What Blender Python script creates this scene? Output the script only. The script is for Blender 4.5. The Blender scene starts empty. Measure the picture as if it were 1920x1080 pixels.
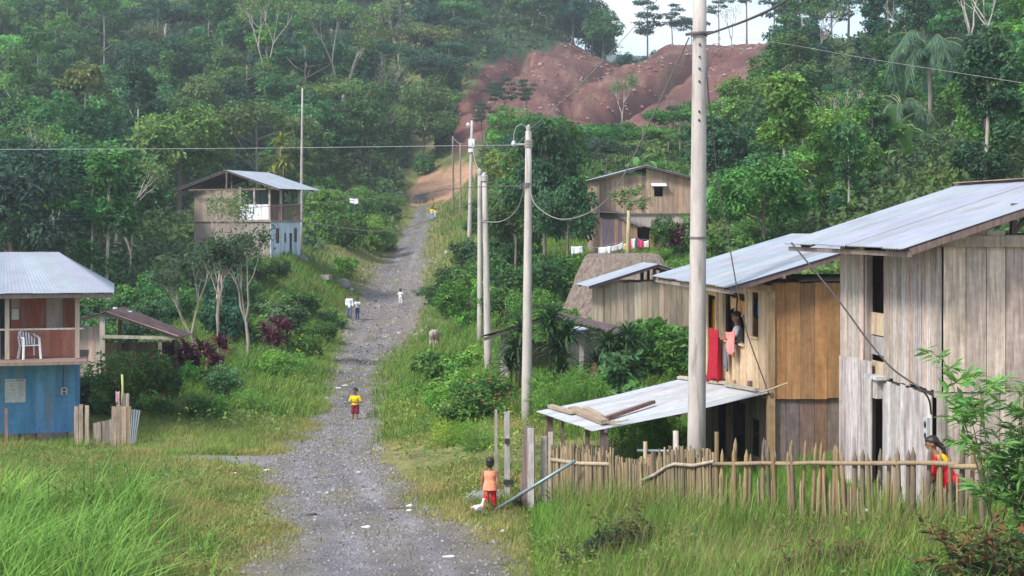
import bpy, math, random
import numpy as np
from mathutils import Vector, Matrix

R = math.radians
F, HZ, ZC = 3000.0, 420.0, 6.0          # lens in photo pixels, horizon row, eye height
HAZE, EXPO = .00042, 1.2
SC = bpy.context.scene
COL = SC.collection
rng = np.random.default_rng(7)
random.seed(7)

def P(px, py, Y):
    return np.array([(px-960)*Y/F, Y, ZC-(py-HZ)*Y/F])
def XY(px, Y):
    return (px-960)*Y/F, Y

# ------------------------------------------------------------------ objects
def tag(o, label=None, cat=None, group=None, kind=None):
    if label: o['label'] = label
    if cat: o['category'] = cat
    if group: o['group'] = group
    if kind: o['kind'] = kind
    return o
def empty(name, loc, rz=0, label=None, cat=None, group=None):
    o = bpy.data.objects.new(name, None); COL.objects.link(o)
    o.location = loc; o.rotation_euler = (0, 0, rz); o.empty_display_size = .2
    return tag(o, label, cat, group)
def link(name, me, parent=None):
    o = bpy.data.objects.new(name, me); COL.objects.link(o)
    if parent is not None: o.parent = parent
    return o
def copy_tree(o, parent=None):
    c = o.copy(); COL.objects.link(c); c.parent = parent
    for ch in list(o.children): copy_tree(ch, c)
    return c

# ------------------------------------------------------------------ meshes
def np_mesh(name, V, Fc, col=None, mat=None, smooth=False):
    """uniform k-gon mesh from arrays"""
    V = np.asarray(V, dtype=np.float32); Fc = np.asarray(Fc, dtype=np.int32)
    me = bpy.data.meshes.new(name)
    n, (m, k) = len(V), Fc.shape
    me.vertices.add(n); me.vertices.foreach_set('co', V.ravel())
    me.loops.add(m*k); me.loops.foreach_set('vertex_index', Fc.ravel())
    me.polygons.add(m)
    me.polygons.foreach_set('loop_start', np.arange(0, m*k, k, dtype=np.int32))
    me.polygons.foreach_set('loop_total', np.full(m, k, dtype=np.int32))
    me.polygons.foreach_set('use_smooth', np.full(m, smooth, dtype=bool))
    me.update(calc_edges=True)
    setcol(me, col)
    if mat: me.materials.append(mat)
    return me
def setcol(me, col):
    a = me.color_attributes.new('Col', 'FLOAT_COLOR', 'POINT')
    n = len(me.vertices)
    c = np.ones((n, 4), dtype=np.float32)
    if col is not None: c[:, :3] = np.asarray(col, dtype=np.float32)
    a.data.foreach_set('color', c.ravel())

def frame(d, up=(0, 0, 1)):
    d = np.asarray(d, float); d = d/(np.linalg.norm(d)+1e-12)
    up = np.asarray(up, float)
    if abs(np.dot(d, up)) > .98: up = np.array([0, 1., 0])
    s = np.cross(d, up); s /= np.linalg.norm(s)
    u = np.cross(s, d)
    return d, s, u

class MB:
    def __init__(self): self.v, self.f, self.c, self.n = [], [], [], 0
    def add(self, V, Fs, col=(1, 1, 1)):
        V = np.asarray(V, float)
        self.v.append(V); self.f += [[i+self.n for i in f] for f in Fs]
        c = np.asarray(col, float)
        self.c.append(np.tile(c, (len(V), 1)) if c.ndim == 1 else c)
        self.n += len(V); return self
    def hexa(self, p, col=(1, 1, 1)):       # 0-3 bottom ring, 4-7 top ring
        return self.add(p, [[3, 2, 1, 0], [4, 5, 6, 7], [0, 1, 5, 4], [1, 2, 6, 5], [2, 3, 7, 6], [3, 0, 4, 7]], col)
    def box(self, c, s, rz=0, col=(1, 1, 1)):
        x, y, z = s[0]/2, s[1]/2, s[2]/2
        p = np.array([(-x, -y, -z), (x, -y, -z), (x, y, -z), (-x, y, -z), (-x, -y, z), (x, -y, z), (x, y, z), (-x, y, z)])
        if rz:
            a, b = math.cos(rz), math.sin(rz)
            p = np.stack([p[:, 0]*a-p[:, 1]*b, p[:, 0]*b+p[:, 1]*a, p[:, 2]], 1)
        return self.hexa(p+np.asarray(c, float), col)
    def beam(self, p0, p1, w, h, col=(1, 1, 1), up=(0, 0, 1), taper=1):
        p0 = np.asarray(p0, float); p1 = np.asarray(p1, float)
        d, s, u = frame(p1-p0, up)
        q = []
        for p, k in ((p0, 1), (p1, taper)):
            q += [p-s*w/2*k-u*h/2*k, p+s*w/2*k-u*h/2*k, p+s*w/2*k+u*h/2*k, p-s*w/2*k+u*h/2*k]
        return self.hexa(q, col)
    def tube(self, pts, rad, n=8, col=(1, 1, 1), cap=True):
        pts = [np.asarray(p, float) for p in pts]
        if np.isscalar(rad): rad = [rad]*len(pts)
        V = []; up = np.array([0.13, .31, .94])
        for i, p in enumerate(pts):
            d = pts[min(i+1, len(pts)-1)]-pts[max(i-1, 0)]
            d, s, u = frame(d, up)
            up = u
            for k in range(n):
                a = 2*math.pi*k/n
                V.append(p+rad[i]*(math.cos(a)*s+math.sin(a)*u))
        Fs = []
        for i in range(len(pts)-1):
            for k in range(n):
                a, b = i*n+k, i*n+(k+1) % n
                Fs.append([a, b, b+n, a+n])
        if cap:
            Fs.append(list(range(n-1, -1, -1))); Fs.append([(len(pts)-1)*n+k for k in range(n)])
        return self.add(V, Fs, col)
    def capsule(self, p0, p1, r0, r1, n=10, flat=1.0, fdir=None, col=(1, 1, 1)):
        """closed tapered capsule"""
        p0 = np.asarray(p0, float); p1 = np.asarray(p1, float)
        d, s, u = frame(p1-p0, (0.1, .9, .2))
        prof = []
        for a in (-75, -45, -15): prof.append((p0+d*r0*math.sin(R(a)), r0*math.cos(R(a))))
        for a in (15, 45, 75): prof.append((p1+d*r1*math.sin(R(a)), r1*math.cos(R(a))))
        V = [p0-d*r0]
        for c, r in prof:
            for k in range(n):
                a = 2*math.pi*k/n
                V.append(c+r*(math.cos(a)*s+math.sin(a)*u))
        V.append(p1+d*r1)
        Fs = [[0, 1+(k+1) % n, 1+k] for k in range(n)]
        for i in range(5):
            for k in range(n):
                a, b = 1+i*n+k, 1+i*n+(k+1) % n
                Fs.append([a, b, b+n, a+n])
        L = len(V)-1; o = 1+5*n
        Fs += [[o+k, o+(k+1) % n, L] for k in range(n)]
        return self.add(V, Fs, col)
    def ellip(self, c, r, n=14, m=9, rot=None, col=(1, 1, 1)):
        V = [(0, 0, -1)]
        for i in range(1, m):
            t = -math.pi/2+math.pi*i/m
            for k in range(n):
                a = 2*math.pi*k/n
                V.append((math.cos(t)*math.cos(a), math.cos(t)*math.sin(a), math.sin(t)))
        V.append((0, 0, 1)); V = np.array(V)*np.asarray(r, float)
        if rot is not None: V = V@np.array(rot).T
        V = V+np.asarray(c, float)
        Fs = [[0, 1+(k+1) % n, 1+k] for k in range(n)]
        for i in range(m-2):
            for k in range(n):
                a, b = 1+i*n+k, 1+i*n+(k+1) % n
                Fs.append([a, b, b+n, a+n])
        L = len(V)-1; o = 1+(m-2)*n
        Fs += [[o+k, o+(k+1) % n, L] for k in range(n)]
        return self.add(V, Fs, col)
    def lathe(self, c, prof, n=14, sx=1, sy=1, col=(1, 1, 1), rz=0):
        V = []
        for z, r in prof:
            for k in range(n):
                a = 2*math.pi*k/n+rz
                V.append((c[0]+r*sx*math.cos(a), c[1]+r*sy*math.sin(a), c[2]+z))
        Fs = []
        for i in range(len(prof)-1):
            for k in range(n):
                a, b = i*n+k, i*n+(k+1) % n
                Fs.append([a, b, b+n, a+n])
        Fs.append(list(range(n-1, -1, -1))); Fs.append([(len(prof)-1)*n+k for k in range(n)])
        return self.add(V, Fs, col)
    def quad(self, p, col=(1, 1, 1)):
        return self.add(p, [list(range(len(p)))], col)
    def build(self, name, mat, parent=None, smooth=False, off=None):
        V = np.concatenate(self.v)
        if off is not None: V = V-np.asarray(off, float)
        me = bpy.data.meshes.new(name)
        me.from_pydata(V.tolist(), [], self.f)
        setcol(me, np.concatenate(self.c))
        if mat: me.materials.append(mat)
        if smooth: me.polygons.foreach_set('use_smooth', [True]*len(me.polygons))
        me.update()
        return link(name, me, parent)

# ------------------------------------------------------------------ materials
def attr_mat(name, scale=(3, 3, 3), lo=.75, hi=1.2, rough=.85, metal=0., bump=0., detail=6, spec=.3,
             stain=None, tint=(1, 1, 1), transl=0., objcol=False, fine=None, sheen=0):
    m = bpy.data.materials.new(name); m.use_nodes = True
    nt = m.node_tree; N = nt.nodes; L = nt.links
    b = N['Principled BSDF']
    b.inputs['Roughness'].default_value = rough; b.inputs['Metallic'].default_value = metal
    b.inputs['Specular IOR Level'].default_value = spec
    at = N.new('ShaderNodeAttribute'); at.attribute_name = 'Col'
    tc = N.new('ShaderNodeTexCoord'); mp = N.new('ShaderNodeMapping'); mp.inputs['Scale'].default_value = scale
    L.new(tc.outputs['Object'], mp.inputs['Vector'])
    nz = N.new('ShaderNodeTexNoise'); nz.inputs['Scale'].default_value = 1; nz.inputs['Detail'].default_value = detail
    nz.inputs['Roughness'].default_value = .62
    L.new(mp.outputs[0], nz.inputs['Vector'])
    mr = N.new('ShaderNodeMapRange'); mr.inputs[1].default_value = .3; mr.inputs[2].default_value = .7
    mr.inputs[3].default_value = lo; mr.inputs[4].default_value = hi
    L.new(nz.outputs[0], mr.inputs[0])
    mul = N.new('ShaderNodeVectorMath'); mul.operation = 'MULTIPLY'
    L.new(at.outputs['Color'], mul.inputs[0]); L.new(mr.outputs[0], mul.inputs[1])
    out = mul.outputs[0]
    if fine:
        n3 = N.new('ShaderNodeTexNoise'); n3.inputs['Scale'].default_value = fine[0]; n3.inputs['Detail'].default_value = 3
        L.new(tc.outputs['Object'], n3.inputs['Vector'])
        r3 = N.new('ShaderNodeMapRange'); r3.inputs[1].default_value = .3; r3.inputs[2].default_value = .7
        r3.inputs[3].default_value = fine[1]; r3.inputs[4].default_value = fine[2]
        L.new(n3.outputs[0], r3.inputs[0])
        mu3 = N.new('ShaderNodeVectorMath'); mu3.operation = 'MULTIPLY'
        L.new(out, mu3.inputs[0]); L.new(r3.outputs[0], mu3.inputs[1]); out = mu3.outputs[0]
    if objcol:
        oi = N.new('ShaderNodeObjectInfo'); mu = N.new('ShaderNodeVectorMath'); mu.operation = 'MULTIPLY'
        L.new(out, mu.inputs[0]); L.new(oi.outputs['Color'], mu.inputs[1]); out = mu.outputs[0]
    if tint != (1, 1, 1):
        mu = N.new('ShaderNodeVectorMath'); mu.operation = 'MULTIPLY'
        L.new(out, mu.inputs[0]); mu.inputs[1].default_value = tint; out = mu.outputs[0]
    if stain:                                # (scale, lo, hi, colour, amount)
        n2 = N.new('ShaderNodeTexNoise'); n2.inputs['Detail'].default_value = 5
        mp2 = N.new('ShaderNodeMapping'); mp2.inputs['Scale'].default_value = stain[0]
        L.new(tc.outputs['Object'], mp2.inputs['Vector']); L.new(mp2.outputs[0], n2.inputs['Vector']); n2.inputs['Scale'].default_value = 1
        r2 = N.new('ShaderNodeMapRange'); r2.inputs[1].default_value = stain[1]; r2.inputs[2].default_value = stain[2]
        r2.inputs[4].default_value = stain[4]
        L.new(n2.outputs[0], r2.inputs[0])
        mx = N.new('ShaderNodeMix'); mx.data_type = 'RGBA'; mx.inputs['B'].default_value = (*stain[3], 1)
        L.new(r2.outputs[0], mx.inputs['Factor']); L.new(out, mx.inputs['A']); out = mx.outputs['Result']
    L.new(out, b.inputs['Base Color'])
    if bump:
        bp = N.new('ShaderNodeBump'); bp.inputs['Strength'].default_value = bump; bp.inputs['Distance'].default_value = .02
        L.new((n3 if fine else nz).outputs[0], bp.inputs['Height']); L.new(bp.outputs[0], b.inputs['Normal'])
    if transl:
        tr = N.new('ShaderNodeBsdfTranslucent'); ms = N.new('ShaderNodeMixShader'); ms.inputs[0].default_value = transl
        L.new(out, tr.inputs['Color'])
        L.new(b.outputs[0], ms.inputs[1]); L.new(tr.outputs[0], ms.inputs[2])
        L.new(ms.outputs[0], N['Material Output'].inputs['Surface'])
    return m

M = dict(
 wood=attr_mat('weathered_wood', (26, 26, 1.6), .58, 1.3, .85, bump=.3, stain=((2.6, 2.6, .7), .54, .72, (.12, .095, .08), .6), fine=(9, .86, 1.12)),
 wood_far=attr_mat('aged_planks', (12, 12, 1.2), .7, 1.25, .9, stain=((1.2, 1.2, .5), .56, .75, (.13, .11, .10), .5)),
 fresh=attr_mat('sawn_planks', (22, 22, 1.4), .72, 1.22, .8, bump=.15, stain=((3.1, 3.1, .6), .54, .74, (.13, .075, .045), .55), fine=(7, .86, 1.12)),
 zinc=attr_mat('zinc_sheet', (1.2, 1.2, 1.2), .86, 1.1, .6, metal=.1, spec=.3, stain=((1.3, 1.3, 1.3), .58, .76, (.20, .165, .15), .5)),
 zinc_old=attr_mat('worn_zinc', (3, 3, 3), .8, 1.15, .55, metal=.3, spec=.4, stain=((1.5, 1.5, 1.5), .56, .72, (.24, .22, .22), .6)),
 rust=attr_mat('rusty_sheet', (2.5, 2.5, 2.5), .6, 1.4, .8, metal=.1, stain=((1.1, 1.1, 1.1), .58, .7, (.16, .13, .13), .6)),
 concrete=attr_mat('concrete', (5, 5, 1.2), .8, 1.15, .9, bump=.15, fine=(60, .88, 1.1), stain=((7, 7, .7), .57, .68, (.17, .15, .14), .65)),
 paint=attr_mat('old_paint', (5, 5, 1.0), .8, 1.15, .8, stain=((3.2, 3.2, .6), .54, .68, (.22, .22, .22), .65), fine=(14, .88, 1.1)),
 cane=attr_mat('cane', (30, 30, 3), .7, 1.25, .75, stain=((20, 20, 9), .64, .74, (.1, .08, .05), .6)),
 thatch=attr_mat('thatch', (9, 9, 2), .55, 1.35, .95, bump=.6, detail=10, fine=(40, .75, 1.2)),
 cloth=attr_mat('cloth', (14, 14, 5), .78, 1.14, .9, bump=.8, fine=(30, .95, 1.05)),
 skin=attr_mat('skin', (8, 8, 8), .93, 1.06, .6, spec=.35),
 hair=attr_mat('hair', (60, 60, 8), .6, 1.4, .5, spec=.4),
 fur=attr_mat('fur', (20, 20, 20), .75, 1.2, .9, fine=(70, .85, 1.12)),
 plain=attr_mat('plain_paint', (6, 6, 6), .92, 1.06, .55),
 plastic=attr_mat('moulded_plastic', (6, 6, 6), .95, 1.03, .35, spec=.5),
 iron=attr_mat('galvanised_iron', (8, 8, 8), .8, 1.1, .5, metal=.5),
 cable=attr_mat('cable_sheath', (6, 6, 6), .9, 1.1, .6),
 bark=attr_mat('bark', (7, 7, 1.5), .6, 1.35, .95, bump=.2),
 leaf=attr_mat('leaf', (.8, .8, .8), .66, 1.36, .55, spec=.25, transl=.34, objcol=True),
 blade=attr_mat('grass_blade', (.5, .5, .5), .8, 1.2, .6, spec=.2, transl=.3),
 rock=attr_mat('rock', (8, 8, 8), .7, 1.3, .9, bump=.4),
 dark=attr_mat('interior_board', (10, 10, 2), .7, 1.2, .95),
)
# ------------------------------------------------------------------ ground form
ANCH = []
def az(px, Y, z): ANCH.append(((px-960)*Y/F, Y, z))
def ap(px, py, Y): az(px, Y, ZC-(py-HZ)*Y/F)
for px in (-900, 300, 960, 1600, 2700): az(px, 8, .9)
for px in (-300, 1000, 2200): az(px, 15, .7)
for t in ((0, 24, .5), (300, 26, .2), (740, 27, 0), (690, 33, 0), (640, 40, -.2), (650, 54, -.75), (660, 65, -1.0), (667, 80, -.9),
          (700, 95, -.85), (715, 106, -.55), (730, 115, .2), (750, 135, 2), (768, 150, 3.6), (780, 165, 5.2), (793, 180, 6.9), (790, 195, 8.3),
          (400, 33, .05), (0, 38, -.1), (200, 45, -.5), (60, 50, -.67), (-300, 50, -.6), (300, 52, -.6), (480, 54, -.7), (450, 70, -.6),
          (560, 75, -.8), (560, 95, -.6), (250, 75, 0), (0, 75, .3), (0, 100, 1.5), (300, 95, 1.2), (430, 100, 2.0), (590, 106, 1.0),
          (645, 104, -.4), (540, 111, 3.4), (440, 111, 3.1), (640, 135, 3.2), (700, 135, 2.1), (700, 150, 3.8), (600, 150, 5.2),
          (690, 170, 6.5), (740, 190, 8.4), (600, 190, 10), (800, 205, 10.5), (830, 215, 12.8), (770, 212, 11.2),
          (880, 130, 3.9), (830, 115, 1), (815, 90, -.85), (835, 100, 0), (900, 65, -.05), (780, 52, -.3), (800, 38, -.05), (918, 33, .1),
          (987, 45, .5), (1040, 35, -.1), (1000, 110, 4.3), (950, 85, 1.2), (940, 55, .4), (1100, 58, 1.0), (1120, 68, 1.6), (1190, 90, 4.2),
          (1190, 100, 4.6), (1320, 95, 4.8), (1000, 140, 8), (1100, 150, 11), (1250, 150, 12.5), (870, 165, 7.2), (900, 190, 10), (1000, 200, 16),
          (1305, 33, .4), (1445, 34.3, .4), (1765, 25.4, 1.15), (1850, 23.2, 1.15), (1500, 24, .6), (1300, 27, .3), (1150, 28, .1), (1100, 26, 0),
          (1900, 20, 1.2), (1200, 31, .2), (1300, 50, .9), (1500, 45, 1.8), (1800, 45, 2.6), (1500, 85, 5.6), (1700, 80, 6.4), (1900, 60, 5.0), (2300, 60, 6.5),
          (1800, 140, 17), (1500, 140, 13), (1600, 230, 31), (1900, 200, 31), (1480, 250, 30), (2300, 220, 38), (1600, 300, 36), (1900, 350, 40),
          (1100, 400, 30), (1300, 400, 32), (1300, 600, 42), (0, 1100, 150), (1300, 1150, 112), (1900, 1100, 128), (2600, 1100, 140),
          (1140, 335, 37), (1050, 340, 46), (900, 350, 60), (1200, 335, 33), (2600, 350, 50)):
    az(*t)
for px in (-400, -100, 200, 450, 620):
    for Y, z in ((150, 6.5), (200, 15), (270, 32), (350, 55), (430, 84), (560, 118)): az(px, Y, z)
for Y, z in ((225, 13.5), (270, 27), (330, 46), (430, 80)): az(760, Y, z)
for t in ((900, 235, 232), (1150, 240, 240), (1330, 200, 245), (870, 180, 255), (950, 118, 285), (1080, 94, 305), (1250, 90, 310),
          (1440, 82, 300), (1020, 160, 270), (1320, 112, 285), (1400, 170, 255)): ap(*t)
ANCH = np.array(ANCH)
def uv(x, y): return np.stack([4.2*np.asarray(x)/(np.asarray(y)+15), np.log(np.asarray(y)+15.)], -1)
def phi(r2): return np.where(r2 > 1e-12, r2*np.log(r2+1e-12), 0)
_U = uv(ANCH[:, 0], ANCH[:, 1]); _h = (ANCH[:, 2]-ZC)/(ANCH[:, 1]+15)
_n = len(_U); _K = phi(((_U[:, None]-_U[None])**2).sum(-1))+np.eye(_n)*2e-4
_Pm = np.c_[np.ones(_n), _U]
_A = np.block([[_K, _Pm], [_Pm.T, np.zeros((3, 3))]])
_w = np.linalg.solve(_A, np.r_[_h, 0, 0, 0])
# value noise
_tab = np.random.default_rng(3).random((256, 256))
def vnoise(x, y):
    x = np.asarray(x, float); y = np.asarray(y, float)
    xi = np.floor(x).astype(int); yi = np.floor(y).astype(int); fx = x-xi; fy = y-yi
    fx = fx*fx*(3-2*fx); fy = fy*fy*(3-2*fy)
    t = lambda a, b: _tab[a % 256, b % 256]
    return (t(xi, yi)*(1-fx)+t(xi+1, yi)*fx)*(1-fy)+(t(xi, yi+1)*(1-fx)+t(xi+1, yi+1)*fx)*fy
def fbm(x, y, o=4):
    s, a = 0, .5
    for k in range(o): s = s+a*vnoise(x*2**k+17.3*k, y*2**k+5.1*k); a *= .5
    return s/(1-.5**o)
def inpoly(x, y, poly):
    x = np.asarray(x); y = np.asarray(y); c = np.zeros(x.shape, bool)
    n = len(poly)
    for i in range(n):
        x0, y0 = poly[i]; x1, y1 = poly[(i+1) % n]
        t = ((y0 > y) != (y1 > y)) & (x < (x1-x0)*(y-y0)/(y1-y0+1e-9)+x0)
        c ^= t
    return c
def segdist(px, py, a, b):
    ax, ay = a; bx, by = b; dx, dy = bx-ax, by-ay
    t = np.clip(((px-ax)*dx+(py-ay)*dy)/(dx*dx+dy*dy), 0, 1)
    return np.hypot(px-ax-t*dx, py-ay-t*dy)
# the road: centre column, half width in metres, by distance
RD = np.array([(14, 800, 2.6), (22, 775, 2.4), (27.3, 745, 2.2), (29.5, 725, 1.95), (32, 692, 1.7), (34.8, 640, 1.4), (40, 612, 1.32), (46, 620, 1.1), (52, 642, .85), (60, 654, .9),
               (70, 660, .92), (80, 665, .95), (88, 681, 1.3), (97, 702, 1.9), (106, 716, 2.35), (115, 729, 2.35), (125, 742, 2.05), (135, 752, 1.85),
               (150, 768, 1.4), (165, 780, 1.1), (180, 791, .95), (192, 790, .9), (203, 792, .7)], float)
def road_cx(y):
    px = np.interp(y, RD[:, 0], RD[:, 1]); return (px-960)*y/F
def road_hw(y): return np.interp(y, RD[:, 0], RD[:, 2])
def road_d(x, y):                            # signed metres outside the road edge
    e = (fbm(np.asarray(x)*.9, np.asarray(y)*.55, 3)-.5)*1.1
    return np.abs(x-road_cx(y))-road_hw(y)+e
def G0(x, y):
    x = np.asarray(x, float); y = np.asarray(y, float)
    sh = np.broadcast(x, y).shape
    x = np.broadcast_to(x, sh).ravel(); y = np.broadcast_to(y, sh).ravel()
    o = np.empty(len(x))
    for i in range(0, len(x), 20000):
        U = uv(x[i:i+20000], y[i:i+20000])
        k = phi(((U[:, None]-_U[None])**2).sum(-1))
        o[i:i+20000] = k@_w[:_n]+_w[_n]+U@_w[_n+1:]
    z = ZC+o*(y+15)
    px = 960+x*F/y
    # gullies in the dug hillside
    for a, b, w, dep in (((1345, 292), (1120, 243), 30, 10.0), ((985, 290), (900, 250), 16, 3.0), ((1180, 300), (1060, 262), 14, 2.2)):
        d = np.hypot((px-(a[0]+(b[0]-a[0])*np.clip((a[1]-y)/(a[1]-b[1]), 0, 1))), 0)
        m = np.exp(-(d/w)**2)*np.clip((y-238)/12, 0, 1)*np.clip((300-y)/14, 0, 1)
        z = z-dep*m
    msk = np.clip((y-215)/40, 0, 1)*np.clip((400-y)/60, 0, 1)*np.clip((px-800)/60, 0, 1)*np.clip((1500-px)/60, 0, 1)
    rg = 1-np.abs(2*fbm(x*.16+.05*y, y*.035, 3)-1)
    z = z+msk*((fbm(x*.08, y*.08, 3)-.5)*2.4+(rg-.7)*2.9*np.clip((305-y)/30, 0, 1))
    rough = np.clip((road_d(x, y)-.2)/3, 0, 1)
    z = z+(fbm(x*.35+9, y*.35, 3)-.5)*.34*rough*np.clip((y-18)/10, 0, 1)
    return z.reshape(sh)
def G(x, y): return float(G0(np.array([x]), np.array([y]))[0])
def GP(px, Y, dz=0):
    x = (px-960)*Y/F; return np.array([x, Y, G(x, Y)+dz])

ys = [5.]
while ys[-1] < 1700: ys.append(ys[-1]*(1.0145 if ys[-1] < 400 else 1.05))
ys = np.array(ys); us = np.r_[np.linspace(-.75, -.36, 30)[:-1], np.linspace(-.36, .36, 320), np.linspace(.36, .75, 30)[1:]]
gx = us[None]*(ys[:, None]); gy = np.repeat(ys[:, None], len(us), 1)
gz = G0(gx, gy)
V = np.stack([gx, gy, gz], -1).reshape(-1, 3)
nr, nc = gx.shape
idx = np.arange(nr*nc).reshape(nr, nc)
Fq = np.stack([idx[:-1, :-1], idx[:-1, 1:], idx[1:, 1:], idx[1:, :-1]], -1).reshape(-1, 4)
X, Yv, Z = V.T
PXg = 960+X*F/Yv; PYg = HZ+(ZC-Z)*F/Yv
n1 = fbm(X*.25, Yv*.25, 4)[:, None]; n2 = fbm(X*1.3+40, Yv*1.3, 3)[:, None]
green = np.array([.085, .14, .032]); straw = np.array([.22, .18, .075]); earth = np.array([.17, .125, .085]); deep = np.array([.03, .06, .028])
gc = green*(1-n1)+straw*n1
gc = gc*(.75+.5*n2)
dirt = np.clip((n2-.55)*4, 0, 1)*np.clip(1.4-road_d(X, Yv)[:, None]/3, 0, 1)
gc = gc*(1-dirt*.6)+earth*dirt*.6
wild = np.clip((Yv-100)/40, 0, 1)[:, None]*np.clip(road_d(X, Yv)[:, None]/7-.6, 0, 1)
gc = gc*(1-wild)+deep*(.6+.9*n2)*wild
RED = [(838, 300), (858, 175), (915, 122), (1000, 100), (1055, 74), (1130, 60), (1260, 60), (1340, 80), (1460, 55), (1470, 110), (1335, 215), (1290, 262), (1150, 275), (1000, 290)]
jx = PXg+(fbm(X*.2, Yv*.2, 3)-.5)*60; jy = PYg+(fbm(X*.2+31, Yv*.2, 3)-.5)*40
red = (inpoly(jx, jy, RED) & (Yv > 222) & (Yv < 330))[:, None].astype(float)
n3 = fbm(X*.5, Yv*.5, 4)[:, None]; n4 = fbm(X*.12+3, Yv*.2, 3)[:, None]; n5 = fbm(X*1.7, Yv*1.7, 3)[:, None]
rc = np.array([.070, .027, .027])*(1-n4)+np.array([.165, .072, .056])*n4
rc = rc*(.55+.9*n3)
pal = np.clip((n5-.62)*7, 0, 1)*np.clip((n4-.4)*4, 0, 1)
rc = rc*(1-pal*.5)+np.array([.27, .19, .16])*pal*.5
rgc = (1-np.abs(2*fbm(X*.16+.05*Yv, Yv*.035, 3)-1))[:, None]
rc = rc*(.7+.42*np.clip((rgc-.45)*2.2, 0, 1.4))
str_ = np.clip((n1-.52)*5, 0, 1)*np.clip((n5-.45)*4, 0, 1)*.55
rc = rc*(1-str_)+np.array([.17, .13, .065])*str_
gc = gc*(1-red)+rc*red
DIRT = [(760, 362), (785, 338), (830, 316), (880, 306), (905, 318), (868, 350), (842, 376), (775, 388)]
dd = (inpoly(PXg+(fbm(X*.4, Yv*.4, 2)-.5)*20, PYg, DIRT) & (Yv > 190) & (Yv < 240))[:, None]
gc = np.where(dd, np.array([.34, .2, .125])*(.7+.6*n3), gc)
# bare soil cuts on the left bank and under the right bank
for c, w in (((580, 104), (26, 5)), ((960, 99), (22, 5)), ((905, 36), (70, 3.2)), ((700, 29), (30, 2))):
    m = np.exp(-(((PXg-c[0])/w[0])**2+((Yv-c[1])/w[1])**2))[:, None]*np.clip(n2*2-.3, 0, 1)
    gc = gc*(1-m)+np.array([.26, .17, .1])*m
M['soil'] = attr_mat('soil', (2.2, 2.2, 2.2), .6, 1.4, .95, bump=.5, detail=9, fine=(16, .75, 1.25))
ground = link('ground', np_mesh('ground', V, Fq, gc, M['soil'], True)); ground['kind'] = 'structure'

# gravel road: a sheet lying just over the ground
def sheet(name, rows, half, ncol, colfn, mat, lift):
    Vr = []
    for y in rows:
        cx, hw = half(y)
        for t in np.linspace(-1, 1, ncol): Vr.append((cx+t*hw, y))
    Vr = np.array(Vr); z = G0(Vr[:, 0], Vr[:, 1])
    nrr = len(rows); ii = np.arange(nrr*ncol).reshape(nrr, ncol)
    fq = np.stack([ii[:-1, :-1], ii[:-1, 1:], ii[1:, 1:], ii[1:, :-1]], -1).reshape(-1, 4)
    fx = Vr[fq].mean(1); keep = colfn(fx[:, 0], fx[:, 1], None)
    fq = fq[keep]
    me = np_mesh(name, np.c_[Vr, z+lift], fq, colfn(Vr[:, 0], Vr[:, 1], z), mat, True)
    return link(name, me)
rows = [14.]
while rows[-1] < 202: rows.append(rows[-1]*1.0042)
def roadcol(x, y, z):
    if z is None: return road_d(x, y) < .1
    a = fbm(x*.8, y*.5, 4)[:, None]; b = fbm(x*3, y*3, 3)[:, None]
    c = np.array([.150, .142, .156])*(.56+.8*a)*(.75+.5*b)
    lat = x-road_cx(y); t = np.exp(-((np.abs(lat)-.72)/.3)**2)[:, None]
    st = fbm(lat*2.6+30, y*.13, 4)[:, None]; c = c*(.72+.56*st)*(1+.22*t)
    wet = np.clip(fbm(x*.55+60, y*.3, 3)*4-2.15, 0, 1)[:, None]*.6; c = c*(1-wet)+np.array([.10, .085, .078])*wet
    e = np.clip(1+road_d(x, y)[:, None]/.7, 0, 1)*.8
    g = np.clip(a*4-2.0, 0, 1)*.85*(1-t*.7)
    e = np.maximum(e, g*np.clip((y[:, None]-20)/20, 0, 1))
    c = c*(1-e)+np.array([.15, .135, .07])*e
    far = np.clip((y[:, None]-88)/10, 0, 1)*np.clip((150-y[:, None])/20, 0, 1)
    c = c*(1-.35*far)+np.array([.24, .2, .18])*.35*far
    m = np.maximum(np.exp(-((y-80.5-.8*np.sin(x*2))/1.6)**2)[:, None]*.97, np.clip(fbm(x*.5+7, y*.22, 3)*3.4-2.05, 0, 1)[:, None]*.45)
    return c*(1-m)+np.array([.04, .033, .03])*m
M['gravel'] = attr_mat('gravel', (2, 2, 2), .8, 1.2, .92, bump=.7, detail=8, fine=(22, .62, 1.38), spec=.25)
road = sheet('road', rows, lambda y: (float(road_cx(y)), float(road_hw(y))+1.1), 44, roadcol, M['gravel'], .012); road['kind'] = 'structure'
# side track to the blue house
def trackd(x, y):
    px = 960+x*F/y
    return np.abs(y-(42.6+ (540-px)*.004))-1.75*np.clip((px-290)/130, .0, 1)+(fbm(x*.8, y*.8, 3)-.5)*2.4
def trackcol(x, y, z):
    if z is None: return (trackd(x, y) < 0) & (road_d(x, y) > -.15)
    a = fbm(x*.9, y*.9, 4)[:, None]
    e = np.clip(1+trackd(x, y)[:, None]/.8, 0, 1)*.8
    c = np.array([.18, .168, .17])*(.7+.6*a)
    return c*(1-e)+np.array([.16, .14, .075])*e
track = sheet('path', np.linspace(39, 47, 90), lambda y: ((430-960)*y/F, 2.7), 70, trackcol, M['gravel'], .007); track['kind'] = 'structure'
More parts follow.
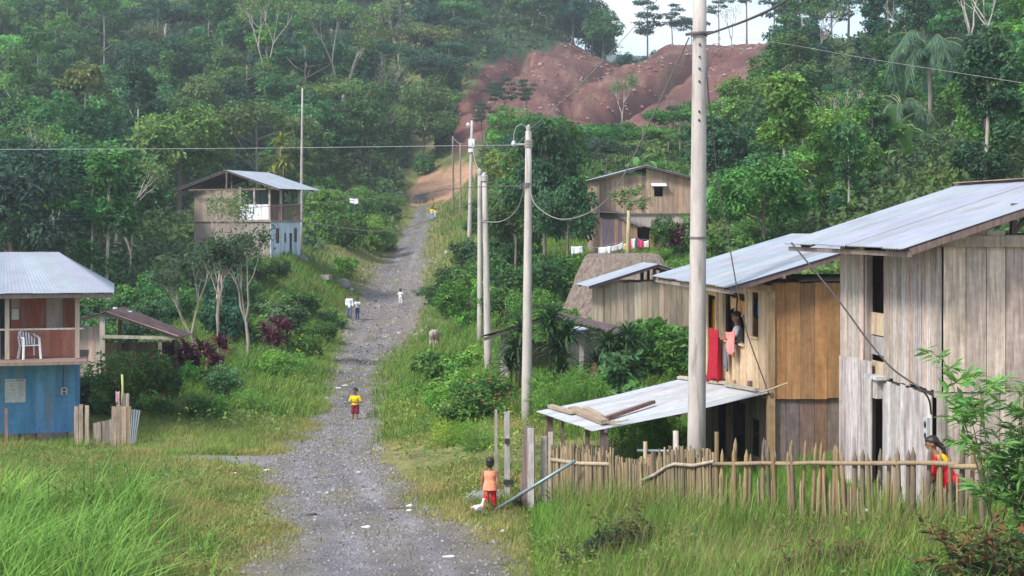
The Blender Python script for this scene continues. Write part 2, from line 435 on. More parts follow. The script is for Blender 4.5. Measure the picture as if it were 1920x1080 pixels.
# ------------------------------------------------------------------ carpentry helpers (house-local coordinates)
def jit(c, a=.14):
    k = 1+random.uniform(-a, a); return tuple(max(0, v*k*(1+random.uniform(-.04, .04))) for v in c)
def planks(mb, o, d, L, z0, z1, cols, openings=(), w=(.16, .24), th=.024, tj=.012, bj=.012, gap=.006, a=.14, ztop=None, n=None):
    """vertical boards along direction d from o; openings = (s0, s1, za, zb)"""
    ox, oy = o; dx, dy = d; nx, ny = n if n is not None else (dy, -dx)
    s = 0
    edges = sorted({0., L} | {e for q in openings for e in q[:2] if 0 < e < L})
    cuts = []
    for a0, b0 in zip(edges[:-1], edges[1:]):
        k = max(1, round((b0-a0)/random.uniform(*w))); ww = (b0-a0)/k
        pts = [a0]+[a0+ww*i+random.uniform(-.12, .12)*ww for i in range(1, k)]+[b0]
        cuts += list(zip(pts[:-1], pts[1:]))
    for s0, s1 in cuts:
        m = (s0+s1)/2; top = z1 if ztop is None else ztop(m)
        segs = [(z0+random.uniform(-bj, bj), top+random.uniform(-tj, tj))]
        for q in openings:
            if q[0]-1e-4 <= m <= q[1]+1e-4:
                ns = []
                for za, zb in segs:
                    if q[2] > za+.03: ns.append((za, min(zb, q[2])))
                    if q[3] < zb-.03: ns.append((max(za, q[3]), zb))
                segs = [g for g in ns if g[1]-g[0] > .02]
        c = jit(random.choice(cols), a); off = random.uniform(0, .014)
        g = gap*random.uniform(.3, 1.2)
        for za, zb in segs:
            p = []
            for z in (za, zb):
                for ss, t in ((s0+g/2, 0), (s1-g/2, 0), (s1-g/2, 1), (s0+g/2, 1)):
                    e = off+th if t == 0 else off
                    p.append((ox+dx*ss+nx*e, oy+dy*ss+ny*e, z))
            mb.hexa(p, c)
    return mb
def corr(mb, A, B, C, D, pitch=.09, amp=.011, sw=.8, col=(.5, .52, .56), jt=.075, thick=.006, sag=0):
    """corrugated sheets over quad A B C D: A->B along the eave, A->D up the slope"""
    A, B, C, D = [np.asarray(q, float) for q in (A, B, C, D)]
    Ln = np.linalg.norm(B-A); ns = max(1, round(Ln/sw)); nrm = np.cross(B-A, D-A); nrm /= np.linalg.norm(nrm)
    if nrm[2] < 0: nrm = -nrm
    for k in range(ns):
        per = max(4, int(Ln/ns/pitch*4)); c = jit(col, jt)
        lift = .004*(k % 2)+random.uniform(0, .003)
        t0, t1 = k/ns-(.03/Ln if k else 0), (k+1)/ns
        e0, e1 = random.uniform(-.02, .03)/max(.5, np.linalg.norm(D-A)), 0
        V = []; cols = []
        for lay in (0, 1):
            for v in (0-e0, .5, 1):
                for i in range(per+1):
                    t = t0+(t1-t0)*i/per
                    p = (A*(1-t)+B*t)*(1-v)+(D*(1-t)+C*t)*v
                    z = amp*math.sin(2*math.pi*t*Ln/pitch)+lift-lay*thick-sag*4*v*(1-v)
                    V.append(p+nrm*z)
        W = per+1; Fs = []
        for lay in (0, 1):
            for r in (0, 1):
                for i in range(per):
                    a = lay*3*W+r*W+i; q = [a, a+1, a+1+W, a+W]
                    Fs.append(q if lay == 0 else q[::-1])
        H = 3*W
        for i in range(per):
            Fs.append([i+1, i, i+H, i+1+H]); a = 2*W+i; Fs.append([a, a+1, a+1+H, a+H])
        for r in (0, 1):
            a = r*W; Fs.append([a, a+W, a+W+H, a+H]); a = r*W+per; Fs.append([a+W, a, a+H, a+W+H])
        mb.add(V, Fs, c)
    return mb
GREY = [(.46, .365, .31), (.42, .335, .285), (.50, .405, .345), (.37, .295, .255), (.48, .38, .315)]
PALE = [(.47, .42, .41), (.42, .375, .365), (.50, .45, .44), (.40, .35, .335)]
TAN = [(.52, .37, .235), (.50, .36, .23), (.55, .40, .26), (.47, .34, .21)]
ORNG = [(.40, .21, .095), (.36, .19, .085), (.42, .235, .11), (.38, .195, .085), (.48, .32, .15), (.32, .175, .085)]
DARKW = [(.20, .155, .135), (.17, .135, .12), (.25, .18, .14), (.27, .16, .11), (.21, .17, .16)]
BRN = [(.36, .28, .205), (.33, .26, .195), (.39, .31, .235), (.30, .235, .18), (.42, .34, .26)]
FAR = [(.38, .27, .19), (.34, .245, .175), (.41, .30, .21), (.30, .215, .16)]
ZN = (.285, .315, .365)
RZ = math.atan(400/F)                                     # the village street runs to column 560

# ------------------------------------------------------------------ the tall grey plank house at the right
def rescale(root, k):
    done = set()
    def go(o):
        for c in o.children:
            if c.data.name not in done: c.data.transform(Matrix.Scale(k, 4)); done.add(c.data.name)
            go(c)
    bpy.context.view_layer.update(); go(root)
def corner(px, Y): return (px-960)*Y/F, Y
def mk_meter(root, c, s, n, kind='grey'):
    mb = MB(); mb.box(c, s, 0, (.42, .43, .43))
    o = mb.build('electric_meter', M['plain'], root)
    d = np.array([n[0], n[1], 0.])
    cc = np.array(c)+d*(s[0] if abs(n[0]) > .5 else s[1])*.5
    m2 = MB(); m2.ellip(cc+np.array([0, 0, s[2]*.2])+d*.004, (s[0]*.28 if abs(n[1]) > .5 else .012, .012 if abs(n[1]) > .5 else s[1]*.28, s[2]*.16), col=(.03, .03, .04)); m2.build('dial', M['plastic'], o)
    m2 = MB(); m2.ellip(cc+np.array([0, 0, -s[2]*.28])+d*.004, (s[0]*.28 if abs(n[1]) > .5 else .012, .012 if abs(n[1]) > .5 else s[1]*.28, s[2]*.14), col=(.03, .03, .04)); m2.build('dial', M['plastic'], o)
    return o
x0, y0 = corner(1765, 23.08); g0 = 1.32
h = empty('plank_house', (x0, y0, g0), RZ, 'tall two storey grey plank house with zinc roof, nearest house at the right edge', 'house')
zt, zj = 5.85-g0, 3.59-g0          # wall top, storey joint
W_, D_ = 5.0, 4.25
mb = MB()
# street side (faces -x): boards along +y
planks(mb, (0, .0), (0, 1), D_, zj-.02, zt-.12, GREY+PALE[:2], openings=[(2.15, 3.15, .0, zt-.2)], w=(.14, .2), n=(-1, 0), bj=.03, tj=.03, a=.22, gap=.011)
mb.box((-.03, .06, (zt+zj)/2-.1), (.07, .12, zt-zj), 0, (.36, .31, .28))
mb.build('street_wall', M['wood'], h)
mb = MB()
planks(mb, (-.02, .25), (0, 1), 1.95, -.3, zj-.06, PALE, w=(.13, .2), n=(-1, 0), bj=.02, tj=.04, a=.2, gap=.012)
planks(mb, (-.02, 2.75), (0, 1), 1.5, -.3, zj+.18, PALE, w=(.14, .22), n=(-1, 0), bj=.02, tj=.02)
mb.build('lower_street_wall', M['wood'], h)
mb = MB()
planks(mb, (0.02, -.02), (1, 0), W_, zj-.02, zt+.02, GREY, w=(.24, .36), n=(0, -1), tj=.05, a=.17, gap=.016)
mb.build('gable_wall', M['wood'], h)
mb = MB()
planks(mb, (0.02, .0), (1, 0), W_, -.3, zj-.03, GREY+DARKW[:1], w=(.22, .34), n=(0, -1), tj=.015, gap=.02)
mb.box((-.02, -.035, (zj-.3)/2), (.1, .08, zj+.25), 0, (.33, .28, .25))
mb.build('lower_gable_wall', M['wood'], h)
mb = MB()
planks(mb, (0, D_), (1, 0), W_, -.3, zt, DARKW, n=(0, 1)); planks(mb, (W_, 0), (0, 1), D_, -.3, zt, DARKW, n=(1, 0))
mb.build('back_wall', M['wood'], h)
mb = MB()
mb.box((W_/2, D_/2, zj-.08), (W_-.1, D_-.1, .05), 0, (.2, .15, .12))
mb.box((1.1, D_/2, zj+1.1), (.03, D_-.2, 2.2), 0, (.12, .085, .07))
mb.build('floor', M['dark'], h)
mb = MB()
for za, zb, c in ((zj+.62, zj+.98, (.52, .40, .27)), (zj+.30, zj+.60, (.33, .31, .31)), (zj-.12, zj+.2, (.50, .39, .27))):
    mb.box((.06, 2.59, (za+zb)/2), (.025, .9, zb-za), 0, c)
mb.build('railing_board', M['fresh'], h)
mb = MB(); mb.box((.02, 3.02, zj+.9), (.1, .09, 2.0), 0, (.3, .25, .23)); mb.box((.02, 2.18, zj+.9), (.1, .08, 2.0), 0, (.36, .31, .28))
mb.box((.02, 2.9, .9), (.1, .1, 2.2), 0, (.24, .2, .18)); mb.build('door_post', M['wood'], h)
mb = MB(); mb.box((-.1, 2.35, zj-.02), (.2, .55, .05), 0, (.5, .5, .5)); mb.box((-.08, 2.3, zj-.2), (.14, .16, .3), 0, (.4, .36, .34)); mb.build('ledge', M['wood'], h)
er, rr = -.78-.02, 2.45            # eave x, ridge x
ze, zr = 5.66-g0, 6.70-g0
mb = MB()
corr(mb, (er, -.6, ze), (er, D_+.75, ze), (rr, D_+.75, zr), (rr, -.6, zr), col=ZN)
corr(mb, (W_+.75, D_+.75, ze), (W_+.75, -.6, ze), (rr, -.6, zr+.004), (rr, D_+.75, zr+.004), col=ZN)
mb.build('roof', M['zinc'], h)
mb = MB(); mb.beam((rr, -.62, zr+.03), (rr, D_+.75, zr+.03), .3, .014, (.36, .24, .2)); mb.build('ridge_cap', M['rust'], h)
mb = MB()
for y in (-.56, -.03, D_/2, D_+.05):
    mb.beam((er+.1, y, ze-.05), (rr, y, zr-.06), .05, .1, (.16, .11, .1)); mb.beam((W_+.7, y, ze-.05), (rr, y, zr-.06), .05, .1, (.16, .11, .1))
for k in range(5):
    t = k/4; mb.beam((er+.1+(rr-er-.1)*t, -.58, ze-.09+(zr-ze)*t), (er+.1+(rr-er-.1)*t, D_+.7, ze-.09+(zr-ze)*t), .05, .07, (.2, .15, .13))
mb.beam((-.05, -.12, zt-.1), (1.5, -.12, zt-.1), .06, .16, (.33, .27, .21))
for xx in (1.1, 2.2): mb.beam((xx, .02, zt), (xx+.02, .02, zt+.45), .08, .08, (.13, .1, .09)); mb.beam((xx, .05, zt+.0), (xx+.45, .05, zt+.5), .06, .06, (.13, .1, .09))
mb.box((-.08, D_/2, zt-.1), (.1, D_+.4, .12), 0, (.16, .12, .11)); mb.build('rafters', M['wood'], h)
mk_meter(h, (-.07, .34, 3.0-g0-.0), (.07, .15, .34), (-1, 0))
rescale(h, 1.1005); h.location = (*corner(1765, 25.4), ZC+(1.32-ZC)*1.1005)
HOUSE_R = h

# ------------------------------------------------------------------ the tan and orange house
KM = 1.177
x0, y0 = corner(1445, 29.1); g0 = .82
h = empty('plank_house', (x0, y0, g0), RZ, 'two storey tan and orange board house with a girl in its window', 'house')
zt, zj = 4.91-g0, 2.86-g0
W_, D_ = 5.0, 5.3
mb = MB()
planks(mb, (0, 0), (0, 1), D_, zj-.05, zt-.06, TAN, openings=[(1.6, 3.05, 3.68-g0, 4.65-g0), (.7, 1.1, 3.88-g0, 4.72-g0), (3.62, 4.42, .0, 4.52-g0)], w=(.16, .24), n=(-1, 0), a=.07)
mb.build('street_wall', M['fresh'], h)
mb = MB(); planks(mb, (0, 0), (1, 0), W_, zj-.05, zt+.02, ORNG, w=(.2, .3), n=(0, -1), a=.2, gap=.007); mb.build('gable_wall', M['fresh'], h)
mb = MB(); planks(mb, (.03, .06), (1, 0), W_, -.3, zj-.06, DARKW+ORNG[:1], w=(.2, .32), n=(0, -1), gap=.012, a=.22); mb.build('lower_gable_wall', M['wood'], h)
mb = MB(); planks(mb, (.05, .06), (0, 1), D_, -.3, zj-.06, DARKW, openings=[(3.1, 3.7, 0, 1.75), (1.7, 2.6, 0, 1.7), (.75, 1.2, .8, 1.5)], n=(-1, 0), gap=.012, a=.2); mb.build('lower_street_wall', M['wood'], h)
mb = MB(); planks(mb, (0, D_), (1, 0), W_, -.3, zt, DARKW, n=(0, 1)); planks(mb, (W_, 0), (0, 1), D_, -.3, zt, DARKW, n=(1, 0)); mb.build('back_wall', M['wood'], h)
mb = MB(); mb.box((W_/2, D_/2, zj-.06), (W_-.15, D_-.15, .05), 0, (.3, .2, .13)); mb.box((1.7, D_/2, zj+1), (.03, D_-.2, 2.0), 0, (.20, .12, .08)); mb.box((1., 3.25, zj+1), (1.6, .03, 2.0), 0, (.30, .17, .10)); mb.build('floor', M['dark'], h)
mb = MB()
for y in (3.08, 3.58): mb.box((-.05, y, (zj+zt)/2-.03), (.06, .1, zt-zj-.1), 0, (.5, .37, .24))
mb.box((-.045, 2.33, 3.67-g0), (.08, 1.5, .035), 0, (.56, .42, .28)); mb.box((-.04, .9, 3.87-g0), (.07, .46, .03), 0, (.53, .39, .25)); mb.build('window_frame', M['fresh'], h)
mb = MB(); mb.box((0, -.0, zt/2-.1), (.13, .13, zt-.05), 0, (.42, .28, .16)); mb.build('corner_post', M['fresh'], h)
er, rr = -.93, 2.2; ze, zr = 4.87-g0, 5.78-g0
mb = MB()
corr(mb, (er, -.45, ze), (er, D_+.45, ze), (rr, D_+.45, zr), (rr, -.45, zr), col=ZN)
corr(mb, (W_+.6, D_+.45, ze), (W_+.6, -.45, ze), (rr, -.45, zr+.004), (rr, D_+.45, zr+.004), col=ZN)
mb.build('roof', M['zinc'], h)
mb = MB()
for y in (-.4, -.02, D_/2, D_): mb.beam((er+.06, y, ze-.05), (rr, y, zr-.06), .05, .1, (.17, .12, .12)); mb.beam((W_+.5, y, ze-.05), (rr, y, zr-.06), .05, .1, (.17, .12, .12))
for k in range(4): mb.beam((er+.1+.95*k, -.43, ze-.09+.276*k), (er+.1+.95*k, D_+.4, ze-.09+.276*k), .05, .07, (.3, .24, .2))
mb.box((-.06, D_/2, zt-.08), (.09, D_+.3, .12), 0, (.4, .28, .18))
mb.beam((2.0, .05, zt), (2.05, .05, zt+.75), .1, .1, (.12, .09, .08)); mb.beam((2.1, .08, zt+.05), (3.0, .08, zt+.45), .12, .12, (.12, .09, .08)); mb.beam((2.2, .06, zt+.55), (3.2, .06, zt+.25), .07, .07, (.12, .09, .08)); mb.build('rafters', M['wood'], h)
mb = MB()
for k in range(12): mb.beam((.5+random.uniform(0, .5), .1+.12*k, zt+.05+.015*(k % 3)), (2.0+random.uniform(-.4, .4), .12+.12*k, zt+.06+.02*(k % 4)), .1, .03, jit((.24, .2, .18), .3))
ts = tag(mb.build('timber_stack', M['wood'], None), 'loose boards stored in the open loft of the tan and orange house', 'timber'); ts.data.transform(Matrix.Scale(KM, 4))
mk_meter(h, (-.01, .25, 1.05), (.07, .13, .3), (-1, 0))
rescale(h, KM); h.location = (*corner(1445, 34.3), ZC+(.82-ZC)*KM)
ts.location = h.location; ts.rotation_euler = h.rotation_euler
HOUSE_M = h
def HM(x, y, z):                               # local -> world on this house
    a, b = math.cos(RZ), math.sin(RZ); o = HOUSE_M.location
    x, y, z = x*KM, y*KM, z*KM
    return np.array([o[0]+x*a-y*b, o[1]+x*b+y*a, o[2]+z])
# clothes hung in and on the street wall
def cloth(name, pts_top, drop, label, cat, col, n=8, amp=.05, nrm=(-1, -.1, 0), rag=.06, group=None, taper=1., th=.012, seed=0):
    """a hanging cloth with folds: solid, thin"""
    rs = np.random.default_rng(seed+5)
    a, b = [np.asarray(p, float) for p in pts_top]; nrm = np.asarray(nrm, float)
    nu, nv = 14, n; ph = rs.uniform(0, 6); V = []
    for lay in (0, 1):
        for j in range(nv+1):
            v = j/nv
            for i in range(nu+1):
                u = i/nu; k = .5+(u-.5)*(1+(taper-1)*v)
                p = a*(1-k)+b*k
                f = amp*(.3+.7*v)*(math.sin(u*11+ph)+.5*math.sin(u*23+ph*2+v*2))
                dz = -drop*v-(rag*v*math.sin(u*5+ph)+.03*math.sin(math.pi*u)*(1-v))
                V.append(p+nrm*(f+lay*th)+np.array([0, 0, dz]))
    W = nu+1; H = (nv+1)*W; Fs = []
    for j in range(nv):
        for i in range(nu):
            q = j*W+i; Fs.append([q, q+1, q+1+W, q+W]); Fs.append([q+H, q+W+H, q+1+W+H, q+1+H])
    for i in range(nu): Fs.append([i, i+H, i+1+H, i+1]); q = nv*W+i; Fs.append([q, q+1, q+1+H, q+H])
    for j in range(nv): q = j*W; Fs.append([q, q+W, q+W+H, q+H]); q = j*W+nu; Fs.append([q, q+H, q+W+H, q+W])
    mb = MB(); mb.add(V, Fs, col)
    return tag(mb.build(name, M['cloth'], None, True), label, cat, group)
cloth('blanket', (HM(-.2, 2.9, 3.88-.82), HM(-.2, 3.55, 3.9-.82)), 1.25, 'red blanket hanging outside the door beside the thick concrete pole', 'blanket', (.36, .012, .03), amp=.09, seed=1, n=12)
cloth('curtain', (HM(.12, 3.98, 3.62), HM(.12, 4.6, 3.62)), 1.4, 'yellow curtain in the doorway above the red blanket', 'curtain', (.55, .30, .02), amp=.04, seed=2)
cloth('shirt', (HM(.1, 2.62, 3.72), HM(.1, 3.04, 3.74)), .3, 'cream and red clothes hanging high in the window opening', 'clothes', (.62, .42, .22), amp=.05, seed=3)
cloth('shirt', (HM(.1, 2.0, 3.68), HM(.1, 2.5, 3.72)), .36, 'orange shirt hanging above the girl in the window', 'clothes', (.62, .28, .10), amp=.05, seed=4)
cloth('shirt', (HM(.1, 1.08, 3.78), HM(.1, 1.5, 3.78)), .4, 'blue cloth hanging in the narrow window slot', 'clothes', (.03, .10, .42), amp=.03, seed=5)
cloth('trousers', (HM(-.14, 2.42, 2.78), HM(-.14, 2.72, 2.78)), .55, 'grey trousers draped over the window sill below the pink cloth', 'clothes', (.14, .15, .19), amp=.03, seed=6)

# lean-to of zinc in front of it
A = P(1005, 772, 40.5); B = P(1112, 808, 33.85); C = P(1447, 735, 34.2); D = P(1274, 712, 41.1)
base = np.array([A[0], A[1]-.5, G(A[0], A[1])])
lt = empty('lean_to_shed', base, 0, 'low lean-to with a rough worn zinc roof on dark posts behind the cane fence', 'shed')
mb = MB(); corr(mb, B-base, A-base, D-base, C-base, col=(.46, .465, .50), jt=.12, amp=.012, pitch=.11, sag=.04); mb.build('roof', M['zinc_old'], lt)
for t, w in ((.05, .16), (.30, .08), (.72, .1), (.97, .17)):
    q = A*(1-t)+B*t+np.array([.28, 0, 0]); mb = MB(); mb.beam((q[0]-base[0], q[1]-base[1], G(q[0], q[1])-base[2]-.2), (q[0]-base[0], q[1]-base[1], q[2]-base[2]+.03), w, w, (.15, .105, .095)); mb.build('post', M['wood'], lt)
mb = MB(); mb.beam(A+(.28, 0, -.0)-base, B+(.28, 0, -.0)-base, .07, .08, (.16, .11, .1)); mb.beam(D-base-(0, 0, .06), C-base-(0, 0, .06), .07, .08, (.16, .11, .1)); mb.beam((A+D)/2-base-(0, 0, .1), (B+C)/2-base-(0, 0, .1), .07, .07, (.16, .11, .1)); mb.build('beams', M['wood'], lt)
def roofpt(px, py):                            # point on the lean-to roof under a photo pixel
    best = None
    for i in range(41):
        for j in range(41):
            s, t = i/40, j/40; q = (A*(1-t)+B*t)*(1-s)+(D*(1-t)+C*t)*s
            e = (960+q[0]*F/q[1]-px)**2+(HZ+(ZC-q[2])*F/q[1]-py)**2
            if best is None or e < best[0]: best = (e, q)
    return best[1]
for k, (a, b, w, c, lab) in enumerate((
    ((1032, 762), (1076, 778), .15, (.36, .29, .21), 'short grey timber at the lower left corner of the lean-to roof'),
    ((1074, 771), (1134, 799), .2, (.33, .25, .18), 'thick weathered board lying along the low edge of the lean-to roof'),
    ((1100, 772), (1128, 788), .14, (.37, .28, .2), 'short split log in the middle of the boards on the lean-to roof'),
    ((1132, 793), (1224, 761), .17, (.20, .12, .10), 'long dark red board lying diagonally on the lean-to roof'),
    ((1136, 796), (1168, 803), .07, (.28, .2, .16), 'thin stick near the front corner of the lean-to roof'),
    ((1144, 804), (1182, 805), .06, (.45, .35, .23), 'pale stick poking out past the front corner of the lean-to roof'),
    ((1271, 708), (1325, 717), .12, (.45, .40, .33), 'pale plank along the upper edge of the lean-to roof behind the pole'),
    ((1326, 719), (1374, 723), .12, (.42, .36, .28), 'pale plank along the upper edge of the lean-to roof right of the pole'),
    ((1362, 727), (1420, 736), .12, (.38, .33, .27), 'grey plank at the upper front corner of the lean-to roof'))):
    p, q = roofpt(*a), roofpt(*b); up = np.array([-.17, 0, 1.])
    mb = MB(); mb.beam(p+up*.065, q+up*.075, w, w*.5, c, up=up, taper=.85); o = mb.build('board', M['wood'], None)
    tag(o, lab, 'board', 'timber weighing down the lean-to roof')
q = roofpt(1408, 724); mb = MB(); mb.box(q+(0, 0, .1), (.11, .11, .17), .3, (.17, .12, .11)); tag(mb.build('wood_block', M['wood'], None), 'small dark wood block on the top corner of the lean-to roof', 'block', 'timber weighing down the lean-to roof')
mb = MB(); a_, b_ = P(1424, 737, 34.0), P(1477, 718, 33.5); mb.tube([a_, b_], .017, 6, (.42, .33, .22)); tag(mb.build('pole_stick', M['wood'], None), 'thin pale stick jutting out in front of the orange gable wall', 'stick')

# ------------------------------------------------------------------ brown plank house behind the bushes
x0, y0 = corner(1133, 60); g0 = 1.0
h = empty('plank_house', (x0, y0, g0), RZ, 'low brown plank house with a thin zinc roof, below the thatched hut', 'house')
zt, zj = 3.82-g0, 2.16-g0
mb = MB(); planks(mb, (0, 0), (1, 0), 4.4, zj, zt, BRN, w=(.19, .24), n=(0, -1), tj=.03, bj=.02, gap=.018, a=.18); mb.build('front_wall', M['wood_far'], h)
mb = MB(); planks(mb, (0, .05), (0, 1), 2.4, zj, zt-.05, BRN, w=(.18, .24), n=(-1, 0), gap=.02); planks(mb, (0, 2.4), (1, 0), 4.4, zj-.8, zt, DARKW, n=(0, 1)); mb.build('side_wall', M['wood_far'], h)
mb = MB(); planks(mb, (.05, .15), (1, 0), 4.3, -.4, zj-.04, DARKW+BRN, w=(.2, .3), n=(0, -1), a=.2); mb.box((2.2, -.04, zj-.02), (4.5, .07, .07), 0, (.2, .16, .13)); mb.build('lower_wall', M['wood_far'], h)
mb = MB(); zr, ze = 4.5-g0, 3.68-g0
corr(mb, (-.72, -.5, ze), (-.72, 2.2, ze), (1.95, 2.2, zr), (1.95, -.5, zr), col=ZN); corr(mb, (3.9, 2.2, ze+.2), (3.9, -.5, ze+.2), (1.95, -.5, zr+.004), (1.95, 2.2, zr+.004), col=(.3, .3, .33)); mb.build('roof', M['zinc'], h)
mb = MB()
for y in (-.4, 1.8): mb.beam((-.65, y, ze-.06), (1.95, y, zr-.07), .06, .1, (.14, .1, .1)); mb.beam((3.8, y, ze+.14), (1.95, y, zr-.07), .06, .1, (.14, .1, .1)); mb.beam((1.9, y+.3, zt), (1.9, y+.3, zr-.1), .12, .12, (.1, .08, .07)); mb.beam((2.15, y+.3, zt), (2.15, y+.3, zr-.1), .1, .1, (.1, .08, .07))
mb.build('rafters', M['wood_far'], h)

# thatched hut
Yh = 69; c0 = np.array([(1168-960)*Yh/F, Yh, 0]); c0[2] = G(c0[0], Yh)
h = empty('thatched_hut', c0, .05, 'steep brown thatched hut roof between the dark tree and the brown plank house', 'hut')
mb = MB(); zr, ze = 4.72-c0[2], 1.75-c0[2]
nx_, ny_ = 64, 18; Vt = []
prof = [(ze, 1.0), (ze+.5, .86), (ze+1.2, .66), (ze+2.0, .45), (zr-.2, .2), (zr, .06)]
for j in range(19):
    v = j/18; zz = np.interp(v, np.linspace(0, 1, 6), [p[0] for p in prof]); sc = np.interp(v, np.linspace(0, 1, 6), [p[1] for p in prof])
    for k in range(96):
        a = 2*math.pi*k/96; cx_, sy_ = math.cos(a), math.sin(a)
        ex = np.sign(cx_)*abs(cx_)**.55; ey = np.sign(sy_)*abs(sy_)**.7
        r = 1+.02*math.sin(k*7.3+j)+random.uniform(-.018, .018)
        Vt.append(((1.4+1.35*sc)*ex*r, 2.3*sc*ey*r, zz+random.uniform(-.03, .03)-(.12*random.random() if j == 0 else 0)))
Ft = [[j*96+k, j*96+(k+1) % 96, (j+1)*96+(k+1) % 96, (j+1)*96+k] for j in range(18) for k in range(96)]
Ft.append([18*96+k for k in range(96)]); Ft.append(list(range(95, -1, -1)))
mb.add(Vt, Ft, (.19, .15, .125)); mb.build('thatch_roof', M['thatch'], h)
mb = MB(); planks(mb, (-2.2, -1.5), (1, 0), 4.4, -.3, ze+.3, BRN, n=(0, -1)); planks(mb, (-2.2, -1.5), (0, 1), 3, -.3, ze+.3, BRN, n=(-1, 0)); planks(mb, (2.2, -1.5), (0, 1), 3, -.3, ze+.3, BRN, n=(1, 0)); mb.build('wall', M['wood_far'], h)

# hut with the dark rusty roof, in front
x0, y0 = corner(945, 54); g0 = G(x0, y0)
h = empty('shack', (x0, y0, g0), 0, 'small grey shack with a dark rusty roof among the dracaenas behind the tall pole', 'shed')
q = lambda px, py, Y: P(px, py, Y)-np.array([x0, y0, g0])
mb = MB(); corr(mb, q(902, 630, 53), q(948, 628, 57), q(1046, 585, 57), q(1030, 590, 53), col=(.13, .085, .09), jt=.15); corr(mb, q(1185, 618, 57), q(1172, 628, 53), q(1030, 590, 53)+(0, 0, .004), q(1046, 585, 57)+(0, 0, .004), col=(.12, .08, .085), jt=.15); mb.build('roof', M['rust'], h)
for px, Y in ((945, 54), (1090, 53.6)):
    mb = MB(); mb.beam(q(px, 760, Y), q(px, 622 if px < 1000 else 610, Y), .24 if px < 1000 else .14, .2, (.40, .36, .32)); mb.build('post', M['wood_far'], h)
mb = MB(); mb.beam(q(905, 637, 53.2), q(1030, 597, 53.2), .06, .1, (.3, .24, .2)); mb.beam(q(1030, 597, 53.2), q(1165, 633, 53.2), .06, .1, (.16, .11, .1)); mb.build('rafters', M['wood_far'], h)
mb = MB(); planks(mb, q(1062, 640, 54.5)[:2], (1, 0), 1.55, -.3, q(0, 626, 54.5)[2], GREY+PALE, openings=[(1.05, 1.3, .9, 1.35)], n=(0, -1), a=.1); mb.build('wall', M['wood_far'], h); mb = MB(); planks(mb, q(950, 640, 57)[:2], (1, 0), 3.9, -.3, q(0, 640, 57)[2], DARKW, n=(0, 1)); mb.build('wall', M['wood_far'], h)
mb = MB(); a_ = q(1083, 618, 53.3); mb.lathe(a_, [(0, .42), (.05, .43), (.11, .3), (.13, .05)], 14, 1, .7, (.62, .64, .75)); mb.lathe(a_-(0, 0, .13), [(0, .38), (.128, .4)], 14, 1, .7, (.05, .05, .16)); mb.build('water_tank', M['plastic'], h)

# ------------------------------------------------------------------ the plank house up the slope
x0, y0 = corner(1126, 94); g0 = 4.25
h = empty('plank_house', (x0, y0, g0), RZ*.6, 'tall weathered plank house up the slope behind the papaya tree, with a small white-hooded window', 'house')
zt, zj, zr = 8.75-g0, 6.62-g0, 9.42-g0; W_ = 5.5
gab = lambda s: zt-.05+(zr-zt)*(1-abs(s-W_*.47)/(W_*.53))-.06
mb = MB(); planks(mb, (0, 0), (1, 0), W_, zj, zt, FAR, openings=[(3.18, 3.68, 7.62-g0, 8.25-g0), (1.4, 2.7, 8.85-g0, 9.4-g0)], w=(.22, .34), n=(0, -1), ztop=gab, gap=.02, a=.16); mb.build('gable_wall', M['wood_far'], h)
mb = MB(); planks(mb, (0, .05), (1, 0), W_, -.4, zj-.03, [(.36, .32, .29), (.33, .29, .27), (.38, .34, .30)], w=(.4, .7), n=(0, -1), a=.12); mb.box((W_/2, -.05, zj-.02), (W_+.1, .08, .08), 0, (.16, .13, .11)); mb.build('lower_wall', M['wood_far'], h)
mb = MB(); planks(mb, (0, 0), (0, 1), 6, -.4, zt, FAR, n=(-1, 0)); planks(mb, (W_, 0), (0, 1), 6, -.4, zt, FAR, n=(1, 0)); planks(mb, (0, 6), (1, 0), W_, -.4, zt, DARKW, n=(0, 1)); mb.box((W_/2, 3, zj), (W_-.1, 5.9, .06), 0, (.1, .08, .07)); mb.build('side_wall', M['wood_far'], h)
mb = MB(); xm = W_*.47; ov = .35
corr(mb, (-ov, -.5, zt-.1), (-ov, 6.3, zt-.1), (xm, 6.3, zr+.02), (xm, -.5, zr+.02), col=(.34, .35, .38)); corr(mb, (W_+ov, 6.3, zt-.1), (W_+ov, -.5, zt-.1), (xm, -.5, zr+.024), (xm, 6.3, zr+.024), col=(.36, .37, .4)); mb.build('roof', M['zinc_old'], h)
mb = MB()
for a_, b_ in (((-ov, zt-.16), (xm, zr-.05)), ((W_+ov, zt-.16), (xm, zr-.05))): mb.beam((a_[0], -.45, a_[1]), (b_[0], -.45, b_[1]), .05, .11, (.1, .08, .08))
mb.build('rafters', M['wood_far'], h)
mb = MB(); mb.hexa([(3.0, -.38, 8.22-g0), (3.86, -.38, 8.22-g0), (3.86, -.03, 8.26-g0), (3.0, -.03, 8.26-g0), (2.98, -.38, 8.25-g0), (3.88, -.38, 8.25-g0), (3.88, -.03, 8.4-g0), (2.98, -.03, 8.4-g0)], (.72, .74, .8)); mb.build('window_hood', M['plain'], h)
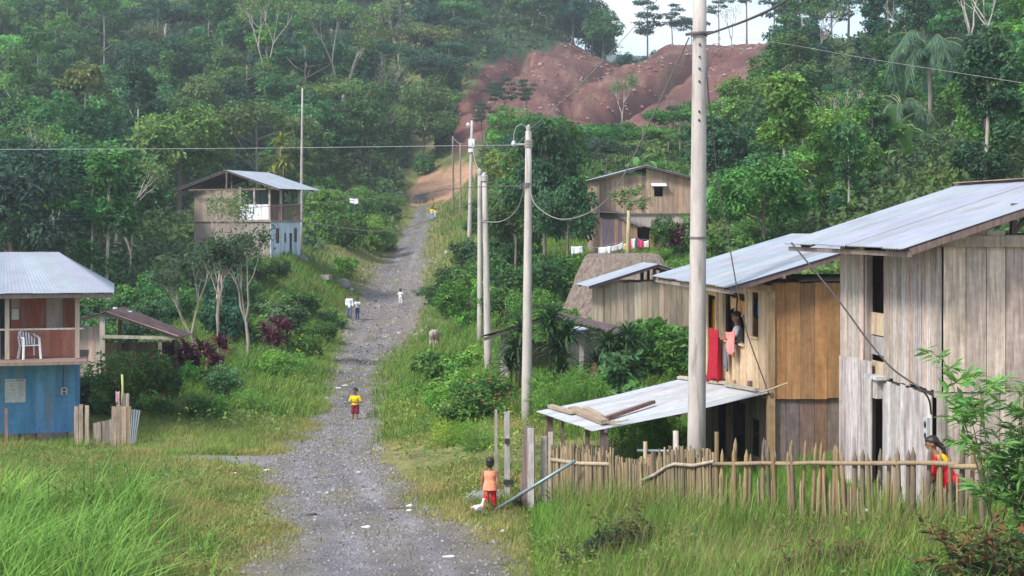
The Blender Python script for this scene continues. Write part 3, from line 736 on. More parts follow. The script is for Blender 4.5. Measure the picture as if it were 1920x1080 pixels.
# its side kitchen
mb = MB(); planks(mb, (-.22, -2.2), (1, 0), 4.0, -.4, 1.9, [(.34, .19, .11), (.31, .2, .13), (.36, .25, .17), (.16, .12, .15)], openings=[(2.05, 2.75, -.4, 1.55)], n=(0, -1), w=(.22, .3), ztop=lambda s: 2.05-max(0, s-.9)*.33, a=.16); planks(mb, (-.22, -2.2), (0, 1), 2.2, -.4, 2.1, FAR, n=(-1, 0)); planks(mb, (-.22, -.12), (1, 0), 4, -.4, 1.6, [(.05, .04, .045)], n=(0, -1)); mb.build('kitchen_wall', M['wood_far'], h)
mb = MB(); corr(mb, (-.4, -2.5, 2.42), (.95, -2.5, 2.36), (.95, -.08, 2.5), (-.4, -.08, 2.52), col=(.13, .1, .11)); corr(mb, (.8, -2.55, 2.14), (4.1, -2.55, .96), (4.1, -.1, 1.1), (.8, -.1, 2.26), col=(.36, .35, .36)); mb.build('kitchen_roof', M['zinc_old'], h)
# washing in front of it
Yw = 91.2
for k, (pa, pb, drop, col, lab) in enumerate((
    ((1071, 462), (1092, 461), .45, (.72, .76, .85), 'white sheet at the far left of the upper washing line, by the dark tree'),
    ((1122, 464), (1145, 461), .42, (.78, .80, .86), 'white sheet on the upper washing line left of the papaya trunk'),
    ((1146, 462), (1168, 454), .35, (.55, .55, .62), 'pale grey spotted sheet on the washing line just left of the papaya trunk'),
    ((1168, 457), (1177, 455), .38, (.72, .62, .22), 'yellow cloth on the washing line touching the papaya trunk'),
    ((1179, 452), (1186, 450), .6, (.62, .05, .10), 'red and pink garment right of the papaya trunk'),
    ((1184, 448), (1192, 446), .62, (.75, .75, .80), 'white shirt hanging in front of the dark kitchen door'),
    ((1191, 444), (1196, 444), .6, (.10, .11, .15), 'dark grey garment in the middle of the washing line'),
    ((1196, 447), (1206, 451), .5, (.60, .07, .15), 'crimson shirt hanging right of the dark kitchen door'),
    ((1207, 452), (1216, 450), .42, (.70, .70, .66), 'white and black garment at the right end of the washing line'))):
    cloth('laundry', (P(*pa, Yw), P(*pb, Yw)), drop, lab, 'laundry', col, n=5, amp=.03, nrm=(0, -1, 0), group='washing in front of the slope house', rag=.03, seed=20+k, th=.02)
mb = MB(); mb.tube([P(1071, 462, Yw), P(1122, 464, Yw), P(1190, 447, Yw), P(1216, 450, Yw+.1), P(1262, 440, Yw+1)], .012, 5, (.3, .3, .3)); tag(mb.build('washing_line', M['cable'], None), 'washing line strung before the plank house up the slope', 'washing line')
# long low roof between the pole and the tan roof
h0 = P(1365, 470, 82); h = empty('shed', (h0[0], h0[1], G(h0[0], h0[1])), -.05, 'low shed with a thin pale roof strip just right of the thick pole', 'shed'); q = lambda px, py, Y: (P(px, py, Y)-np.array(h.location))
mb = MB(); corr(mb, q(1318, 460, 82), q(1420, 474, 80), q(1414, 467, 84), q(1322, 452, 85), col=ZN); mb.build('roof', M['zinc'], h)
mb = MB(); planks(mb, q(1324, 0, 82)[:2], (1, -.02), 2.5, -1, q(0, 463, 82)[2], BRN, n=(0, -1), ztop=lambda s: q(0, 462, 82)[2]-.12*s); mb.build('wall', M['wood_far'], h)

# ------------------------------------------------------------------ the white and blue house up on the left bank
x0, y0 = corner(506, 111); g0 = 3.35
h = empty('balcony_house', (x0, y0, g0), R(-20), 'two storey house with pale blue wall and brown balcony rail on the left bank', 'house')
zf, ze, zr = 6.2-g0, 8.55-g0, 9.75-g0; W_, D_ = 6.0, 4.4
mb = MB(); planks(mb, (-W_, 0), (1, 0), W_, -.4, zf, [(.31, .26, .23), (.28, .24, .21)], w=(.3, .6), n=(0, -1), a=.06); mb.build('front_wall', M['paint'], h)
mb = MB(); planks(mb, (-W_, 0), (1, 0), 3.7, zf, ze-.1, [(.31, .245, .205), (.27, .22, .19), (.33, .27, .22)], w=(.25, .4), n=(0, -1), a=.1); mb.build('upper_wall', M['wood_far'], h)
mb = MB(); planks(mb, (0, 0), (0, 1), D_, -.4, zf-.02, [(.56, .66, .78), (.58, .68, .80)], openings=[(.75, 1.25, 1.3, 2.35), (2.0, 2.3, 1.35, 2.0), (2.75, 3.2, -.4, 2.0), (3.45, 3.9, 1.35, 2.35)], w=(.5, .8), n=(1, 0), a=.04, gap=.002, th=.06)
mb.build('side_wall', M['paint'], h)
mb = MB(); planks(mb, (-.15, .05), (0, 1), D_-.1, -.4, zf-.1, [(.12, .09, .14)], n=(1, 0)); mb.build('door_panel', M['paint'], h)
mb = MB()
for a_, b_ in ((.75, 1.25), (3.45, 3.9)):
    for s in (a_, (a_+b_)/2, b_): mb.box((.03, s, 1.83), (.05, .07, 1.05), 0, (.22, .14, .15))
mb.build('window_frame', M['paint'], h)
mb = MB(); mb.box((-W_/2, D_/2, zf+.02), (W_+.3, D_+.3, .12), 0, (.33, .27, .24)); mb.build('balcony_floor', M['wood_far'], h)
mb = MB(); planks(mb, (-2.3, -.06), (1, 0), 2.25, zf+.1, zf+1.15, [(.74, .76, .82)], n=(0, -1), w=(.7, 1.0), a=.03); mb.build('parapet', M['paint'], h)
mb = MB()
for k in range(17): mb.box((.06, .05+k*.27, zf+.6), (.03, .12, 1.05), 0, jit((.26, .15, .13), .2))
mb.box((.06, D_/2, zf+1.14), (.07, D_, .08), 0, (.2, .13, .12)); mb.build('balcony_rail', M['wood_far'], h)
for px, py in ((0, 0), (0, 1.6), (0, D_), (-2.3, 0), (-1.2, 0)):
    mb = MB(); mb.box((px-.02, py+.02, (zf+ze)/2), (.13, .13, ze-zf), 0, (.44, .38, .35) if py < 1 else (.62, .62, .64)); mb.build('post', M['wood_far'], h)
mb = MB(); planks(mb, (-W_, D_), (1, 0), W_-1.2, -.4, ze-.1, DARKW, n=(0, 1)); planks(mb, (-W_, 0), (0, 1), D_, -.4, ze, DARKW, n=(-1, 0)); planks(mb, (-2.4, .1), (0, 1), D_, zf, ze-.2, [(.30, .42, .48)], n=(1, 0)); mb.build('back_wall', M['wood_far'], h)
xm = -W_*.50
mb = MB(); corr(mb, (-W_-1.1, -.8, ze-.1), (-W_-1.1, D_+.9, ze-.1), (xm, D_+.9, zr), (xm, -.8, zr), col=(.30, .31, .33)); corr(mb, (1.2, D_+.9, ze-.12), (1.2, -.8, ze-.12), (xm, -.8, zr+.004), (xm, D_+.9, zr+.004), col=ZN); mb.build('roof', M['zinc'], h)
mb = MB()
for y in (-.7, 0, D_/2, D_): mb.beam((-W_-1, y, ze-.17), (xm, y, zr-.07), .06, .12, (.13, .1, .09)); mb.beam((1.1, y, ze-.19), (xm, y, zr-.07), .06, .12, (.13, .1, .09)); mb.beam((-W_, y, ze-.15), (.1, y, ze-.15), .08, .1, (.16, .12, .1)); mb.beam((xm, y, ze-.1), (xm, y, zr-.1), .1, .1, (.13, .1, .09))
mb.build('rafters', M['wood_far'], h)
# concrete slab and stone beside it
q = GP(600, 114); mb = MB(); mb.box((q[0], q[1], q[2]+.12), (1.5, 1.0, .34), -.1, (.33, .29, .25)); tag(mb.build('concrete_slab', M['concrete'], None), 'low concrete slab in the grass right of the white and blue house', 'slab')

# ------------------------------------------------------------------ the blue house at the left edge
RB = R(14)
x0, y0 = corner(143, 50); g0 = -.72
h = empty('balcony_house', (x0, y0, g0), RB, 'blue plank house with red balcony and zinc hip roof at the left edge', 'house')
zd, ze, zr = 1.87-g0, 3.93-g0, 5.1-g0; W_, D_ = 6.5, 4.6
BLU = [(.105, .29, .50), (.095, .265, .46), (.125, .31, .53)]
mb = MB(); planks(mb, (-W_, 0), (1, 0), W_, .22, zd-.12, BLU, openings=[(W_-2.08, W_-1.56, 1.18+.05, 1.88)], w=(.22, .34), n=(0, -1), a=.08, gap=.004); mb.build('front_wall', M['paint'], h)
mb = MB(); planks(mb, (0, 0), (0, 1), D_, .2, zd-.1, BLU, n=(1, 0)); planks(mb, (-W_, D_), (1, 0), W_, .2, zd, BLU, n=(0, 1)); planks(mb, (-W_, 0), (0, 1), D_, .2, zd, BLU, n=(-1, 0)); mb.build('side_wall', M['paint'], h)
mb = MB()
for k in range(14): mb.box((-W_+.25+k*.48, .1, .06), (.44, .5, .34), random.uniform(-.05, .05), jit((.24, .21, .19), .3))
mb.build('stone_footing', M['rock'], h)
mb = MB()
for k in range(9): mb.box((-1.82, -.02+.012*(k % 2), 1.27+k*.069), (.5, .02, .06), 0, (.66, .66, .66))
mb.box((-1.82, -.035, 1.9), (.6, .03, .05), 0, (.62, .62, .62)); mb.box((-1.82, -.035, 1.22), (.6, .03, .05), 0, (.62, .62, .62)); mb.box((-2.1, -.035, 1.56), (.05, .03, .73), 0, (.62, .62, .62)); mb.box((-1.54, -.035, 1.56), (.05, .03, .73), 0, (.62, .62, .62)); mb.build('shuttered_window', M['paint'], h)
mk_meter(h, (-.36, -.09, 1.52), (.2, .1, .22), (0, -1))
mb = MB(); mb.tube([(-.38, -.04, zd-.1), (-.4, -.04, 1.6)], .012, 5, (.08, .08, .09)); mb.build('conduit', M['cable'], h)
mb = MB(); mb.box((-W_/2+.1, .1, zd-.03), (W_+.5, D_-.1, .1), 0, (.24, .17, .14))
for k in range(9): mb.box((-W_+.1+k*.8, -1.0, zd-.1), (.1, .6, .1), 0, (.2, .15, .13))
mb.box((-W_/2+.1, -.95, zd-.0), (W_+.5, .9, .06), 0, (.3, .2, .17)); mb.build('balcony_floor', M['wood_far'], h)
zb = zd+.05
mb = MB(); RED_ = [(.33, .105, .075), (.36, .12, .085), (.30, .10, .075)]
planks(mb, (-2.0, .7), (1, 0), 1.05, zb, ze-.1, RED_, n=(0, -1), w=(.5, .8), gap=.002, a=.07); planks(mb, (-.93, .69), (1, 0), .5, zb, ze-.1, [(.43, .36, .34)], n=(0, -1), w=(.5, .8)); planks(mb, (-W_, .7), (1, 0), 3.2, zb, ze-.1, RED_, n=(0, -1)); planks(mb, (-.45, .7), (0, 1), 3.6, zb, ze-.1, RED_, n=(1, 0)); planks(mb, (-W_, D_), (1, 0), W_, zb, ze, RED_, n=(0, 1))
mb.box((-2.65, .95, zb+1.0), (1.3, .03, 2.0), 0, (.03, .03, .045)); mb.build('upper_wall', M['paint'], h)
mb = MB(); mb.box((-1.86, .66, zb+1.25), (.22, .03, .34), 0, (.62, .65, .7)); mb.box((-1.85, .665, zb+1.7), (.24, .02, .5), 0, (.42, .34, .33)); mb.build('notice', M['paint'], h)
yb = -1.36
mb = MB(); planks(mb, (-1.95, yb+.62), (1, 0), 2.0, zb, zb+.86, [(.36, .15, .11), (.33, .11, .08), (.34, .125, .095)], n=(0, -1), w=(.4, .9), gap=.003, a=.1); mb.build('balcony_panel', M['paint'], h)
mb = MB()
for k in range(12): mb.box((-2.2-k*.13, yb, zb+.43), (.035, .03, .86), 0, (.3, .27, .25))
for k in range(14): mb.box((-3.8-k*.2, yb, zb+.43), (.035, .03, .86), 0, (.3, .27, .25))
mb.box((-W_/2+.1, yb, zb+.9), (W_+.3, .07, .05), 0, (.5, .46, .42)); mb.build('balcony_rail', M['wood_far'], h)
for k, xx in enumerate((.06, -1.98, -4.2, -6.3)):
    mb = MB(); mb.box((xx, yb+.02, (zb+ze)/2), (.13, .13, ze-zb), 0, (.40, .335, .27)); mb.build('post', M['wood_far'], h)
mb = MB()
e0, e1, f0, f1 = -W_-1, 1.15, -2.0, D_+.7; ra, rb_, ry = -W_+1.5, -.62, 1.5
corr(mb, (e0, f0, ze), (e1, f0, ze), (rb_, ry, zr), (ra, ry, zr), col=ZN, pitch=.12, amp=.003); corr(mb, (e1, f1, ze), (e0, f1, ze), (ra, ry, zr+.003), (rb_, ry, zr+.003), col=ZN, pitch=.2)
corr(mb, (e1, f0, ze+.002), (e1, f1, ze+.002), (rb_+.02, ry+.01, zr), (rb_+.02, ry-.01, zr), col=ZN, pitch=.2); mb.build('roof', M['zinc'], h)
mb = MB(); mb.box(((e0+e1)/2, f0+.12, ze-.09), (e1-e0-.1, .05, .12), 0, (.2, .16, .15)); mb.box(((e0+e1)/2, yb+.02, ze-.12), (e1-e0-.4, .1, .12), 0, (.22, .17, .15)); mb.box((e1-.12, (f0+f1)/2, ze-.09), (.05, f1-f0-.3, .1), 0, (.2, .16, .15)); mb.build('rafters', M['wood_far'], h)
HB = h
def HBp(x, y, z):
    a, b = math.cos(RB), math.sin(RB); o = HB.location
    return np.array([o[0]+x*a-y*b, o[1]+x*b+y*a, o[2]+z])
# white plastic chair on the balcony
c0 = HBp(-1.36, -1.06, zd+.035); ch = empty('plastic_chair', c0, RB+R(22), 'white plastic armchair on the balcony of the blue house', 'chair')
WH = (.82, .82, .84)
# seat, legs, back and arms; the chair stands just inside the rail opening
mb = MB(); mb.hexa([(-.23, -.23, .40), (.23, -.23, .40), (.21, .2, .38), (-.21, .2, .38), (-.23, -.23, .43), (.23, -.23, .43), (.21, .2, .41), (-.21, .2, .41)], WH); mb.build('seat', M['plastic'], ch)
for sx in (-1, 1):
    mb = MB(); mb.beam((sx*.27, -.26, 0), (sx*.235, -.21, .64), .05, .06, WH); mb.build('leg', M['plastic'], ch)
    mb = MB(); mb.beam((sx*.25, .27, 0), (sx*.21, .18, .42), .05, .06, WH); mb.build('leg', M['plastic'], ch)
    mb = MB(); mb.tube([(sx*.235, -.25, .63), (sx*.26, -.05, .66), (sx*.25, .14, .68), (sx*.22, .24, .74)], [.028, .032, .03, .025], 8, WH); mb.build('armrest', M['plastic'], ch)
mb = MB()
for k in range(5):
    u = -.15+.075*k; mb.beam((u, .19, .42), (u*1.15, .30, .80), .045, .014, WH, up=(0, -1, .3))
mb.tube([(-.23, .19, .41), (-.25, .25, .66), (-.2, .3, .8), (-.08, .325, .86), (.08, .325, .86), (.2, .3, .8), (.25, .25, .66), (.23, .19, .41)], .024, 8, WH); mb.build('backrest', M['plastic'], ch)

# shed with a brown roof behind the blue house
x0, y0 = corner(192, 60); g0 = -.35
h = empty('open_shed', (x0, y0, g0), R(10), 'open grey shed with a brown rusty roof just right of the blue house', 'shed'); q = lambda px, py, Y: (np.array(Matrix.Rotation(-R(10), 3, 'Z')@Vector(P(px, py, Y)-np.array([x0, y0, g0]))))
mb = MB(); corr(mb, q(336, 633, 59), q(362, 627, 62.5), q(232, 575, 62.5), q(198, 585, 59), col=(.075, .05, .052), jt=.15); corr(mb, q(120, 606, 62.5), q(100, 612, 59), q(198, 585, 59)+(0, 0, .004), q(232, 575, 62.5)+(0, 0, .004), col=(.08, .055, .055)); mb.build('roof', M['rust'], h)
mb = MB(); a_ = q(222, 577, 61.8)+(0, 0, .02); mb.hexa([a_+v for v in ((-.2, -.3, -.05), (.5, -.3, -.2), (.5, .4, -.2), (-.2, .4, -.05), (-.2, -.3, -.01), (.5, -.3, -.16), (.5, .4, -.16), (-.2, .4, -.01))], (.6, .6, .62)); mb.build('ridge_patch', M['zinc'], h)
for px, pt, Y, w_, c in ((192, 590, 59.3, .2, (.42, .37, .32)), (300, 634, 59.3, .14, (.22, .18, .16)), (330, 630, 62, .14, (.22, .18, .16)), (225, 590, 62, .14, (.22, .18, .16))):
    mb = MB(); mb.beam(q(px, 690, Y), q(px, pt, Y), w_, w_, c); mb.build('post', M['wood_far'], h)
mb = MB(); mb.beam(q(190, 631, 59.2), q(334, 634, 59.2), .08, .12, (.36, .33, .26)); mb.beam(q(110, 612, 59.2), q(198, 587, 59.2), .06, .12, (.42, .36, .27)); mb.beam(q(198, 587, 59.2), q(334, 632, 59.2), .06, .12, (.36, .25, .22)); mb.build('beams', M['wood_far'], h)
mb = MB(); planks(mb, q(138, 0, 59.5)[:2], (1, 0), 1.0, -.3, q(0, 612, 59.5)[2], GREY, n=(0, -1), w=(.2, .3)); mb.build('wall', M['wood_far'], h); mb = MB(); planks(mb, q(195, 0, 62)[:2], (1, 0), 2.9, -.3, 1.75, DARKW, n=(0, 1)); mb.build('wall', M['wood_far'], h)
# ------------------------------------------------------------------ poles
CONC = (.44, .395, .37)
def pole(px, Y, pxt, pyt, r0, r1, label, name='utility_pole', mat='concrete', col=CONC, zb=None, n=14):
    x, y = XY(px, Y); z0 = (G(x, y) if zb is None else zb); top = P(pxt, pyt, Y)
    o = empty(name, (x, y, z0), 0, label, 'pole')
    mb = MB(); k = 7
    pts = [(np.array([0, 0, -.5])*(1-t)+(top-np.array([x, y, z0]))*t) for t in np.linspace(0, 1, k)]
    mb.tube(pts, list(np.linspace(r0, r1, k)), n, col); mb.build('shaft', M[mat], o, True)
    return o, top-np.array([x, y, z0])
# the thick near pole
pb, t = pole(1305, 33, 1313, -110, .2, .135, 'thick pale concrete pole cut off by the top edge, in front of the lean-to')
tz = t[2]; lo = lambda py, dx=0: np.array([t[0]*((P(0, py, 33)[2]-pb.location[2])/tz)+dx, 0, P(0, py, 33)[2]-pb.location[2]])
mb = MB(); c = lo(64); mb.lathe(c-(0, 0, .05), [(0, .165), (.1, .165)], 14, col=(.30, .28, .27)); mb.tube([c+(-.3, -.1, -.02), c+(.0, -.19, 0), (c+(.28, -.1, .03))], .03, 6, (.12, .11, .11)); mb.build('wire_clamp', M['iron'], pb)
mb = MB(); c = lo(445); mb.lathe(c-(0, 0, .015), [(0, .20), (.03, .20)], 14, col=(.2, .18, .17)); mb.build('strap', M['iron'], pb)
mb = MB()
for py in (85, 108, 130, 154, 210, 226): c = lo(py, -.015); mb.ellip(c+(0, -.165, 0), (.022, .02, .028), 8, 6, col=(.04, .035, .03))
mb.build('step_hole', M['plain'], pb)
mb = MB(); c = lo(64); mb.tube([c+(.12, -.1, .05), c+(.35, -.12, .02), c+(.42, -.12, -.1), c+(.38, -.12, -.2), c+(.25, -.12, -.22)], .012, 6, (.5, .48, .45)); mb.build('loose_wire', M['cable'], pb)
# street light pole
p2, t = pole(987, 45, 991, 246, .155, .085, 'tall concrete pole with a hooked lamp arm, beside the grey shack')
mb = MB(); mb.lathe(t-(0, 0, .05), [(0, .07), (.18, .06), (.24, .02)], 12, col=(.33, .31, .3)); mb.build('cap', M['concrete'], p2)
mb = MB(); mb.tube([t+(-.02, 0, -.1), t+(-.08, 0, .14), t+(-.2, 0, .2), t+(-.34, 0, .13), t+(-.41, 0, -.05), t+(-.42, 0, -.28)], .012, 8, (.36, .36, .36)); mb.build('lamp_arm', M['iron'], p2)
mb = MB(); mb.lathe(t+(-.42, 0, -.42), [(0, .05), (.05, .075), (.12, .05), (.16, .02)], 12, col=(.42, .42, .43)); mb.build('lamp_head', M['plastic'], p2)
mb = MB()
for dz in (-.3, -.38, -.46): mb.lathe(t+(0, 0, dz), [(0, .11), (.05, .13), (.06, .1)], 12, col=(.5, .48, .46))
mb.beam(t+(-.42, 0, -.36), t+(.1, 0, -.36), .035, .035, (.45, .44, .43)); mb.build('insulator_rack', M['iron'], p2)
mb = MB(); q = P(988, 347, 45)-np.array(p2.location); mb.lathe(q-(0, 0, .06), [(0, .125), (.12, .125)], 14, col=(.16, .15, .15)); mb.tube([q+(-.08, -.1, 0), q+(-.2, -.12, .12), q+(-.18, -.12, -.1), q+(-.05, -.12, -.08)], .014, 6, (.2, .19, .19)); mb.build('wire_clamp', M['iron'], p2)
p3, t3 = pole(916, 61.5, 908, 326, .15, .09, 'concrete pole standing left of the shack, taller of the close pair')
mb = MB(); mb.lathe(t3-(0, 0, .3), [(0, .1), (.02, .15), (.22, .15), (.26, .09), (.36, .05)], 12, col=(.42, .40, .39)); mb.build('cap', M['concrete'], p3)
mb = MB(); q = P(909, 416, 61.5)-np.array(p3.location); mb.lathe(q, [(0, .13), (.08, .13)], 12, col=(.25, .23, .22)); mb.build('wire_clamp', M['iron'], p3)
p4, t4 = pole(900, 80, 899, 320, .15, .09, 'slender concrete pole just behind and left of the close pair')
mb = MB(); mb.lathe(t4-(0, 0, .2), [(0, .12), (.2, .12), (.3, .05)], 10, col=(.42, .40, .39)); mb.build('cap', M['concrete'], p4)
p5, t5 = pole(879, 128, 885, 226, .19, .1, 'concrete pole with a pale box near its top, right of the far road')
mb = MB(); q = P(884, 268, 128)-np.array(p5.location); mb.box(q, (.5, .5, .62), 0, (.66, .67, .7)); mb.lathe(q-(0, 0, .75), [(0, .27), (.3, .27)], 10, col=(.6, .58, .57)); mb.build('transformer_box', M['plain'], p5)
mb = MB(); mb.ellip(t5+(-.3, 0, -.35), (.16, .1, .2), 10, 7, col=(.55, .54, .53)); mb.beam(t5+(-.35, 0, -.3), t5+(.05, 0, -.3), .06, .06, (.5, .48, .47)); mb.build('insulator', M['iron'], p5)
pole(850, 170, 849, 255, .12, .09, 'dark thin wooden pole on the dirt bank at the road end', mat='bark', col=(.20, .165, .14))
pole(863, 160, 863, 268, .11, .08, 'thin brown wooden pole right of the dirt bank, next to the boxed pole', mat='bark', col=(.26, .21, .18))
pole(564, 125, 567, 166, .16, .06, 'tall thin bare grey pole behind the roof of the white and blue house', mat='bark', col=(.40, .37, .34), n=9)

# ------------------------------------------------------------------ cables
def cable(pts, r, label, col=(.10, .09, .09), sag=0, n=7):
    pts = [np.asarray(p, float) for p in pts]; out = []
    if len(pts) == 2:
        for t in np.linspace(0, 1, 15): out.append(pts[0]*(1-t)+pts[1]*t-np.array([0, 0, 4*sag*t*(1-t)]))
    else:                                      # Catmull-Rom through the given points
        q = [2*pts[0]-pts[1]]+pts+[2*pts[-1]-pts[-2]]
        for i in range(1, len(q)-2):
            for t in np.linspace(0, 1, n, endpoint=False):
                a, b, c, d = q[i-1:i+3]
                out.append(.5*((2*b)+(c-a)*t+(2*a-5*b+4*c-d)*t*t+(3*b-a-3*c+d)*t**3))
        out.append(pts[-1])
    mb = MB(); mb.tube(out, r, 5, col)
    return tag(mb.build('overhead_cable', M['cable'], None, True), label, 'cable')
PALEW = (.30, .30, .30)
cable([P(-260, 281, 52), P(400, 278.5, 49), P(880, 273, 46), P(986, 272, 45)], .008, 'pale level cable crossing the whole left hillside to the lamp pole', PALEW)
cable([P(992, 243, 45), P(1313, -100, 33)], .009, 'pale cable rising from the lamp pole top toward the thick pole', PALEW, sag=.25)
cable([P(992, 345, 45), P(1004, 384, 44), P(1050, 411, 42.5), P(1110, 396, 40), P(1160, 345, 38), P(1225, 215, 35.5), P(1292, 70, 33)], .017, 'thick sagging cable between the lamp pole and the thick pole', (.2, .19, .18))
cable([P(1322, 66, 33), P(1400, 38, 28), P(1470, 4, 24), P(1560, -60, 20)], .024, 'thick dark cable leaving the thick pole to the upper right', (.07, .065, .065))
cable([P(1322, 62, 33), P(1470, 82, 30), P(1640, 112, 27), P(1960, 162, 22)], .003, 'thin pale cable across the right hillside from the thick pole', PALEW)
cable([P(1323, 70, 33), P(1326, 150, 33.1), P(1345, 330, 33.2), P(1366, 450, 33.3), P(1382, 540, 33.4), P(1402, 628, 33.6), P(1443, 742, 33.9)], .014, 'thin service wire dropping past the girl in the window', (.12, .10, .09))
cable([P(1484, 455, 28), P(1570, 560, 27), P(1625, 635, 26), P(1672, 690, 25.3), P(1722, 726, 24.8), P(1741, 748, 24.9), P(1746, 776, 25.2)], .016, 'dark service wire sagging across the grey plank house front to its meter', (.06, .055, .055))
cable([P(985, 348, 45), P(860, 353, 52), P(735, 369, 60), P(461, 390, 72), P(330, 396, 78)], .013, 'dark cable from the lamp pole across the road past the white and blue house', (.11, .10, .10))
cable([P(899, 372, 80), P(860, 390, 84), P(725, 433, 96), P(560, 415, 108)], .018, 'dark cable from the slender pole to the white and blue house', (.13, .12, .12))
cable([P(885, 268, 128), P(890, 300, 110), P(899, 322, 80)], .025, 'pale cable hanging between the boxed pole and the slender pole', (.3, .3, .3))
cable([P(908, 416, 61.5), P(940, 415, 57), P(968, 395, 51), P(985, 350, 45)], .016, 'pale looping cable between the close pair and the lamp pole', (.33, .32, .30))
cable([P(908, 328, 61.5), P(940, 300, 54), P(989, 252, 45)], .013, 'thin cable rising from the close pair to the lamp pole top', PALEW)
cable([P(884, 262, 128), P(850, 258, 170)], .03, 'short cable from the boxed pole to the dark wooden pole', (.25, .25, .25), sag=.5)

# ------------------------------------------------------------------ fences
FA, FB, FC = XY(1035, 33.5), XY(1338, 29.5), XY(1852, 23.2)
def fpt(a, b, t): return np.array([a[0]+(b[0]-a[0])*t, a[1]+(b[1]-a[1])*t])
def stick(name, par, x, y, z0, z1, r, col, pointed, o, lean=0, n=6, mat='cane'):
    mb = MB(); zz = [z0, z0+(z1-z0)*.5, z1-(.13 if pointed else .005), z1]
    rr = [r, r*.97, r*.92, r*.12 if pointed else r*.9]
    lx = random.uniform(-lean, lean); ly = random.uniform(-lean, lean)*.5
    pts = [(x-o[0]+lx*(z-z0), y-o[1]+ly*(z-z0), z-o[2]) for z in zz]
    if pointed and n >= 6:                     # bamboo: slight nodes
        pass
    mb.tube(pts, rr, n, col); return mb.build(name, M[mat], par, True)
o = np.array([*FA, G(*FA)]); cf = empty('cane_fence', o, 0, 'fence of thin close-set canes left of the thick pole', 'fence')
k = 0; nC = 400; rest = MB()
for i in range(nC):
    t = (i+random.uniform(-.3, .3))/nC; x, y = fpt(FA, FB, t); y += random.uniform(-.03, .03); g = G(x, y)
    hgt = 1.36+.12*math.sin(t*9)+random.uniform(-.14, .1)
    if .28 < t < .4: hgt += random.uniform(-.1, .15)
    c = jit(random.choice([(.215, .16, .092), (.175, .13, .08), (.25, .19, .11), (.135, .105, .07)]), .18); r = random.uniform(.014, .022)
    if i % 4 == 0 and i < 392: stick('cane', cf, x, y, g-.1, g+hgt, r, c, False, o, .05)
    else: rest.tube([(x-o[0], y-o[1], g-.1-o[2]), (x-o[0]+random.uniform(-.06, .06), y-o[1], g+hgt-o[2])], [r, r*.9], 6, c)
tag(rest.build('cane', M['cane'], cf, True), kind='stuff')
def railpt(px, py, dY=-.07):
    """a point on the fence line under a photo pixel column"""
    for a, b in ((FA, FB), (FB, FC)):
        for t in np.linspace(-.03, 1.03, 300):
            x, y = fpt(a, b, t)
            if abs(960+x*F/y-px) < 1.6: return P(px, py, y+dY)
    return P(px, py, 30)
mb = MB(); mb.tube([railpt(1034, 862)-o, railpt(1090, 869)-o, railpt(1142, 870)-o], [.045, .042, .04], 8, (.38, .31, .23)); mb.build('rail', M['cane'], cf, True)
mb = MB(); mb.tube([railpt(1203, 901, -.12)-o, railpt(1228, 890, -.12)-o, railpt(1248, 876, -.12)-o, railpt(1265, 870, -.12)-o, railpt(1300, 873, -.12)-o, railpt(1338, 865, -.1)-o], [.03, .035, .03, .034, .036, .03], 8, (.34, .29, .235)); mb.build('branch_rail', M['bark'], cf, True)
for px, pt, pb_, r, c in ((1145, 848, 930, .05, (.13, .10, .10)), (1210, 828, 950, .045, (.36, .28, .19)), (1267, 808, 960, .06, (.46, .41, .36))):
    a_, b_ = railpt(px, pb_, .06), railpt(px, pt, .06); a_[2] = G(a_[0], a_[1])-.1; mb = MB(); mb.tube([a_-o, b_-o], [r, r*.9], 8, c); mb.build('post', M['bark'], cf, True)
o = np.array([*FB, G(*FB)]); pf = empty('picket_fence', o, 0, 'fence of pointed bamboo pickets with one long bamboo rail before the tall plank houses', 'fence')
pk = [(1344, 810, 0), (1353, 842, 1), (1372, 820, 1), (1380, 838, 1), (1395, 842, 1), (1405, 850, 1), (1422, 820, 1), (1432, 850, 1), (1443, 833, 1), (1450, 846, 1), (1459, 850, 1), (1475, 824, 1), (1487, 846, 1), (1492, 850, 1), (1502, 826, 1), (1519, 830, 1), (1532, 828, 1), (1545, 846, 1), (1561, 832, 1), (1573, 836, 1), (1588, 846, 1), (1603, 846, 1), (1616, 842, 1), (1633, 850, 1), (1646, 841, 1), (1660, 852, 1), (1676, 850, 1), (1690, 838, 1), (1700, 842, 1), (1713, 838, 1), (1733, 834, 1), (1752, 850, 1), (1766, 843, 1), (1785, 850, 1), (1802, 832, 1), (1816, 828, 1), (1834, 846, 1), (1846, 845, 1)]
for px, py, pt in pk:
    if px > 1790: py -= 6
    q = railpt(px, py, 0); g = G(q[0], q[1])
    stick('picket', pf, q[0], q[1]+random.uniform(-.02, .02), g-.1, q[2], random.uniform(.028, .046), jit(random.choice([(.215, .145, .075), (.18, .13, .08), (.24, .17, .09), (.13, .10, .07), (.165, .125, .09)]), .14), bool(pt), o, .06, 9)
for i in range(58):                            # thin canes between the pickets
    t = random.random()*.95; x, y = fpt(FB, FC, t); g = G(x, y)
    stick('picket', pf, x, y+.04, g-.1, g+random.uniform(.9, 1.25), .02, jit((.24, .19, .12), .25), True, o, .06, 6)
mb = MB(); mb.tube([railpt(px, 869+random.uniform(-1.2, 1.2))-o for px in range(1338, 1800, 46)], [.034+.006*(i % 2) for i in range(len(range(1338, 1800, 46)))], 9, (.27, .20, .125)); mb.build('rail', M['cane'], pf, True)
mb = MB(); mb.tube([railpt(px, 875, -.1)-o for px in (1783, 1815, 1850)], .04, 9, (.32, .24, .14)); mb.build('rail', M['cane'], pf, True)

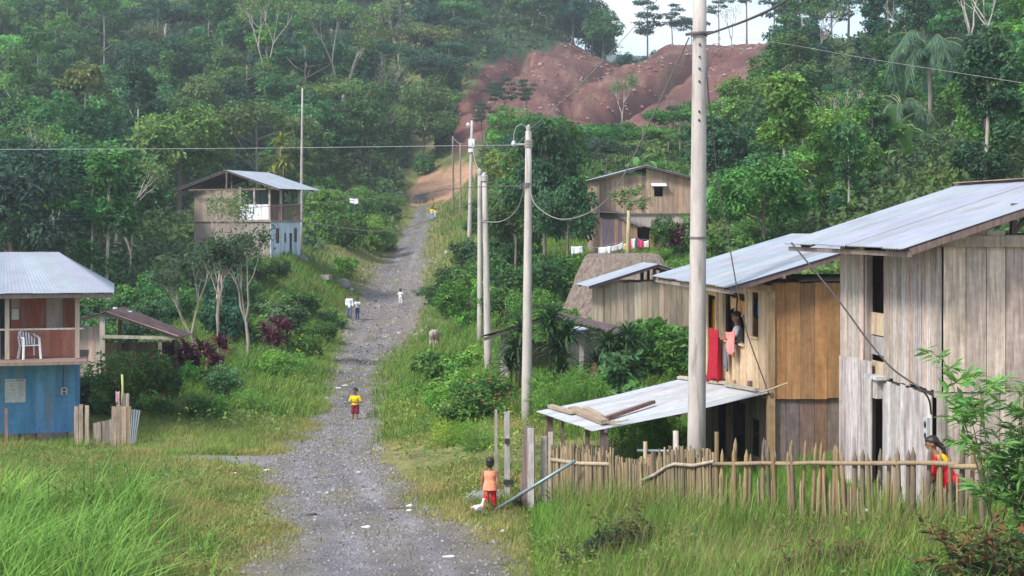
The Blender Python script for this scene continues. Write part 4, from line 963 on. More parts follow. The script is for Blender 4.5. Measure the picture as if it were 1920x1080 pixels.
# grey posts between road and fence
def post(px, Y, pyt, w, col, label, lean=0, th=None, name='wooden_post', mat='wood'):
    x, y = XY(px, Y); g = G(x, y); top = P(px, pyt, Y)[2]
    mb = MB(); mb.beam((0, 0, -.15), (lean, 0, top-g), w, th or w*.6, col)
    o = mb.build(name, M[mat], None); o.location = (x, y, g); o.rotation_euler = (0, 0, random.uniform(-.3, .3))
    return tag(o, label, 'post', 'old fence posts by the road')
post(930, 35, 768, .06, (.33, .29, .27), 'thinnest grey post, just right of the girl in orange')
pp = post(951, 34.5, 772, .12, (.34, .315, .31), 'grey post with two black straps, right of the girl in orange')
for py, wd in ((826, .1), (903, .22)):
    q = P(951, py, 34.5); mb = MB(); mb.box((q[0]-pp.location[0]+(wd-.1)*.3, -.06, q[2]-pp.location[2]), (wd, .06, .1), 0, (.03, .03, .035)); mb.build('strap', M['plain'], pp)
post(982, 34, 800, .2, (.19, .14, .13), 'dark brown leaning post behind the metal pipe', lean=.12)
post(996, 33.6, 803, .14, (.36, .33, .32), 'broad grey board post just right of the dark leaning post')
post(1020, 33.8, 818, .13, (.33, .29, .26), 'weathered grey post next to the left end of the cane fence')
post(1033, 33.55, 810, .1, (.37, .33, .29), 'pale post at the very end of the cane fence')
post(989, 36, 794, .09, (.22, .17, .16), 'short dark stake peeking above the grey board post')
mb = MB(); a_ = P(929, 946, 33.0); b_ = P(1078, 864, 32.4); a_[2] = G(a_[0], a_[1])+.04; mb.tube([a_, b_], .035, 10, (.24, .31, .32)); tag(mb.build('metal_pipe', M['iron'], None, True), 'long grey green metal pipe leaning up from the grass onto the cane fence', 'pipe')
mb = MB(); a_ = railpt(1196, 845, .15); b_ = railpt(1262, 846, .15); mb.tube([a_, b_], .03, 8, (.22, .30, .31)); tag(mb.build('metal_pipe', M['iron'], None, True), 'short grey green pipe lying level along the top of the cane fence', 'pipe')
# plank gate pieces by the blue house
def plank_panel(name, pxs, Y, cols, w, label, cat, n=None):
    x, y = XY(pxs[0][0], Y); g = G(x, y); o = empty(name, (x, y, g), 0, label, cat)
    for px, pt in pxs:
        xx = (px-960)*Y/F-x; mb = MB(); mb.box((xx, random.uniform(-.02, .02), (P(0, pt, Y)[2]-g-.2)/2), (w, .03, P(0, pt, Y)[2]-g+.2), 0, jit(random.choice(cols), .12)); mb.build('board', M['wood'], o)
    return o
plank_panel('plank_fence', [(143, 762), (152, 758), (163, 760)], 47.5, [(.28, .22, .17), (.31, .25, .2)], .12, 'short upright boards at the right corner of the blue house', 'fence')
o = plank_panel('plank_gate', [(178, 793), (186, 791), (194, 790), (202, 788), (209, 786)], 47.6, [(.23, .19, .16), (.26, .21, .19)], .115, 'low closed plank gate between two taller board groups near the blue house', 'gate')
plank_panel('plank_fence', [(214, 762), (224, 761), (233, 762), (241, 762)], 47.3, [(.29, .22, .16), (.26, .2, .15), (.32, .25, .19)], .14, 'tall upright boards right of the low gate, before the red flowered bush', 'fence')
x, y = XY(249, 47); g = G(x, y); mb = MB(); corr(mb, P(247, 766, 47), P(263, 768, 47.1), P(253, 832, 46.9), P(244, 832, 46.9), pitch=.08, amp=.01, sw=1, col=(.2, .225, .26)); tag(mb.build('zinc_sheet', M['zinc_old'], None), 'narrow zinc sheet leaning at the right end of the upright boards', 'metal sheet')
for px, pyt in ((222, 735), (231, 737), (239, 738)): post(px, 48.5, pyt, .1, (.33, .28, .25), 'grey stake standing behind the tall boards beside the red flowered bush').__setitem__('group', 'stakes behind the gate boards')
mb = MB(); a_, b_ = P(229, 762, 48), P(229, 702, 48); mb.tube([a_, (a_+b_)/2+(.02, 0, 0), b_], .035, 7, (.40, .42, .15)); tag(mb.build('bamboo_pole', M['cane'], None, True), 'greenish bamboo pole rising from the tall boards before the red flowered bush', 'pole')
cloth('cloth_rag', (P(217, 733, 48), P(224, 733, 48)), .35, 'pink and white rag hung on a stake before the red flowered bush', 'cloth', (.55, .30, .38), n=5, amp=.02, nrm=(0, -1, 0), seed=41)
post(12, 47.5, 766, .09, (.24, .13, .12), 'short dark red stake before the blue wall')
# washing line left
Yw = 66
for k, (pa, pb, drop, col, lab) in enumerate((((309, 660), (314, 659), .14, (.75, .76, .8), 'small white cloth at the left of the washing behind the bushes'), ((323, 658), (341, 655), .36, (.66, .56, .55), 'pinkish towel on the washing line beside the brown roofed shed'), ((343, 654), (362, 651), .33, (.78, .80, .84), 'white cloth on the washing line beside the brown roofed shed'))):
    cloth('laundry', (P(*pa, Yw), P(*pb, Yw)), drop, lab, 'laundry', col, n=5, amp=.03, nrm=(0, -1, 0), rag=.04, seed=60+k, th=.02)
mb = MB(); mb.tube([P(285, 660, Yw), P(341, 656, Yw), P(385, 648, Yw)], .01, 5, (.3, .3, .3)); tag(mb.build('washing_line', M['cable'], None), 'washing line right of the brown roofed shed', 'washing line')
cloth('cloth', (P(656, 372, 142), P(672, 373, 142)), .45, 'white cloth spread on a bush left of the far road', 'cloth', (.78, .8, .84), n=5, amp=.05, nrm=(0, -1, .3), seed=71, th=.03)
# bucket
x, y = XY(1612, 26.3); g = G(x, y); bk = empty('bucket', (x, y, g), 0, 'pale blue plastic bucket half hidden in grass behind the picket fence', 'bucket')
mb = MB(); mb.lathe((0, 0, 0), [(0, .12), (.02, .125), (.46, .17), (.48, .185), (.5, .185), (.5, .165), (.1, .12)], 18, col=(.55, .74, .84)); mb.build('body', M['plastic'], bk, True)
mb = MB(); mb.tube([(-.18, 0, .47), (-.14, 0, .62), (0, 0, .68), (.14, 0, .62), (.18, 0, .47)], .008, 6, (.6, .62, .64)); mb.build('handle', M['iron'], bk, True)
# ---- stones
def stone_mesh(name, sx, sy, sz, col, sd, n=12, m=8):
    rs = np.random.default_rng(sd); mb = MB(); mb.ellip((0, 0, 0), (1, 1, 1), n, m, col=col)
    v = mb.v[0]; k = rs.normal(size=(5, 3))
    d = sum(np.sin(v@a*2+i)*.09 for i, a in enumerate(k)); v *= (1+d)[:, None]; v[:, 2] = np.maximum(v[:, 2], -.55); v *= np.array([sx, sy, sz]); mb.v[0] = v
    return mb
for px, Y, s, col, lab in ((903, 34.2, (.3, .25, .2), (.2, .185, .185), 'grey rock behind the feet of the girl in orange'), (941, 34.6, (.16, .14, .13), (.2, .19, .17), 'small grey rock beside the metal pipe foot'),
        (641, 117, (.6, .5, .5), (.24, .23, .23), 'dark boulder right of the concrete slab on the left bank'), (655, 117, (.35, .3, .2), (.40, .38, .37), 'small pale stone beside the dark boulder on the left bank'), (566, 115, (.45, .4, .4), (.20, .2, .2), 'dark stone against the corner of the white and blue house'),
        (838, 136, (.24, .2, .2), (.36, .35, .34), 'white stone in the grass right of the far road'), (1820, 21.6, (.3, .25, .16), (.30, .28, .27), 'grey rock at the lower right under the reddish shrub')):
    o = stone_mesh('', *s, col, int(px)).build('rock', M['rock'], None, True); o.location = GP(px, Y, s[2]*.35); tag(o, lab, 'rock')
def lit(px, Y, w, l, col, label, rz=0, name='litter', h=.03):
    o = None; mb = MB(); V = []
    w *= .75; l *= .75; mb.ellip((0, 0, 0), (w, l, h), 9, 5, col=col); v = mb.v[0]; v *= (1+.25*np.sin(v[:, :1]*40+v[:, 1:2]*31)); o = mb.build(name, M['plain'], None, True); o.location = GP(px, Y, .03); o.rotation_euler = (0, 0, rz); return tag(o, label, 'litter')
# scraps on the road, drawn from the photograph
for px, py, w, l, c, lab in ((844, 1047, .16, .05, (.6, .6, .6), 'white scrap low on the right of the gravel road'), (687, 991, .13, .05, (.72, .72, .73), 'white scrap in the middle of the near gravel'), (767, 951, .1, .04, (.72, .72, .73), 'white scrap at the right road edge, left of the duck'), (766, 960, .09, .03, (.6, .6, .6), 'lower white scrap at the right road edge'),
        (738, 955, .28, .03, (.12, .085, .08), 'dark stick lying at the right edge of the near road'), (586, 967, .16, .05, (.08, .06, .055), 'dark clump on the near road, left side'), (672, 888, .09, .06, (.4, .39, .39), 'grey stone in the road middle'), (613, 927, .06, .05, (.45, .44, .43), 'pale stone left of the road middle'), (563, 829, .06, .05, (.07, .055, .05), 'dark lump where the side track joins'),
        (638, 799, .3, .04, (.10, .08, .075), 'dark strip of rubbish just before the boy in yellow'), (440, 890, .14, .05, (.7, .7, .7), 'white scrap on the side track'), (500, 884, .11, .05, (.65, .62, .6), 'pale scrap where the side track meets the road'), (596, 760, .25, .09, (.62, .6, .58), 'white rubbish on the left road edge by the boy'), (635, 729, .2, .08, (.66, .65, .64), 'white scrap on the road behind the boy'), (648, 724, .2, .07, (.62, .6, .58), 'smaller white scrap on the road behind the boy'), (942, 999, .07, .06, (.7, .7, .7), 'white scrap in the dry grass below the duck')):
    Yq = 60.
    for _ in range(40): x = (px-960)*Yq/F; Yq = .5*Yq+.5*(ZC-G(x, Yq))*F/(py-HZ)
    lit(px, Yq, w, l, c, lab, random.uniform(-.2, .2))
# ------------------------------------------------------------------ living figures: overlapping volumes fused into one surface
def fuse(mb, name, mat, parent, voxel, colfn=None, base=(1, 1, 1), smooth=2):
    me0 = bpy.data.meshes.new('tmp'); me0.from_pydata(np.concatenate(mb.v).tolist(), [], mb.f)
    t = bpy.data.objects.new('tmp', me0); COL.objects.link(t)
    m = t.modifiers.new('r', 'REMESH'); m.mode = 'VOXEL'; m.voxel_size = voxel; m.use_smooth_shade = True
    if smooth: s = t.modifiers.new('s', 'SMOOTH'); s.factor = .5; s.iterations = smooth
    bpy.context.view_layer.update()
    me = bpy.data.meshes.new_from_object(t.evaluated_get(bpy.context.evaluated_depsgraph_get()))
    bpy.data.objects.remove(t); bpy.data.meshes.remove(me0)
    me.name = name
    n = len(me.vertices); V = np.empty(n*3, dtype=np.float32); me.vertices.foreach_get('co', V); V = V.reshape(-1, 3)
    c = np.tile(np.asarray(base, float), (n, 1))
    if colfn: c = colfn(V, c)
    for a in list(me.color_attributes): me.color_attributes.remove(a)
    setcol(me, c); me.materials.clear(); me.materials.append(mat)
    me.polygons.foreach_set('use_smooth', [True]*len(me.polygons))
    return link(name, me, parent)
SKIN = (.26, .125, .075)
def person(loc, rz, h, label, kid=.3, arms=None, legs=None, lean=(0, 0), head=(0, 0), top=None, bottom=None, hair='short', shoes=None, vox=.010, sit=False, group=None, fem=False, dress=None, skin=SKIN):
    """standing figure facing +Y; arms/legs: (left, right) lists of segment direction vectors; lean: (fwd, side) of the trunk"""
    o = empty('person', loc, rz, label, 'person', group)
    hk = .135+.06*kid                          # head height share
    hip = .515-.06*kid; sh = 1-hk*1.18; hw = .088+.012*kid; sw = .108+.012*kid
    U = lambda *v: np.array(v, float)
    pel = U(0, 0, hip); f = lean[0]; sd = lean[1]
    ax = U(math.sin(sd), math.sin(f), math.cos(f)*math.cos(sd))
    chest = pel+ax*(sh-hip)*.72; neck = pel+ax*(sh-hip)
    hd = neck+ax*hk*.06+U(math.sin(head[1])*.2*hk, math.sin(head[0]+f)*.35*hk, hk*.62*math.cos(head[0]))
    waist = pel+ax*(sh-hip)*.34
    b = MB()
    tk = .98+.12*kid
    # trunk, neck, head
    b.ellip(pel+ax*.02, (.088*tk, .062*tk, .07), 14, 9); b.ellip(waist, (.074*tk, .056*tk, .08), 14, 9); b.ellip(chest-ax*.02, (.094*tk, .064*tk, .10), 14, 9)
    for s in (-1, 1): b.capsule(neck-ax*.045, neck-ax*.04+U(s*sw*.9, 0, -.01), .034, .033)
    b.capsule(neck-ax*.03, hd-U(0, 0, hk*.28), .034+.002*kid, .031+.004*kid)
    yaw = head[2] if len(head) > 2 else 0.
    fw = U(-math.sin(yaw), math.cos(yaw), 0); rt = U(math.cos(yaw), math.sin(yaw), 0); pt = head[0]
    up = U(0, 0, math.cos(pt))+fw*math.sin(pt); fw = fw*math.cos(pt)-U(0, 0, math.sin(pt))
    Rm = np.stack([rt, fw, up], 1); hh = hk/2
    b.ellip(hd+up*hh*.16, (hh*.74, hh*.86, hh*.84), 16, 11, Rm); b.ellip(hd+fw*hh*.18-up*hh*.42, (hh*.52, hh*.55, hh*.58), 14, 9, Rm)
    b.ellip(hd+fw*hh*.84-up*hh*.12, (hh*.13, hh*.18, hh*.2), 8, 6, Rm)          # nose
    b.ellip(hd+fw*hh*.70-up*hh*.52, (hh*.26, hh*.12, hh*.1), 8, 6, Rm)          # lips
    for s in (-1, 1): b.ellip(hd+rt*s*hh*.76-up*hh*.1-fw*hh*.05, (hh*.1, hh*.18, hh*.26), 8, 6, Rm)
    eyes = [hd+fw*hh*.76+rt*s*hh*.3+up*hh*.08 for s in (-1, 1)]; mouth = hd+fw*hh*.8-up*hh*.52
    # arms
    ua, fa = .165, .14; arms = arms or [((-.12, 0, -1), (-.05, .12, -1)), ((.12, 0, -1), (.05, .12, -1))]; J = []
    for s, (d1, d2) in zip((-1, 1), arms):
        S = neck-ax*.045+U(s*sw, 0, -.006); d1 = U(*d1)/np.linalg.norm(d1); d2 = U(*d2)/np.linalg.norm(d2)
        E = S+d1*ua; W = E+d2*fa; J.append((S, E, W, d2))
        b.capsule(S, E, .030*tk, .0235*tk); b.capsule(E, W, .0235*tk, .0165*tk)
        dd, si, uu = frame(d2, (s*.9, .3, .2))
        pm = W+d2*.032; b.capsule(W, pm, .0165, .017); b.ellip(pm, (.019, .011, .03), 10, 7, np.stack([si, uu, d2/np.linalg.norm(d2)], 1))
        for k in range(4):
            r0 = pm+d2*.016+si*(k-1.5)*.0098; L = (.03, .036, .034, .026)[k]
            b.capsule(r0, r0+d2*L*.55+uu*.004, .0058, .0054, 6); b.capsule(r0+d2*L*.55+uu*.004, r0+d2*L+uu*.013, .0054, .0045, 6)
        b.capsule(pm-d2*.012+si*.012, pm+d2*.012+si*.032+uu*.006, .007, .005, 6)
    # legs
    legs = legs or [((-.03, .0, -1), (0, -.02, -1)), ((.03, .02, -1), (0, -.03, -1))]; K = []
    tl = (hip-.035)*.52; sl = (hip-.035)*.48
    for s, (d1, d2) in zip((-1, 1), legs):
        Hh = pel+U(s*hw*.55, 0, -.015); d1 = U(*d1)/np.linalg.norm(d1); d2 = U(*d2)/np.linalg.norm(d2)
        Kn = Hh+d1*tl; An = Kn+d2*sl; K.append((Hh, Kn, An))
        b.capsule(Hh, Kn, .052*tk, .036*tk); b.capsule(Kn, Kn*.62+An*.38, .035*tk, .033*tk); b.capsule(Kn*.62+An*.38, An, .033*tk, .02*tk)
        ft = U(0, 1, -.12) if d2[1] > -.35 else U(0, .35, -1.)
        b.capsule(An-U(0, .012, .012), An+ft*.075-U(0, 0, .012), .02, .017); b.capsule(An+ft*.05-U(0, 0, .016), An+ft*.088-U(.0, 0, .018), .02, .014)
    drop = min(k[2][2] for k in K)-.033 if not sit else 0
    for lst in (b.v,):
        for i in range(len(lst)): lst[i] = (lst[i]-U(0, 0, drop))*h
    Q = lambda p: (p-U(0, 0, drop))*h
    def colr(V, c):
        for e in eyes:
            d = np.linalg.norm(V-Q(e), axis=1); c[d < h*hh*.17] = (.035, .02, .018)
            d = np.linalg.norm(V-Q(e+up*hh*.22), axis=1); c[d < h*hh*.10] = (.05, .028, .02)
        d = np.linalg.norm((V-Q(mouth))*np.array([.5, .5, 1.3]), axis=1); c[d < h*hh*.12] = (.25, .075, .06)
        if shoes:
            z = np.minimum.reduce([np.linalg.norm(V-Q(k[2]+U(0, .03, -.015)), axis=1) for k in K]); c[z < h*.085] = shoes
        return c
    fuse(b, 'body', M['skin'], o, vox*h, colr, skin, 2)
    T = lambda mb: [mb.v.__setitem__(i, (mb.v[i]-U(0, 0, drop))*h) for i in range(len(mb.v))]
    if hair:
        m = MB(); m.ellip(hd+up*hh*.30-fw*hh*.16, (hh*.84, hh*.86, hh*.82), 16, 10, Rm); m.ellip(hd+up*hh*.5+fw*hh*.16, (hh*.72, hh*.74, hh*.5), 14, 9, Rm)
        if hair == 'bob': m.ellip(hd-up*hh*.25-fw*hh*.42, (hh*.84, hh*.52, hh*.78), 14, 9, Rm)
        if hair == 'long':
            m.capsule(hd-fw*hh*.5, hd-fw*hh*.85-up*hh*1.5, hh*.62, hh*.55); m.capsule(hd-fw*hh*.85-up*hh*1.5, hd-fw*hh*1.0-up*hh*3.0, hh*.55, hh*.3)
            for s in (-1, 1): m.capsule(hd+rt*s*hh*.6-fw*hh*.2, hd+rt*s*hh*.6-fw*hh*.5-up*hh*1.4, hh*.3, hh*.25)
        if hair == 'tail': m.capsule(hd-fw*hh*.7, hd-fw*hh*1.3-up*hh*.6, hh*.45, hh*.4); m.capsule(hd-fw*hh*1.3-up*hh*.6, hd-fw*hh*1.5-up*hh*1.7, hh*.4, hh*.22)
        if hair == 'bun':
            for s in (-1, 1): m.ellip(hd+rt*s*hh*.55+up*hh*.8-fw*hh*.2, (hh*.36, hh*.36, hh*.36))
        T(m); fuse(m, 'hair', M['hair'], o, vox*h*1.1, None, (.018, .013, .014), 1)
    if top:
        m = MB(); e = .014
        m.ellip(chest-ax*.02, (.094*tk+e, .064*tk+e, .10+e*.2), 14, 9); m.ellip(waist, (.078*tk+e, .058*tk+e, .09), 14, 9); m.ellip(pel+ax*.045, (.088*tk+e, .064*tk+e, .055), 14, 9)
        for s, (S, E, W, d2) in zip((-1, 1), J):
            m.capsule(neck-ax*.05, neck-ax*.045+U(s*sw*.88, 0, -.014), .042, .040)
            sl_ = top.get('sleeve', .6)
            if sl_ > 0:
                m.capsule(S, S+(E-S)*min(sl_, 1), .043, .038)
                if sl_ > 1: m.capsule(E, E+(W-E)*(sl_-1), .036, .03)
        if top.get('long'): m.capsule(pel+ax*.02, pel-ax*top['long'], .092*tk+e*.3, .092*tk)
        T(m)
        c2 = top.get('col2')
        def tc_(V, c):
            if c2: c[(V[:, 2] > Q(waist+ax*.05)[2]) & top['test'](V/h)] = c2
            return c
        fuse(m, 'shirt', M['cloth'], o, vox*h*1.15, tc_, top['col'], 2)
    if dress:
        m = MB(); e = .012; hem = dress['hem']
        zt_ = (neck-ax*.035)[2]; prof = [(hem, dress.get('flare', .125)), (hem+.012, dress.get('flare', .125)+.004), (pel[2]+.05, .108*tk), (waist[2], .09*tk), (chest[2]-.02, .098*tk+e), (chest[2]+.06, .088*tk), (zt_, .045)]
        m.lathe((pel[0]+.0, pel[1], 0), [(z, r) for z, r in prof], 22, 1.05, .78)
        T(m); fuse(m, 'dress', M['cloth'], o, vox*h*1.1, None, dress['col'], 2)
    if bottom:
        m = MB(); ln = bottom['len']
        m.ellip(pel+ax*.0, (.092*tk+.008, .068*tk+.008, .072), 14, 9)
        for Hh, Kn, An in K:
            wd = bottom.get('wide', 0)
            if ln <= 1: m.capsule(Hh, Hh+(Kn-Hh)*ln, .060*tk, .05*tk+wd)
            else: m.capsule(Hh, Kn, .060*tk, .045*tk+wd*.6); m.capsule(Kn, Kn+(An-Kn)*(ln-1), .044*tk+wd*.6, .034*tk+wd)
        T(m); fuse(m, 'trousers' if ln > 1 else 'shorts', M['cloth'], o, vox*h*1.15, None, bottom['col'], 2)
    return o, Q, J, hd, h

# girl seen from behind beside the pipe, walking away
person(GP(919, 33.2), R(-8), 1.07, 'girl seen from behind in a sleeveless orange top and red trousers, beside the metal pipe', 1.0, vox=.0085,
       arms=[((-.22, -.05, -1), (-.05, .12, -1)), ((.30, -.02, -1), (.18, .12, -1))], legs=[((-.05, -.18, -1), (-.02, -.55, -1)), ((.05, .16, -1), (.0, -.04, -1))],
       dress=dict(hem=.36, flare=.135, col=(.80, .30, .17)), bottom=dict(len=1.85, col=(.62, .012, .025), wide=.014), hair='bob', shoes=(.02, .02, .03))
# boy in yellow on the road, arms folded in front
person(GP(666, 55), R(176), 1.12, 'boy in yellow T shirt and dark red shorts standing with folded arms on the road', 1.0, vox=.0095,
       arms=[((-.42, .05, -1), (.95, .62, .05)), ((.42, .05, -1), (-.95, .5, .1))], legs=[((-.05, .02, -1), (0, -.02, -1)), ((.07, .0, -1), (.02, -.04, -1))], head=(0, 0, -.5),
       top=dict(col=(.80, .58, .01), sleeve=.75), bottom=dict(len=.85, col=(.20, .02, .04), wide=.014), hair='short')
# the couple coming down
person(GP(655, 106), R(184), 1.62, 'woman in white long sleeves and blue jeans walking down the rocky road', .15, vox=.012,
       arms=[((-.2, .05, -1), (-.05, .3, -1)), ((.15, .1, -1), (-.1, .6, -.5))], legs=[((-.04, .18, -1), (0, -.05, -1)), ((.04, -.12, -1), (0, -.3, -1))],
       top=dict(col=(.74, .78, .84), sleeve=1.8, long=.03), bottom=dict(len=1.55, col=(.10, .17, .30)), hair='short', shoes=(.03, .03, .035))
person(GP(670, 106.6), R(170), 1.42, 'smaller girl in a pale green top and dark jeans walking beside the woman in white', .3, vox=.012,
       arms=[((-.25, .2, -1), (.5, .8, .1)), ((.25, .2, -1), (-.5, .8, .15))], legs=[((-.04, .1, -1), (0, -.1, -1)), ((.04, -.05, -1), (0, -.15, -1))],
       top=dict(col=(.56, .66, .64), sleeve=.5), bottom=dict(len=1.8, col=(.06, .085, .19)), hair='tail', shoes=(.03, .03, .03))
# child in white going up
person(GP(751, 114.5), R(5), 1.2, 'child all in white seen from behind on the stony rise of the road', .8, vox=.012,
       arms=[((-.2, .05, -1), (-.05, .25, -1)), ((.2, .05, -1), (.05, .25, -1))], legs=[((-.04, .1, -1), (0, -.1, -1)), ((.04, -.1, -1), (0, -.25, -1))],
       top=dict(col=(.80, .79, .76), sleeve=.6), bottom=dict(len=1.5, col=(.70, .66, .68)), hair='bun')
# the far pair
person(GP(810, 172), R(185), 1.55, 'distant person in a yellow top and long blue skirt at the top of the road', .2, vox=.014, top=dict(col=(.72, .58, .05), sleeve=.8), dress=None, bottom=dict(len=1.5, col=(.20, .36, .52), wide=.03), hair='long')
person(GP(816, 172.6), R(190), 1.25, 'distant child in white standing just right of the person in the blue skirt', .7, vox=.014, top=dict(col=(.74, .72, .72), sleeve=.8), bottom=dict(len=1.0, col=(.65, .62, .62)), hair='short')
person(GP(811, 186), R(185), 1.4, 'farthest small person in ochre before the bare dirt bank', .4, vox=.014, top=dict(col=(.40, .24, .07), sleeve=.9), bottom=dict(len=1.7, col=(.25, .17, .07)), hair='short')
# woman stooping behind the picket fence
person(GP(1786, 24.7), R(80), 1.64, 'dark haired woman in a red shirt with a yellow sleeve stooping behind the picket fence', .1, vox=.0085, lean=(.5, 0), head=(.15, 0),
       arms=[((-.1, .35, -1), (0, .5, -1)), ((.12, .3, -1), (0, .45, -1))], legs=[((-.04, .12, -1), (0, -.08, -1)), ((.04, -.1, -1), (0, -.12, -1))],
       top=dict(col=(.62, .015, .03), sleeve=.8, long=.06, col2=(.85, .45, .01), test=lambda V: (V[:, 0] < -.02) & (V[:, 1] < .15) & (V[:, 2] > .72)), bottom=dict(len=1.6, col=(.05, .05, .07)), hair='tail')
# girl leaning at the window with washing in her hands
wp = HM(.06, 2.3, 0); zf_ = HM(0, 0, 2.86-.82)[2]
person((wp[0], wp[1], 2.36), RZ+R(78), 1.6, 'long haired girl in a white T shirt leaning at the tan house window', .4, vox=.0085, lean=(.1, 0), head=(.1, 0, .35),
       arms=[((-.1, .25, -1), (.0, 1, .05)), ((.12, .25, -1), (.0, 1, .1))], top=dict(col=(.74, .74, .78), sleeve=.55, long=.02), bottom=dict(len=1.6, col=(.08, .08, .12)), hair='long')
cloth('shirt', (P(1360, 622, 37.0), P(1379, 618, 36.4)), .5, 'pink and orange cloth held out of the window by the girl', 'clothes', (.72, .25, .23), n=10, amp=.06, nrm=(-.8, -.6, 0), seed=91, rag=.12)

# ------------------------------------------------------------------ animals
dk = empty('donkey', GP(815, 86), R(-8), 'pale donkey seen from behind grazing at the right of the rocky road', 'donkey')
b = MB(); a = np.array
b.ellip((0, 0, .84), (.25, .52, .27), 16, 11); b.ellip((0, -.36, .88), (.25, .26, .25), 14, 9); b.ellip((0, .36, .82), (.22, .25, .27), 14, 9); b.ellip((0, .05, .72), (.23, .36, .2))
b.capsule((0, .5, .9), (0, .95, .62), .15, .10); b.capsule((0, .93, .66), (0, 1.12, .25), .1, .075); b.capsule((0, 1.1, .3), (0, 1.16, .1), .075, .06)
for s in (-1, 1):
    b.capsule((s*.05, .92, .74), (s*.13, .84, .93), .035, .02)
    b.capsule((s*.12, -.42, .82), (s*.15, -.34, .56), .12, .075); b.capsule((s*.15, -.34, .58), (s*.15, -.52, .36), .066, .042); b.capsule((s*.15, -.52, .36), (s*.15, -.47, .06), .036, .03); b.capsule((s*.15, -.46, .05), (s*.15, -.42, .03), .042, .04)
    yo = .06*s
    b.capsule((s*.12, .4, .74), (s*.12, .38+yo, .42), .085, .05); b.capsule((s*.12, .38+yo, .42), (s*.12, .40+yo, .06), .042, .032); b.capsule((s*.12, .41+yo, .05), (s*.12, .45+yo, .03), .04, .038)
b.capsule((0, -.6, .98), (0, -.7, .8), .04, .03); b.capsule((0, -.7, .8), (.01, -.69, .42), .026, .04)
def dkc(V, c):
    c[V[:, 2] < .07] = (.1, .08, .07); t = (np.abs(V[:, 0]) < .05) & (V[:, 1] < -.55); c[t] = c[t]*.7
    lo_ = V[:, 2] < .5; c[lo_] = c[lo_]*1.2
    return c
fuse(b, 'body', M['fur'], dk, .018, dkc, (.36, .285, .255), 3)
dg = empty('puppy', GP(970, 33.6), R(188), 'small black puppy with tan paws facing out between the pipe and the dark post', 'dog')
b = MB(); b.ellip((0, -.06, .17), (.075, .15, .08)); b.ellip((0, .06, .17), (.075, .08, .085)); b.capsule((0, .1, .2), (0, .16, .25), .05, .045); b.ellip((0, .19, .27), (.06, .065, .055)); b.capsule((0, .22, .255), (0, .285, .24), .033, .022)
for s in (-1, 1):
    b.capsule((s*.045, .17, .31), (s*.095, .16, .32), .024, .012); b.capsule((s*.05, .09, .15), (s*.05, .1, .02), .026, .02); b.capsule((s*.05, .1, .015), (s*.05, .13, .012), .02, .016)
    b.capsule((s*.05, -.15, .16), (s*.055, -.12, .09), .04, .026); b.capsule((s*.055, -.12, .09), (s*.055, -.19, .06), .022, .016); b.capsule((s*.055, -.19, .06), (s*.055, -.175, .015), .015, .014)
b.capsule((0, -.2, .2), (0, -.3, .3), .018, .01)
def dgc(V, c):
    c[(V[:, 2] < .07) & (V[:, 1] > .05)] = (.30, .19, .10); c[(V[:, 1] > .25) & (V[:, 2] < .235)] = (.25, .16, .09)
    for s in (-1, 1): c[np.linalg.norm(V-a([s*.03, .245, .285]), axis=1) < .011] = (.2, .12, .06)
    return c
fuse(b, 'body', M['fur'], dg, .008, dgc, (.022, .021, .024), 2)
dc = empty('duck', GP(897, 32.4), R(-48), 'white duck on the dry grass at the feet of the girl in orange', 'duck')
b = MB(); b.ellip((0, 0, .16), (.075, .13, .075), 14, 10); b.ellip((0, .07, .17), (.06, .06, .065)); b.capsule((0, .1, .19), (0, .13, .29), .035, .026); b.ellip((0, .145, .315), (.03, .04, .03)); b.capsule((0, .17, .31), (0, .215, .303), .014, .013); b.capsule((0, -.1, .17), (0, -.19, .2), .045, .014)
for s in (-1, 1):
    b.ellip((s*.068, -.02, .17), (.014, .1, .05)); b.capsule((s*.035, .0, .1), (s*.035, .005, .02), .012, .009); b.ellip((s*.035, .03, .012), (.024, .035, .009))
def dcc(V, c):
    c[(V[:, 1] > .175) & (V[:, 2] > .28)] = (.55, .25, .06); c[V[:, 2] < .085] = (.5, .25, .06)
    for s in (-1, 1): c[np.linalg.norm(V-a([s*.027, .158, .325]), axis=1) < .008] = (.02, .02, .02)
    return c
fuse(b, 'body', M['fur'], dc, .007, dcc, (.68, .64, .60), 2)
# ------------------------------------------------------------------ leaves
def leafcards(pos, nrm, size, asp, rs, fold=.25, dirs=None):
    """one folded diamond leaf (two triangles as a quad) per position"""
    n = len(pos); nrm = nrm/(np.linalg.norm(nrm, axis=1, keepdims=True)+1e-9)
    t = rs.normal(size=(n, 3)) if dirs is None else dirs+rs.normal(size=(n, 3))*.25
    t = t-nrm*(t*nrm).sum(1, keepdims=True); t /= np.linalg.norm(t, axis=1, keepdims=True)+1e-9
    s = np.cross(nrm, t); L = np.asarray(size)[:, None]; Wd = L*asp
    V = np.stack([pos, pos+t*L*.5+s*Wd*.5+nrm*Wd*fold, pos+t*L, pos+t*L*.5-s*Wd*.5+nrm*Wd*fold], 1).reshape(-1, 3)
    return V, np.arange(4*n).reshape(n, 4)
def leafmesh(name, pos, nrm, size, asp, rs, var=.35, col=None, dirs=None, fold=.25, mat=None):
    V, Fc = leafcards(pos, nrm, size, asp, rs, fold, dirs)
    n = len(pos)
    c = np.ones((n, 3)) if col is None else col.copy()
    c = c*(1+rs.uniform(-var, var, (n, 1)))
    c[:, 0] *= 1+rs.uniform(-.2, .15, n); c[:, 2] *= 1+rs.uniform(-.3, .3, n)
    return np_mesh(name, V, Fc, np.repeat(c, 4, 0), mat or M['leaf'])
